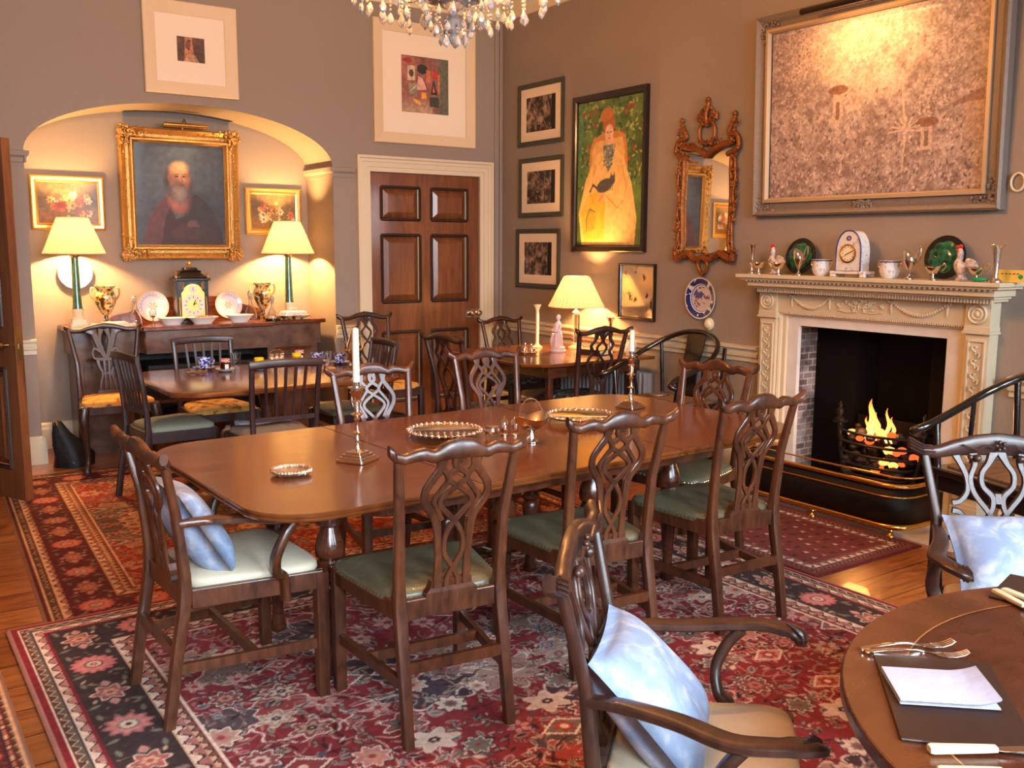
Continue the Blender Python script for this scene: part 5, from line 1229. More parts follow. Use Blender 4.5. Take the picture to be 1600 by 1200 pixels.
for X in (.50, 1.08): 
    c.rect(X-.035, .42 if X < .8 else .22, X+.035, .60 if X < .8 else .36, (198, 172, 154), .8); c.ell(X, .61 if X < .8 else .37, .07, .026, (130, 92, 78)); c.rect(X-.012, .44 if X < .8 else .24, X+.012, .54 if X < .8 else .32, (110, 84, 78), .8)
c.line([(.92, .66), (.93, .5), (.95, .36)], .014, (206, 180, 160)); c.poly([(1.18, .44), (1.40, .52), (1.40, .45)], (140, 108, 100)); c.rect(1.30, .26, 1.40, .45, (176, 150, 138), .8)
for k in range(9): a = -.2+k*.43; c.line([(.95, .34), (.95+.09*math.cos(a), .34+.07*math.sin(a))], .009, (200, 176, 160))
c.line([(.95, .34), (.94, .12)], .012, (196, 172, 156)); c.grain(.4, 90, 13)
o, on = picture('tapestry_picture', 'very large framed pale tapestry scene of crowds and trees hanging over the chimneypiece', 'x', 4.327, 1.742, w, h, [(0, 0), (0, .05), (.012, .062), (.028, .05), (.05, .03), (.082, .034), (.088, .05), (.10, .048), (fw, .03)], M['pewter'], c, tilt=.03)
b = MB(); frame_ring(b, w-.17, h-.17, [(0, .034), (0, .055), (.018, .058), (.028, .036)], lambda u, v, d: on(u+.085, v+.085, d)); b.build('inner_slip', M['pale_gilt'], o, ang=25)
rnd = random.Random(8)
for (u, v, su, sv) in ((0, 0, 1, 1), (w, 0, -1, 1), (w, h, -1, -1), (0, h, 1, -1), (w/2, 0, 1, 1), (w/2, 0, -1, 1)):
    b = MB()
    for k in range(30):
        q = rnd.random() < .5 or u == w/2; r_ = rnd.uniform(.0, .17 if u != w/2 else .06); uu, vv = (r_, rnd.uniform(.03, .075)) if q else (rnd.uniform(.03, .075), r_); b.ball(on(u+su*uu, v+sv*vv, .04), rnd.uniform(.006, .012), 6, 4)
    b.build('corner_ornament', M['pewter'], o)
picture_light('long black picture light over the tapestry picture', (4.66, 3.50, 2.893), 'y', .64, 'black_frame', 0, r=.02, arm=.26)
# --- blue and white plate, bell push
def plate(name, label, T, r, rimm='china', face=None, canv=None, cat='plate', group=None, bowl=.3):
    t = thing(name, label, cat, T.to_translation(), group=group); R3 = T.to_3x3().to_4x4(); b = MB()
    b.lathe([(0, .004), (r*.6, .004), (r*.66, .0), (r*.70, .010), (r, .024), (r, .028), (r*.69, .016), (r*.62, .009), (0, .009)], 40); b.xf(R3); b.build('plate_body', M[rimm], t)
    if canv is not None:
        zf = lambda X, Y: np.interp(np.hypot(X-r, Y-r)/r, [0, .62, .69, 1, 1.2], [.0098, .0098, .0168, .0288, -.0])
        c = canv; d = np.hypot(c.X-r, c.Y-r)
        c.X = np.where(d > r*.985, r+(c.X-r)*r*.985/np.maximum(d, 1e-6), c.X); c.Y = np.where(d > r*.985, r+(c.Y-r)*r*.985/np.maximum(d, 1e-6), c.Y)
        c.build('plate_pattern', M['chinapaint'], R3 @ Matrix.Translation((-r, -r, 0)), t, zfun=zf)
    return t
TX = lambda x, y, z: Matrix.Translation((x, y, z)) @ Matrix(((0, 0, -1, 0), (-1, 0, 0, 0), (0, 1, 0, 0), (0, 0, 0, 1)))
TY = lambda x, y, z, tilt=0: Matrix.Translation((x, y, z)) @ Matrix(((1, 0, 0, 0), (0, 0, -1, 0), (0, 1, 0, 0), (0, 0, 0, 1))) @ Matrix.Rotation(tilt, 4, 'X')
r = .145; c = Canvas(2*r, 2*r, .0022, (226, 224, 228)); th = np.arctan2(c.Y-r, c.X-r); d = np.hypot(c.X-r, c.Y-r)/r; nn = c.noise(40, 3, 3)
c.mask(((d > .70) & (d < .97)) & (nn+.2*np.sin(th*12) > .28), (38, 48, 112)); c.mask(((d > .62) & (d < .66)), (52, 64, 140)); c.mask((d < .58), (206, 190, 176)); c.mask((d < .55) & (nn > .52), (60, 72, 140)); c.mask((d < .5) & (nn > .6) & (c.Y < r), (206, 130, 90)); c.mask((d > .95), (232, 228, 226))
plate('wall_plate', 'blue and white patterned plate hung on the wall left of the chimneypiece', TX(XW-.004, 4.795, 1.185), r, canv=c)
b = MB(); b.lathe([(0, 0), (.042, 0), (.044, -.010), (.036, -.016), (.030, -.018), (.026, -.03), (.020, -.034), (0, -.034)], 28, (XW, 4.72, 1.008), axis='x'); tag(b.build('bell_push', M['ivory']), 'round cream bell push on the wall below the blue and white plate', 'bell push')
# ================================================================== LAMPS
def shade_mesh(r0, r1, z0, z1, n=72, amp=.018):
    b = MB(); prof = [(r0, z0), (r0*.995, z0+.006)]+[(r0+(r1-r0)*k/6, z0+(z1-z0)*k/6) for k in range(1, 7)]
    m = lambda k, z: 1+amp*(1 if k % 2 else -1)
    b.lathe(prof, 2*n, cap=False, mod=m); return b
def lamp_common(t, r0, r1, z0, z1, power=75):
    b = shade_mesh(r0, r1, z0, z1, 40, .035); b.build('lamp_shade', M['shade'], t, ang=80)
    b = MB()
    for r_, z in ((r0, z0), (r1, z1)): b.tube([(r_*math.cos(a), r_*math.sin(a), z) for a in [2*PI*k/48 for k in range(49)]], .004, 6, cap=False)
    b.build('shade_trim', M['ivory'], t)
    l = bpy.data.lights.new('lamp_light', 'POINT'); l.energy = power; l.color = (1, .52, .18); l.shadow_soft_size = .032; lo = bpy.data.objects.new('lamp_light', l); COL.objects.link(lo); lo.parent = t; lo.location = (0, 0, z0+.13)
    lo.visible_camera = True
def column_lamp(label, x, y, z):
    t = thing('table_lamp', label, 'table lamp', (x, y, z)); b = MB()
    b.box(-.06, .06, -.06, .06, 0, .02); b.box(-.048, .048, -.048, .048, .02, .05); b.lathe([(.045, .05), (.045, .06), (.036, .07), (.036, .10), (.04, .11), (.04, .13)], 24); b.build('lamp_base', M['ivory'], t)
    b = MB(); b.lathe([(.034, .13), (.031, .16), (.024, .50), (.024, .505)], 24, mod=lambda k, z: 1+.03*(k % 2)); b.build('green_column', M['green_marble'], t)
    b = MB(); b.lathe([(.028, .505), (.033, .52), (.033, .535), (.012, .54), (.010, .60)], 20); b.build('lamp_fitting', M['old_brass'], t)
    lamp_common(t, .208, .104, .535, .795); return t
l1 = column_lamp('left of the two lit lamps on the sideboard, pleated shade on a green column', 1.365, 7.64, .938)
column_lamp('right of the two lit lamps on the sideboard, pleated shade on a green column', 3.005, 7.64, .938)
t = thing('table_lamp', 'lit lamp with box-pleated shade on a glass column, on the table against the right wall', 'table lamp', (4.72, 5.95, .735)); b = MB()
b.lathe([(.06, 0), (.06, .012), (.03, .03), (.028, .05)], 24); b.lathe([(.02, .27), (.03, .29), (.01, .31), (.01, .36)], 20); b.build('lamp_base', M['ivory'], t)
b = MB(); b.box(-.022, .022, -.022, .022, .05, .27); b.build('glass_column', M['glass'], t, bevel=.004); b = MB(); b.tube([(0, 0, .04), (0, 0, .28)], .006, 8); b.build('rod', M['old_brass'], t)
lamp_common(t, .215, .10, .335, .57, 42)

# ================================================================== THINGS ON THE SIDEBOARD
ST = .9392
c_ = thing('bracket_clock', 'black ebonised bracket clock with arched brass dial in the middle of the sideboard', 'clock', (2.175, 7.58, ST)); b = MB()
b.box(-.135, .135, -.075, .075, 0, .022); b.box(-.122, .122, -.066, .066, .022, .325); b.box(-.138, .138, -.078, .078, .325, .345)
cs = b.build('clock_case', M['black'], c_, smoothed=False, bevel=.003)
b = MB(); b.loft([ring(V((0, 0, z)), V((1, 0, 0)), V((0, 1, 0)), w*1.12, w*.66, 16, 9) for z, w in ((.345, .11), (.352, .113), (.372, .085), (.39, .07), (.40, .076), (.408, .05), (.425, .046))]); b.build('clock_top', M['black'], c_, ang=30)
b = MB(); b.lathe([(.028, .425), (.030, .432), (.010, .445), (.022, .455), (.020, .468), (0, .48)], 14)
for s in (-1, 1): b.lathe([(.010, .345), (.012, .36), (.005, .37), (.010, .382), (.0, .40)], 10, (s*.12, -.06, 0))
b.build('finial', M['gold_smooth'], c_)
b = MB(); o = [(-.088, .045), (.088, .045), (.088, .232)]+[(.088*math.cos(a)*.86, .232+.070*math.sin(a)) for a in [PI*k/14 for k in range(1, 14)]]+[(-.088, .232)]
b.prism(o, lambda x, z: V((x, -.066, z)), lambda x, z: V((x, -.071, z))); dl = b.build('clock_dial', M['gold_smooth'], c_, smoothed=False)
b = MB(); b.lathe([(.082, -.0715), (.084, -.074), (.052, -.074), (.050, -.0715), (.082, -.0715)], 40, (0, 0, .138), axis='y', cap=False); b.lathe([(0, -.0715), (.028, -.0715), (.028, -.074), (0, -.074)], 24, (0, 0, .262), axis='y'); b.build('chapter_ring', M['china'], dl)
b = MB()
for k in range(12): a = k*PI/6; b.box(-.0022, .0022, -.0758, -.0742, .054, .070, Matrix.Translation((0, 0, .138)) @ Matrix.Rotation(a, 4, 'Y'))
for a, L in ((.4, .045), (.9, .03)): b.box(-.003, .003, -.0775, -.076, 0, L, Matrix.Translation((0, 0, .138)) @ Matrix.Rotation(a, 4, 'Y'))
b.box(-.002, .002, -.0758, -.0742, .25, .275); b.build('clock_hand', M['black'], dl, smoothed=False)
b = MB()
for s in (-1, 1):
    for k in range(10): b.ball((s*(.07+.012*(k % 2)), -.07, .26+.006*k), .006, 6, 4)
    b.tube([(s*.1, -.069, .05), (s*.103, -.071, .12), (s*.1, -.069, .20)], .005, 6)
b.build('spandrel', M['gold'], cs)
def china_plate(label, x, z, r):
    c = Canvas(2*r, 2*r, .0035, (240, 230, 226)); d = np.hypot(c.X-r, c.Y-r)/r; th = np.arctan2(c.Y-r, c.X-r)
    c.mask((d > .88), (226, 200, 186)); c.mask((d > .72) & (d < .78), (176, 180, 206)); c.mask((d > .8) & (d < .86) & (np.sin(th*22) > .2), (196, 186, 200)); c.rosette(r, r, r*.25, 6, [(1, .3, (206, 170, 150)), (.6, .2, (226, 196, 180))])
    return plate('display_plate', label, TY(x, 7.70, ST+r+.006, -.18), r, canv=c, group='china plates propped against the splashback')
china_plate('white patterned plate propped left of the bracket clock', 1.905, .6, .118) if False else china_plate('white patterned plate propped left of the bracket clock', 1.915, .6, .118)
china_plate('white patterned plate propped right of the bracket clock', 2.505, .6, .110)
def urn(label, x, y, s=1):
    t = thing('vase', label, 'vase', (x, y, ST), scale=s, group='pair of gilded vases'); b = MB(); b.box(-.042, .042, -.042, .042, 0, .018); b.lathe([(.03, .018), (.014, .035), (.012, .06), (.035, .085), (.062, .14), (.070, .18), (.060, .215), (.050, .235), (.068, .262), (.066, .262), (.046, .238)], 28); b.build('vase_body', M['imari'], t)
    for q in (-1, 1): b = MB(); b.tube(smooth([(q*.066, 0, .25), (q*.088, 0, .245), (q*.09, 0, .20), (q*.066, 0, .165)], 5), .006, 8); b.build('handle', M['gold_smooth'], t)
    return t
urn('gilded two-handled vase between left lamp and decanter', 1.565, 7.66, 1.12); urn('gilded two-handled vase left of the right-hand lamp', 2.80, 7.70, 1.12)
def decanter(label, x, y, s=1, g=None):
    t = thing('decanter', label, 'decanter', (x, y, ST), scale=s, group=g); b = MB(); b.lathe([(0, 0), (.048, 0), (.052, .01), (.05, .05), (.036, .09), (.014, .125), (.012, .16), (.022, .175), (.018, .175), (.009, .16), (.010, .125), (.032, .09), (.045, .05), (.046, .012), (0, .01)], 24); b.build('bottle', M['glass'], t)
    b = MB(); b.lathe([(.009, .165), (.010, .18), (.020, .195), (.022, .215), (.010, .235), (0, .238)], 8); b.build('stopper', M['crystal'], t, smoothed=False); return t
decanter('cut-glass decanter between the left vase and a plate', 1.735, 7.50, .95, 'glass decanters'); decanter('taller rear glass decanter right of the plates', 2.665, 7.62, 1.0, 'glass decanters'); decanter('squat front glass decanter with dark base, left of the tureen', 2.775, 7.42, .85, 'glass decanters')
b = MB(); b.lathe([(0, 0), (.058, 0), (.062, .004), (.062, .018), (.056, .018), (.054, .004), (0, .004)], 28); tag(b.build('bottle_coaster', M['black'], loc=(2.775, 7.42, ST-.0)), 'black wine coaster around the front decanter', 'coaster')
def dish(label, x, y, r, h, mat='china', content=None, sy=.7, name='serving_dish', g='white serving dishes on the sideboard'):
    t = thing(name, label, 'bowl', (x, y, ST), group=g); b = MB(); b.lathe([(0, 0), (r*.6, 0), (r*.62, .008), (r*.9, h*.8), (r*1.05, h), (r*1.05, h+.004), (r*.86, h*.86), (r*.58, .014), (0, .012)], 32, sy=sy); b.build('dish_body', M[mat], t)
    if content:
        b = MB(); rnd = random.Random(int(x*100))
        for k in range(26): a = rnd.uniform(0, 6.28); q = r*.6*math.sqrt(rnd.random()); b.ball((q*math.cos(a), q*math.sin(a)*sy, h*.85), rnd.uniform(.012, .02), 6, 4)
        p = b.build('food', M[content], t, smoothed=True); p['kind'] = 'stuff'
    return t
dish('low oblong white dish in front of the left plate', 1.985, 7.42, .105, .05); dish('white dish of rolls before the bracket clock', 2.21, 7.40, .115, .05, content='bread'); dish('white dish in front of the right plate', 2.50, 7.40, .105, .055)
t = thing('tureen', 'flat lidded porcelain tureen at the right end of the sideboard', 'tureen', (2.97, 7.475, ST)); b = MB(); b.loft([ring(V((0, 0, z)), V((1, 0, 0)), V((0, 1, 0)), q, q*.55, 16, 3.5) for z, q in ((0, .08), (.006, .085), (.03, .145), (.034, .145))]); b.build('tureen_base', M['imari'], t); b = MB(); b.loft([ring(V((0, 0, z)), V((1, 0, 0)), V((0, 1, 0)), q, q*.55, 16, 3.5) for z, q in ((.034, .12), (.06, .11), (.068, .08), (.07, .02))]); b.tube(smooth([(-.03, 0, .068), (-.015, 0, .088), (.015, 0, .088), (.03, 0, .068)], 4), .005, 8); b.build('lid', M['sprig'], t)
t = thing('serving_tray', 'pale rectangular tray with a shallow dish beside the left lamp', 'tray', (1.575, 7.48, ST)); b = MB(); b.box(-.14, .14, -.07, .07, 0, .008)
for q in (-1, 1): b.box(-.14, .14, q*.07-.004, q*.07+.004, 0, .024); b.box(q*.14-.004, q*.14+.004, -.07, .07, 0, .024)
b.build('tray_body', M['ivory'], t, smoothed=False, bevel=.002); b = MB(); b.lathe([(0, .009), (.05, .009), (.085, .03), (.088, .034), (.05, .016), (0, .014)], 24, sy=.6); b.build('dish_body', M['china'], t)
t = plate('wall_plate', 'plain white plate hung on the alcove wall behind the left lamp', TY(1.40, YA-.006, 1.33), .122)
b = MB(); b.lathe([(0, 0), (.02, 0), (.006, .01), (.004, .05), (.022, .075), (.024, .11), (.022, .11), (.018, .076), (0, .06)], 20)
tag(b.build('small_glass', M['glass'], loc=(1.84, 7.40, ST)), 'small stemmed glass in front of the left decanter', 'glass')

# ================================================================== MANTELPIECE OBJECTS
MT = 1.3755
def MX(name, label, cat, y, x=4.78, group=None, rot=0, s=1): return thing(name, label, cat, (x, y, MT), rot, group, s)
for (y, x, lab) in ((4.235, 4.80, 'slender silver bud vase at the very left end of the mantel shelf'), (4.20, 4.76, 'slender silver bud vase just right of its twin on the mantel shelf')):
    t = MX('bud_vase', lab, 'vase', y, x, 'pair of slender silver vases'); b = MB(); b.lathe([(0, 0), (.022, 0), (.022, .008), (.008, .02), (.007, .05), (.010, .12), (.016, .175), (.024, .185), (.022, .186), (.012, .172), (.0, .06)], 18); b.build('vase_body', M['silver'], t)
t = MX('bud_vase', 'tall flared silver vase at the right end of the mantel shelf', 'vase', 2.59, 4.73, None, 0, 1.0); b = MB(); b.lathe([(0, 0), (.036, 0), (.036, .008), (.014, .022), (.012, .04), (.016, .10), (.024, .17), (.042, .186), (.04, .188), (.020, .168), (0, .06)], 20); b.build('vase_body', M['silver'], t)
def sauceboat(label, y, x=4.75, rot=0, s=1):
    t = MX('sauce_boat', label, 'sauce boat', y, x, 'small silver boats on the mantel shelf', rot, s); b = MB()
    def R(z, rx, ry): return [V((0, ry*math.cos(a)*(1.15 if math.cos(a) < 0 else 1), z+(.014*abs(math.cos(a))**2 if z > .04 else 0)))+V((rx*math.sin(a), 0, 0)) for a in [2*PI*k/24 for k in range(24)]]
    b.loft([R(.03, .004, .006), R(.036, .016, .022), R(.052, .026, .04), R(.066, .030, .050), R(.066, .027, .046), R(.054, .022, .036), R(.042, .006, .01)]); b.lathe([(.026, 0), (.026, .004), (.008, .012), (.006, .03)], 16); b.build('boat_body', M['silver'], t)
    b = MB(); b.tube(smooth([(0, .05, .078), (0, .062, .09), (0, .07, .07), (0, .05, .05)], 5), .003, 6); b.build('handle', M['silver'], t); return t
sauceboat('silver boat left of the left rooster on the mantel shelf', 4.135); sauceboat('silver boat right of the left rooster on the mantel shelf', 3.965, 4.735); sauceboat('silver boat in front of the right green plate', 2.935, 4.74, 180); sauceboat('silver boat right of the right rooster', 2.70, 4.75, 180)
def rooster(label, y, face, x=4.79):
    t = MX('rooster_figurine', label, 'figurine', y, x, 'pair of porcelain roosters'); s = face
    b = MB(); b.tube(smooth([(0, s*-.035, .055), (0, -s*.02, .06), (0, 0, .065), (0, s*.018, .09), (0, s*.012, .13), (0, s*.014, .155), (0, s*.018, .165)], 4), [.012+.022*math.sin(PI*min(1, i/14))+(.004 if i < 20 else 0) if i < 18 else .016-.0012*(i-18) for i in range(25)], 12); b.lathe([(.028, 0), (.03, .01), (.022, .02), (.018, .05)], 14); b.build('body', M['rooster'], t)
    b = MB()
    for k in range(5): a = .5+k*.28; b.tube(smooth([(0, -s*.03, .06), (0, -s*(.03+.04*math.cos(a)), .06+.045*math.sin(a)), (0, -s*(.03+.058*math.cos(a-.35)), .06+.05*math.sin(a-.2))], 4), [.010, .012, .012, .012, .011, .010, .008, .006, .004], 8)
    b.build('tail', M['rooster'], t)
    b = MB(); 
    for k in range(4): b.ball((0, s*(.008+.007*k), .178-.002*k+.004*(k % 2)), .008, 8, 5, (.5, .9, 1.3))
    b.ball((0, s*.030, .150), .007, 8, 5, (.7, .8, 1.4)); b.build('comb', plain('coral_red', rgb(196, 44, 40), .35), t)
    b = MB(); b.lathe([(.004, 0), (.0, .012)], 8, (0, 0, 0)); b.xf(Matrix.Translation((0, s*.032, .162)) @ Matrix.Rotation(-s*PI/2, 4, 'X')); b.build('beak', M['honey'], t)
rooster('porcelain rooster with red comb near the left end of the mantel shelf', 4.045, 1); rooster('porcelain rooster with red comb in front of the right green plate', 2.805, 1)
for (y, r_, lab) in ((3.90, .112, 'round green leaf-moulded plate on the left half of the mantel shelf'), (2.945, .118, 'round green leaf-moulded plate on the right half of the mantel shelf')):
    t = thing('majolica_plate', lab, 'plate', (4.865, y, MT+.001), group='green leaf plates'); b = MB(); b.lathe([(0, 0), (r_, .004), (r_, .010), (r_*.8, .008), (0, .012)], 40); Tm = Matrix.Translation((0, 0, r_)) @ Matrix(((0, 0, -1, 0), (-1, 0, 0, 0), (0, 1, 0, 0), (0, 0, 0, 1))) @ Matrix.Rotation(-.16, 4, 'X'); b.xf(Tm); b.build('plate_body', M['black'], t)
    b = MB()
    for k in range(9): a = k*.698; b.ball((r_*.48*math.cos(a), r_*.48*math.sin(a)-.0, .012), r_*.34, 12, 6, (1, .8, .10))
    b.ball((0, 0, .013), r_*.4, 12, 6, (1, 1, .12)); b.xf(Tm); b.build('leaf_moulding', M['majolica'], t)
def helmet(label, y, rot, x=4.74):
    t = MX('helmet_jug', label, 'jug', y, x, 'silver helmet jugs', rot); b = MB(); b.lathe([(.024, 0), (.024, .006), (.006, .02), (.006, .045), (.016, .06), (.030, .095), (.032, .12), (.026, .14)], 20); b.v = [(p[0], p[1]*(1+.2*(p[2] > .1)), p[2]+(.9*(p[1]) if p[2] > .118 else 0)) for p in b.v]; b.build('jug_body', M['silver'], t)
    b = MB(); b.tube(smooth([(0, -.03, .13-.02), (0, -.05, .165), (0, -.062, .17), (0, -.06, .12), (0, -.030, .075)], 5), .0035, 6); b.build('handle', M['silver'], t)
helmet('silver helmet-shaped jug in front of the left green plate', 3.815, 0); helmet('silver helmet-shaped jug left of the right green plate', 3.075, 0)
for y, lab in ((3.672, 'white porcelain pot with gilt handles left of the mantel clock'), (3.215, 'white porcelain pot with gilt handles right of the mantel clock')):
    t = MX('porcelain_pot', lab, 'pot', y, 4.77, 'pair of porcelain pots'); b = MB(); b.lathe([(0, 0), (.034, 0), (.036, .006), (.044, .012), (.056, .04), (.052, .07), (.058, .094), (.060, .098), (.055, .096), (.048, .07), (.05, .04), (0, .02)], 32, mod=lambda k, z: 1+(.02*math.cos(k*PI/2) if z > .09 else 0)); b.build('pot_body', M['sprig'], t)
    for s in (-1, 1): b = MB(); b.tube(smooth([(0, s*.054, .085), (0, s*.072, .082), (0, s*.068, .062), (0, s*.053, .058)], 4), .004, 6); b.build('handle', M['gold_smooth'], t)
    b = MB(); b.tube([(.0585*math.cos(a), .0585*math.sin(a), .092) for a in [2*PI*k/32 for k in range(33)]], .0035, 6, cap=False); b.build('blue_band', M['blue_plate'], t)
t = MX('mantel_clock', 'arched white porcelain clock in the middle of the mantel shelf', 'clock', 3.462, 4.775); b = MB()
b.box(-.05, .05, -.118, .118, .018, .034); 
for y in (-.10, .10):
    for x in (-.038, .038): b.box(x-.012, x+.012, y-.016, y+.016, 0, .018)
b.build('clock_base', M['sprig'], t, smoothed=False, bevel=.004)
o = [(-.083, .034), (.083, .034), (.083, .14)]+[(.083*math.cos(a)**.85 if math.cos(a) > 0 else -.083*abs(math.cos(a))**.85, .14+.125*math.sin(a)) for a in [PI*k/20 for k in range(1, 20)]]+[(-.083, .14)]
b = MB(); b.prism(o, lambda y, z: V((-.042, y, z)), lambda y, z: V((.04, y, z))); b.build('clock_case', M['sprig'], t, ang=40)
b = MB(); oo = [(y, z) for y, z in o]; b.tube([(-.043, y, z) for y, z in oo]+[(-.043, oo[0][0], oo[0][1])], .004, 6); b.build('edge_band', M['blue_plate'], t)
b = MB(); b.lathe([(0, -.043), (.052, -.043), (.054, -.05), (.046, -.052), (.044, -.046)], 36, (0, 0, .135), axis='x'); bz = b.build('bezel', M['brass'], t); b = MB(); b.lathe([(0, -.046), (.045, -.046), (.045, -.0475), (0, -.0475)], 32, (0, 0, .135), axis='x'); b.build('clock_face', M['ivory'], bz); b = MB()
for k in range(12): b.box(-.0487, -.0475, -.0015, .0015, .034, .041, Matrix.Translation((0, 0, .135)) @ Matrix.Rotation(k*PI/6, 4, 'X'))
for a, L in ((1.15, .035), (-2.1, .024)): b.box(-.050, -.049, -.002, .002, 0, L, Matrix.Translation((0, 0, .135)) @ Matrix.Rotation(a, 4, 'X'))
b.build('clock_hand', M['black'], bz, smoothed=False)
b = MB()
for k in range(9): b.ball((-.043, .012*math.cos(k*.7), .222+.010*math.sin(k*.7)), .005, 6, 4)
b.build('painted_crest', M['blue_plate'], t)
b = MB(); b.box(-.02, .0, -.075, .075, 0, .062); bx = b.build('card_box', M['card_yellow'], loc=(4.82, 2.545, MT), smoothed=False); tag(bx, 'yellow card box at the right end of the mantel shelf behind the tall vase', 'box'); b = MB(); b.lathe([(0, -.0205), (.012, -.0205), (.012, -.0212), (0, -.0212)], 20, (0, -.045, .028), axis='x'); b.build('green_seal', M['emerald'], bx); b = MB()
for k in range(5): b.box(-.0212, -.0205, .055-.02*k-.012, .055-.02*k, .04, .045)
b.build('printed_line', M['green_marble'], bx, smoothed=False)
b = MB(); b.loft([ring(V((0, y, .012)), V((1, 0, 0)), V((0, 0, 1)), q, q*.55, 8, 2.5) for y, q in ((-.04, .006), (-.025, .016), (0, .020), (.02, .022), (.035, .014))]); b.v = [(p[0], p[1], max(p[2], .0)) for p in b.v]; tag(b.build('silk_pouch', M['emerald'], loc=(4.72, 2.665, MT)), 'small emerald green pouch near the right end of the mantel shelf', 'pouch')

# ================================================================== THINGS ON THE LONG TABLE
TT = .016+.7256
def candlestick(label, x, y, z, s=1, rot=0, candle=.19, group=None, fancy=False):
    t = thing('candlestick', label, 'candlestick', (x, y, z), rot, group, s); b = MB()
    for k, (w, z0, z1) in enumerate(((.062, 0, .010), (.054, .010, .018), (.044, .018, .028), (.034, .028, .036))): b.loft([ring(V((0, 0, zz)), V((1, 0, 0)), V((0, 1, 0)), w*1.0, w*1.0, 16, 12) for zz in (z0, z1)])
    b.build('base', M['silver'], t, smoothed=False, bevel=.0015)
    b = MB(); b.lathe([(.028, .036), (.012, .045), (.008, .06), (.014, .068), (.008, .076), (.006, .10), (.018, .108), (.007, .116), (.008, .15), (.012, .158), (.009, .165), (.024, .178), (.010, .186), (.013, .22), (.020, .226), (.014, .232), (.018, .25), (.026, .262), (.016, .27), (.034, .278), (.034, .281), (.014, .283), (.014, .30)], 24); b.build('stem', M['silver'], t)
    b = MB(); b.lathe([(.0135, .298), (.013, .298+candle*.6), (.012, .298+candle), (.004, .302+candle), (0, .303+candle)], 16); c = b.build('candle', M['wax'], t); b = MB(); b.tube([(0, 0, .298+candle), (.001, 0, .31+candle)], .0012, 6); b.build('wick', M['dark'], c)
    return t
candlestick('tall silver candlestick with a long candle near the left end of the long table', 1.525, 3.235, TT, 1.0, 30, .20)
candlestick('silver candlestick with a candle at the fireplace end of the long table', 3.19, 3.57, TT, .95, 10, .11)
def salver(label, x, y, r, h=.022, group=None, gal=False, rot=0):
    t = thing('silver_salver', label, 'salver', (x, y, TT), rot, group); b = MB(); b.lathe([(0, h-.006), (r*.93, h-.006), (r, h), (r+.004, h+.003), (r, h+.005), (r*.95, h-.001), (0, h-.002)], 56, mod=lambda k, z: 1+.012*math.cos(k*PI/3.5)); b.build('tray', M['silver_chased' if gal else 'silver'], t)
    for k in range(3 if not gal else 4):
        a = k*2*PI/(3 if not gal else 4)+.5; b = MB(); b.tube([(r*.86*math.cos(a), r*.86*math.sin(a), h-.004), (r*.9*math.cos(a), r*.9*math.sin(a), h*.5), (r*.95*math.cos(a), r*.95*math.sin(a), .003)], [.006, .004, .006], 8); b.build('foot', M['silver'], t)
    b = MB(); n = 36
    for k in range(n): a = 2*PI*k/n; b.ball((r*1.0*math.cos(a), r*1.0*math.sin(a), h+.004), .0085, 6, 4)
    b.build('rim', M['silver_chased'], t); return t
salver('round silver salver with a beaded rim in the middle of the long table', 2.02, 3.43, .155, .03); salver('round silver salver glowing orange toward the fireplace end of the long table', 2.73, 3.40, .155, .03)
salver('small round chased silver coaster near the left end of the long table', 1.235, 3.165, .067, .012, gal=True)
t = thing('silver_basket', 'footed silver basket with an upright hoop handle on the long table', 'basket', (2.275, 3.155, TT), 20); b = MB(); b.lathe([(.034, 0), (.034, .005), (.018, .016), (.012, .04), (.020, .05)], 24)
def R(z, rx, ry, n=32, up=.0): return [V((rx*math.cos(a), ry*math.sin(a), z+up*abs(math.cos(a))**3)) for a in [2*PI*k/n for k in range(n)]]
b.loft([R(.05, .015, .012), R(.058, .05, .036), R(.078, .078, .055, up=.01), R(.098, .092, .062, up=.02), R(.099, .09, .06, up=.02), R(.08, .072, .05, up=.01), R(.062, .04, .03)]); b.build('basket_bowl', M['silver'], t); b = MB(); b.tube([(0, .06*math.cos(a), .098+.085*math.sin(a)) for a in [PI*k/16 for k in range(17)]], .0028, 6); b.build('hoop_handle', M['silver'], t)
t = thing('salt_cellar', 'small round silver salt cellar on three feet in the middle of the long table', 'salt cellar', (2.20, 3.34, TT)); b = MB(); b.lathe([(0, .012), (.026, .014), (.034, .026), (.030, .038), (.034, .042), (.028, .040), (0, .034)], 24); b.build('bowl', M['silver'], t)
for k in range(3): a = k*2.1; b = MB(); b.tube([(.024*math.cos(a), .024*math.sin(a), .016), (.03*math.cos(a), .03*math.sin(a), .003)], .003, 6); b.build('foot', M['silver'], t)
for k, (x, y, lab) in enumerate(((2.262, 3.335, 'silver pepper caster just left of the hoop-handled basket'), (2.300, 3.312, 'silver salt caster closest to the hoop-handled basket'))):
    t = thing('sugar_caster', lab, 'caster', (x, y, TT), group='pair of silver casters'); b = MB(); b.lathe([(.016, 0), (.016, .004), (.011, .010), (.018, .028), (.017, .045), (.018, .048)], 20); b.build('body', M['silver'], t); b = MB(); b.lathe([(.018, .048), (.016, .062), (.006, .072), (.003, .08), (0, .083)], 18); b.build('lid', M['silver'], t)
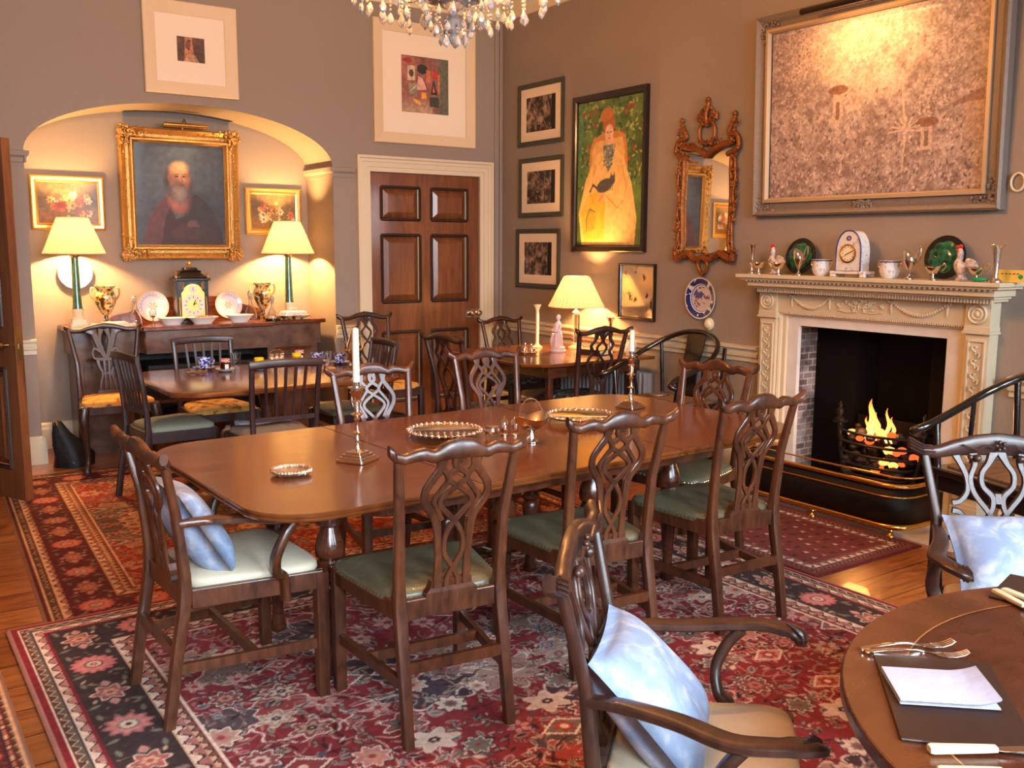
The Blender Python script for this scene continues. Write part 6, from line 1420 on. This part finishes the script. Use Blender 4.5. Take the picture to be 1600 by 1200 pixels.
# ================================================================== BREAKFAST TABLE
BT = .008+.7332
def cup(label, x, y, z, s=1, g='blue and white cups', sauc=True):
    t = thing('tea_cup', label, 'cup', (x, y, z), scale=s, group=g); b = MB(); b.lathe([(.022, .014), (.036, .03), (.043, .065), (.045, .075), (.043, .074), (.034, .032), (0, .02)], 24); b.build('cup_body', M['blue_white'], t); b = MB(); b.tube(smooth([(.04, 0, .06), (.062, 0, .06), (.058, 0, .035), (.034, 0, .032)], 4), .004, 6); b.build('handle', M['blue_white'], t)
    if sauc: b = MB(); b.lathe([(0, 0), (.04, 0), (.075, .012), (.076, .015), (.04, .006), (.022, .014), (0, .012)], 28); b.build('saucer', M['blue_white'], t)
    return t
cup('blue and white teacup on a saucer at the left of the breakfast table', 1.855, 6.22, BT, 1.0)
cup('blue cup left of its twin at the door end of the breakfast table', 2.60, 6.14, BT, .9, sauc=True); cup('blue cup right of its twin at the door end of the breakfast table', 2.72, 6.03, BT, .9)
def jar(label, x, y, lid, cont, dishr=.06, s=1, g='jam jars in dishes'):
    t = thing('jam_jar', label, 'jar', (x, y, BT), scale=s, group=g); b = MB(); b.lathe([(0, 0), (.035, 0), (.06, .016), (.062, .019), (.03, .006), (0, .006)], 28); b.build('saucer', M['china'], t); b = MB(); b.lathe([(0, .007), (.03, .007), (.032, .012), (.032, .055), (.026, .063)], 24); b.build('jar_body', M[cont], t); b = MB(); b.lathe([(.031, .060), (.031, .078), (.028, .081), (0, .081)], 24); b.build('lid', M[lid], t); b = MB(); b.box(-.012, .012, -.0335, -.0315, .018, .048); b.build('jar_label', M['china'], t); return t
jar('dark jam jar with red gingham lid on a white dish, next to the teacup', 1.93, 6.03, 'gingham', 'jam'); jar('yellow-lidded jar on a white dish in the middle of the breakfast table', 2.135, 5.98, 'yellow', 'honey'); jar('yellow-lidded jar seen above the near slat-back chair', 2.44, 6.10, 'yellow', 'honey'); jar('jam jar with red gingham lid at the far side of the breakfast table', 2.52, 6.25, 'gingham', 'jam')
for x, y, lab in ((2.04, 6.15, 'glass tumbler behind the dark jam jar'), (2.58, 5.92, 'glass tumbler near the blue cups')):
    b = MB(); b.lathe([(0, 0), (.028, 0), (.034, .10), (.032, .10), (.026, .012), (0, .01)], 20); tag(b.build('tumbler', M['glass'], loc=(x, y, BT)), lab, 'glass', 'tumblers on the breakfast table')
t = thing('cruet_set', 'ornate silver cruet frame in the middle of the breakfast table', 'cruet', (2.345, 6.22, BT)); b = MB(); b.box(-.06, .06, -.04, .04, .01, .018)
for x in (-.055, .055):
    for y in (-.035, .035): b.ball((x, y, .007), .008, 8, 5)
b.build('tray', M['silver_chased'], t)
for x in (-.035, 0, .035): b = MB(); b.lathe([(0, .018), (.017, .018), (.020, .04), (.012, .055), (.016, .066), (0, .075)], 14, (x, 0, 0)); b.build('cruet_pot', M['silver_chased'], t)
b = MB(); b.tube(smooth([(-.05, 0, .018), (-.045, 0, .08), (0, 0, .095), (.045, 0, .08), (.05, 0, .018)], 4), .003, 6); b.build('handle', M['silver'], t)
b = MB(); rnd = random.Random(4)
for k in range(9): a = rnd.uniform(-.6, .6); x, y = rnd.uniform(-.03, .03), rnd.uniform(-.015, .015); b.tube([(x-.05*math.cos(a), y-.05*math.sin(a), .006+.003*k*.5), (x+.05*math.cos(a), y+.05*math.sin(a), .006+.003*k*.5)], [.003, .003], 6); b.ball((x+.056*math.cos(a), y+.056*math.sin(a), .008+.0015*k), .010, 8, 4, (1, .7, .35))
tag(b.build('teaspoons', M['silver'], loc=(1.735, 5.99, BT)), 'small heap of silver spoons at the left end of the breakfast table', 'spoons', kind='stuff')
for (x, y, r_, lab) in ((2.0, 6.16, .3, 'bread stick lying between teacup and dark jam jar'), (2.50, 5.72, -.4, 'small piece of bread at the door end of the breakfast table')):
    b = MB(); b.loft([ring(V((q, 0, .013)), V((0, 1, 0)), V((0, 0, 1)), w, w*.8, 10) for q, w in ((-.05, .004), (-.04, .012), (0, .015), (.04, .012), (.05, .004))]); o = b.build('bread_roll', M['bread'], loc=(x-.05 if x < 2.1 else x, y-.0, BT)); o.rotation_euler = (0, 0, r_); tag(o, lab, 'bread')
b = MB(); b.box(-.035, .035, -.025, .025, 0, .002); o = b.build('place_card', M['china'], loc=(2.60, 5.58, BT)); o.rotation_euler = (0, 0, .4); tag(o, 'white card lying at the door end of the breakfast table', 'card')
t = thing('coffee_pot', 'tall silver coffee pot at the door end of the breakfast table, behind the tall candle', 'coffee pot', (2.735, 5.83, BT), 200); b = MB(); b.lathe([(.035, 0), (.035, .008), (.02, .02), (.04, .05), (.055, .09), (.05, .14), (.034, .18), (.03, .20), (.0, .20)], 24); b.build('pot_body', M['silver'], t)
b = MB(); b.lathe([(.031, .20), (.028, .215), (.012, .235), (.006, .245), (.009, .255), (0, .265)], 20); b.build('lid', M['silver'], t); b = MB(); b.tube(smooth([(-.03, 0, .19), (-.075, 0, .20), (-.09, 0, .14), (-.05, 0, .08)], 5), .005, 8); b.build('handle', M['gold_smooth'], t); b = MB(); b.tube(smooth([(.05, 0, .09), (.075, 0, .12), (.08, 0, .16), (.095, 0, .185)], 4), [.011]*4+[.009]*4+[.007]*5, 8); b.build('spout', M['silver'], t)
# ================================================================== LAMP TABLE
LT = .7364
t = thing('bisque_figurine', 'pinkish-white porcelain figurine of a draped woman before the lamp', 'figurine', (4.45, 5.83, LT)); b = MB(); b.lathe([(.062, 0), (.064, .012), (.056, .02), (.056, .035), (.05, .04)], 28); b.build('plinth', M['bisque'], t)
b = MB(); P = smooth([(0, 0, .03, .046), (.004, .004, .08, .040), (.0, -.004, .13, .032), (-.004, .0, .165, .026), (0, 0, .20, .030), (.0, 0, .222, .022), (.002, 0, .236, .010), (.002, 0, .246, .010), (.002, 0, .262, .0185), (.002, 0, .280, .014), (.002, 0, .288, .003)], 3)
b.loft([[V((x+q*math.cos(a)*(1+.07*math.sin(a*7+z*30) if z < .2 else 1), y+q*math.sin(a)*(.85)*(1+.07*math.sin(a*7+z*30) if z < .2 else 1), z)) for a in [2*PI*k/28 for k in range(28)]] for x, y, z, q in P]); b.build('figure', M['bisque'], t)
b = MB()
for s in (-1, 1): b.tube(smooth([(0, s*.028, .212), (-.012, s*.040, .18), (-.034, s*.030, .16), (-.042, s*.008, .165)], 4), [.010, .010, .009, .009, .008, .008, .008, .007, .007, .006, .006, .006, .006], 8)
b.tube(smooth([(-.02, .05, .03), (-.035, .035, .09), (-.03, .02, .14)], 4), .012, 8); b.build('arm', M['bisque'], t)
def pillar_stick(label, x, y, h, mat, s=1):
    t = thing('candlestick', label, 'candlestick', (x, y, LT)); b = MB(); b.lathe([(.042, 0), (.042, .008), (.022, .02), (.014, .035), (.013, h-.05), (.018, h-.03), (.030, h-.006), (.032, h), (.012, h), (.010, h-.02)], 20); b.build('stem', M[mat], t)
pillar_stick('tall ivory candlestick behind the porcelain figurine', 4.50, 6.17, .345, 'ivory'); pillar_stick('silver candlestick right of the lamp on the wall table', 4.80, 5.62, .265, 'silver')
t = thing('cruet_set', 'low silver cruet stand glinting on the corner of the lamp table', 'cruet', (4.17, 5.83, LT)); b = MB(); b.lathe([(0, .008), (.07, .008), (.078, .016), (.066, .014), (0, .013)], 28)
for k in range(4): a = k*PI/2+.5; b.ball((.06*math.cos(a), .06*math.sin(a), .006), .007, 8, 5)
b.build('tray', M['silver_chased'], t)
for k in range(4): a = k*PI/2; b = MB(); b.lathe([(.012, .014), (.018, .03), (.014, .045), (.004, .06), (.006, .075), (0, .09)] if k % 2 else [(.014, .014), (.022, .03), (.020, .042), (0, .046)], 14, (.04*math.cos(a), .04*math.sin(a), 0)); b.build('cruet_pot', M['silver'], t)
t = thing('book', 'thick pale closed book lying on the lamp table in front of the lamp', 'book', (4.60, 5.56, LT), 12); b = MB(); b.box(-.075, .075, -.10, .10, .003, .037); b.build('pages', M['ivory'], t, smoothed=False); b = MB(); b.box(-.08, .08, -.105, .105, 0, .004); b.box(-.08, .08, -.105, .105, .036, .040); b.box(-.083, -.078, -.105, .105, 0, .040); b.build('cover', M['slat_wood'], t, smoothed=False)
t = thing('milk_jug', 'small white jug with dark lid at the near end of the lamp table', 'jug', (4.81, 5.40, LT)); b = MB(); b.lathe([(0, 0), (.03, 0), (.042, .03), (.038, .07), (.024, .10), (.028, .115)], 22); b.build('jug_body', M['china'], t); b = MB(); b.tube(smooth([(0, -.03, .10), (0, -.06, .09), (0, -.055, .05), (0, -.038, .04)], 4), .004, 6); b.build('handle', M['china'], t); b = MB(); b.lathe([(.029, .115), (.022, .128), (0, .134)], 18); b.build('lid', M['dark'], t)
# ================================================================== ROUND TABLE SETTING
RT = .016+.7240
def board(label, x, y, rot, w=.285, h=.225):
    b = MB(); b.box(-w/2, w/2, -h/2, h/2, 0, .005); o = b.build('placemat', M['placemat'], loc=(x, y, RT), smoothed=False, bevel=.0015); o.rotation_euler = (0, 0, math.radians(rot)); tag(o, label, 'placemat', 'dark placemats'); return o
board('dark brown placemat under the folded white napkin', 1.575, .888, 42, .35, .215); board('dark placemat at the far side of the round table behind the knives', 2.26, 1.03, -75, .25, .20)
t = thing('napkin', 'folded white napkin with one curled edge on the dark placemat', 'napkin', (1.585, .915, RT+.005), -42); b = MB()
for k, (z, dx) in enumerate(((.001, 0), (.0045, .002), (.008, -.001))):
    n = 16; rings = []
    for i in range(n+1):
        u = -.085+.17*i/n; lift_ = .012*max(0, (u-.03)/.055)**2 if k else 0; rings.append([V((u, -.068+dx, z+lift_)), V((u, -.070+dx, z+.0015+lift_)), V((u, -.066+dx, z+.003+lift_)), V((u, .066, z+.003+lift_)), V((u, .068, z+lift_))])
    b.loft(rings)
b.build('cloth', M['white_cloth'], t)
def fork(label, x, y, rot):
    t = thing('fork', label, 'fork', (x, y, RT), rot, 'forks beside the placemat'); b = MB(); P = smooth([(-.095, 0, .004, .0075, .0022), (-.085, 0, .006, .0085, .0018), (-.05, 0, .010, .0042, .002), (.0, 0, .012, .0028, .0024), (.035, 0, .006, .004, .002), (.05, 0, .004, .0105, .0015), (.062, 0, .004, .0115, .0012)], 4)
    b.loft([ring(V((x_, y_, z)), V((0, 1, 0)), V((0, 0, 1)), w, h_, 10, 3) for x_, y_, z, w, h_ in P])
    for k in range(4): yy = -.0093+.0062*k; b.tube([(.060, yy, .004), (.078, yy, .004), (.095, yy, .0085), (.105, yy*.9, .014)], [.0018, .0016, .0015, .001], 6)
    b.build('fork_body', M['silver'], t); return t
fork('rear silver fork of the crossed pair above the placemat', 1.71, 1.065, -28); fork('front silver fork of the crossed pair, nearer the napkin', 1.695, 1.035, -40)
def knife(label, x, y, rot, L=.11, B=.12):
    t = thing('knife', label, 'knife', (x, y, RT), rot, 'ivory-handled knives'); b = MB(); b.loft([ring(V((q, 0, .007)), V((0, 1, 0)), V((0, 0, 1)), w, w*.62, 12, 4) for q, w in ((-L, .0085), (-L+.006, .0105), (-.02, .0085), (0, .0075))]); b.build('handle', M['ivory'], t)
    b = MB(); b.loft([ring(V((q, o, .006)), V((0, 1, 0)), V((0, 0, 1)), w, .0009, 8, 2) for q, w, o in ((0, .005, 0), (.01, .009, 0), (B*.7, .0095, .001), (B*.9, .007, .002), (B, .001, .003))]); b.build('blade', M['silver'], t)
knife('ivory-handled knife just below the placemat', 1.468, .742, -34); knife('ivory-handled knife at the bottom edge of the picture', 1.41, .700, -34, .10, .12)
knife('left one of the two ivory-handled knives at the far side of the round table', 2.13, 1.04, -113, .10, .12); knife('right one of the two ivory-handled knives at the far side of the round table', 2.175, 1.025, -100, .10, .12)
for (x, y, lab) in ((2.005, .935, 'wine glass cut by the picture edge, upper one on the round table'), (1.79, .80, 'wine glass cut by the picture edge, lower one on the round table')):
    t = thing('wine_glass', lab, 'glass', (x, y, RT), group='wine glasses on the round table'); b = MB(); b.lathe([(0, 0), (.034, 0), (.034, .002), (.006, .006), (.004, .05), (.010, .062), (.034, .09), (.038, .12), (.034, .15), (.0325, .15), (.036, .12), (.032, .092), (0, .07)], 28); b.build('goblet', M['glass'], t)
# ================================================================== CUSHIONS
def pillow(label, T, w, h, d):
    n = 24; b = MB(); vs = []; 
    for side in (1, -1):
        for j in range(n+1):
            for i in range(n+1):
                u, v = 2*i/n-1, 2*j/n-1; e = ((1-u**4)*(1-v**4)); k = 1-.07*(1-abs(u)**2)*abs(v)**3-.0; k2 = 1-.07*(1-abs(v)**2)*abs(u)**3
                z = side*d/2*max(e, 0)**.62; vs.append(V((u*w/2*k2, v*h/2*k, z*(1+.06*math.sin(u*5+v*3)))))
    fs = []
    for s in range(2):
        o = s*(n+1)**2
        for j in range(n):
            for i in range(n):
                a = o+j*(n+1)+i; q = (a, a+1, a+n+2, a+n+1); fs.append(q if s == 0 else q[::-1])
    b.add(vs, fs); b.xf(T); me = b.mesh('cushion', M['cushion'], True, 180); bm = bmesh.new(); bm.from_mesh(me); bmesh.ops.remove_doubles(bm, verts=bm.verts, dist=.0004); bm.to_mesh(me); bm.free(); o = bpy.data.objects.new('cushion', me); COL.objects.link(o); return tag(o, label, 'cushion', 'pale blue brocade cushions')
def cush(label, base, rot, w, h, d, lean, dz=0, roll=0):
    """stands on the seat at base, leaning back by lean"""
    T = Matrix.Translation(base) @ Matrix.Rotation(math.radians(rot), 4, 'Z') @ Matrix.Rotation(math.radians(lean), 4, 'X') @ Matrix.Translation((0, 0, h/2+dz)) @ Matrix.Rotation(math.radians(90), 4, 'X') @ Matrix.Rotation(math.radians(roll), 4, 'Z')
    return pillow(label, T, w, h, d)
cush('pale cushion leaning in the armchair at the left head of the long table', (.955, 3.15, .475), -88.5, .34, .34, .14, 30)
cush('large pale blue cushion in the foreground armchair', (1.455, 1.375, .452), -137.5, .34, .34, .15, 42)
cush('pale cushion in the armchair at the right edge behind the round table', (2.90, 1.41, .455), 140, .38, .32, .15, 46)
# black bag leaning against the alcove pier
b = MB(); P = [(0, .13, .08, .0), (.08, .13, .08, -.01), (.16, .10, .06, -.035), (.24, .06, .03, -.07), (.31, .025, .012, -.10)]
rnd = random.Random(1); b.loft([[V((dx+rx*math.cos(a)*(1+.12*math.sin(3*a+z*20)), ry*math.sin(a)*(1+.15*math.cos(4*a)), z+.02*math.sin(5*a)*(z > .3))) for a in [2*PI*k/24 for k in range(24)]] for z, rx, ry, dx in P])
tag(b.build('bag', M['black_cloth'], loc=(1.20, 7.15, .0)), 'crumpled black bag on the floor against the left pier of the alcove', 'bag')
# white flex trailing on the rug
b = MB(); b.tube(smooth([(2.55, 3.95, .024), (2.62, 3.75, .022), (2.70, 3.70, .022), (2.66, 3.62, .022), (2.80, 3.60, .022), (2.86, 3.50, .022), (2.80, 3.44, .022)], 6), .0045, 6); tag(b.build('flex_cord', M['cord']), 'loose white flex lying on the rug under the long table', 'cord')

# ================================================================== CHANDELIER
t = thing('chandelier', 'cut-glass chandelier hanging into the top of the picture', 'chandelier', (2.03, 3.36, 2.325)); rnd = random.Random(6)
b = MB(); b.lathe([(0, .0), (.012, .01), (.020, .03), (.010, .045), (.028, .06), (.036, .09), (.020, .115), (.015, .13), (.05, .15), (.11, .17), (.12, .18), (.04, .185), (.025, .22), (.03, .32), (.045, .37), (.03, .42), (.02, .60), (.05, .64), (.02, .68), (.012, .8)], 20, mod=lambda k, z: 1+.05*(k % 2)); b.build('glass_stem', M['crystal'], t, smoothed=False)
b = MB(); b.tube([(0, 0, .01), (0, 0, 1.36)], .006, 8); b.lathe([(.06, 1.38), (.055, 1.35), (.02, 1.33)], 20); b.build('rod', M['silver'], t)
b = MB(); b.lathe([(0, 0), (.8, .012), (1, .022), (.5, .040), (0, .050)], 6, sy=.6)
for j in range(3): b.add([(x*60, y*60, z) for x, y, z in MB().ball((0, 0, .062+.015*j), .0055, 6, 4).v], MB().ball((0, 0, 0), 1, 6, 4).f)
dm = b.mesh('glass_drop', M['crystal'], False)
for ringr, z, n, sz in ((.12, .165, 12, .017), (.05, .085, 7, .015), (.075, .13, 8, .014), (.36, .215, 22, .018), (.28, .18, 15, .016), (.20, .17, 12, .016), (.42, .26, 16, .017), (.16, .25, 8, .015)):
    for k in range(n):
        a = 2*PI*k/n+rnd.uniform(-.08, .08); o = bpy.data.objects.new('glass_drop', dm); COL.objects.link(o); o.parent = t; o.location = (ringr*math.cos(a), ringr*math.sin(a), z-.09+rnd.uniform(-.012, .012)); o.scale = (sz, sz, sz/.016); o.rotation_euler = (0, 0, rnd.uniform(0, 3))
for k in range(8):
    a = 2*PI*k/8+.2; c, s = math.cos(a), math.sin(a); b = MB(); b.tube(smooth([(.03*c, .03*s, .34), (.12*c, .12*s, .25), (.24*c, .24*s, .21), (.33*c, .33*s, .25), (.345*c, .345*s, .33)], 5), .0085, 8); b.lathe([(.012, .33), (.045, .345), (.048, .352), (.014, .35), (.014, .39)], 16, (.345*c, .345*s, 0)); ar = b.build('glass_arm', M['crystal'], t)
    b = MB(); b.lathe([(.010, .37), (.010, .44), (.008, .445)], 12, (.345*c, .345*s, 0)); b.build('candle_tube', M['ivory'], ar); b = MB(); b.lathe([(.004, .445), (.012, .465), (.010, .485), (0, .51)], 10, (.345*c, .345*s, 0)); b.build('candle_bulb', M['bulb'], ar)  # bulbs above the view, given a glow to go with the added lights
b = MB()
for k in range(8):
    a0, a1 = 2*PI*k/8+.2, 2*PI*(k+1)/8+.2
    for j in range(13): q = j/12; a = a0+(a1-a0)*q; b.ball((.345*math.cos(a), .345*math.sin(a), .33-.11*math.sin(PI*q)), .007, 6, 4)
b.build('bead_swag', M['crystal'], t)

# ================================================================== LIGHT
def area(name, loc, rot, sx, sy, power, col, spread=180):
    l = bpy.data.lights.new(name, 'AREA'); l.shape = 'RECTANGLE'; l.size = sx; l.size_y = sy; l.energy = power; l.color = col; l.spread = math.radians(spread)
    o = bpy.data.objects.new(name, l); COL.objects.link(o); o.location = loc; o.rotation_euler = rot; return o
def point(name, loc, power, col, r=.03):
    l = bpy.data.lights.new(name, 'POINT'); l.energy = power; l.color = col; l.shadow_soft_size = r; o = bpy.data.objects.new(name, l); COL.objects.link(o); o.location = loc; return o
for i, (x0, x1) in enumerate(WX):
    area(f'window_daylight', ((x0+x1)/2, YB-.06, 1.80), (math.radians(66), 0, 0), x1-x0-.1, 2.35, (115, 88, 82)[i], (.76, .88, 1.0), 105)
area('picture_lamp', (2.235, YA-.16, 2.433), (math.radians(-12), 0, 0), .28, .012, .9, (1, .66, .30), 150)
area('picture_lamp', (4.66, 3.50, 2.868), (0, math.radians(-28), 0), .016, .56, 3.4, (1, .52, .18), 150)
point('fire_light', (4.86, 3.38, .55), 5, (1, .38, .10), .09)
for k in range(4):
    a = PI/2*k+.4; point('added_chandelier_light', (2.03+.345*math.cos(a), 3.36+.345*math.sin(a), 2.325+.54), 36, (1, .45, .14), .03)  # warm lights added in the chandelier to tint the upper walls
w = bpy.data.worlds.new('sky'); SC.world = w; w.use_nodes = True; nt = w.node_tree; bg = nt.nodes['Background']; sk_ = N(nt, 'ShaderNodeTexSky'); sk_.sky_type = 'NISHITA'; sk_.sun_disc = False; sk_.sun_elevation = math.radians(25); nt.links.new(sk_.outputs[0], bg.inputs['Color']); bg.inputs['Strength'].default_value = .15
# ================================================================== CAMERA
cam = bpy.data.cameras.new('camera'); co = bpy.data.objects.new('camera', cam); COL.objects.link(co)
F_PX = 1491.5; yaw, pitch, roll = math.radians(34.603), math.radians(8.286), math.radians(.272)
fwd = V((math.sin(yaw)*math.cos(pitch), math.cos(yaw)*math.cos(pitch), -math.sin(pitch))); r0 = V((math.cos(yaw), -math.sin(yaw), 0)); u0 = r0.cross(fwd)
r1 = r0*math.cos(roll)+u0*math.sin(roll); u1 = -r0*math.sin(roll)+u0*math.cos(roll)
m4 = Matrix((r1, u1, -fwd)).transposed().to_4x4(); m4.translation = V((0, 0, 1.55)); co.matrix_world = m4
cam.sensor_width = 36; cam.lens = F_PX/1600*36; cam.clip_start = .05; SC.camera = co
vs_ = SC.view_settings; vs_.view_transform = 'Standard'; vs_.look = 'None'; vs_.gamma = 1; vs_.exposure = .62; vs_.use_curve_mapping = False
cy_ = SC.cycles; cy_.max_bounces = 8; cy_.diffuse_bounces = 4; cy_.glossy_bounces = 4; cy_.transmission_bounces = 8; cy_.transparent_max_bounces = 8; cy_.caustics_reflective = False; cy_.caustics_refractive = False; cy_.sample_clamp_indirect = 4; cy_.use_denoising = True
try: cy_.denoiser = 'OPENIMAGEDENOISE'
except Exception: pass
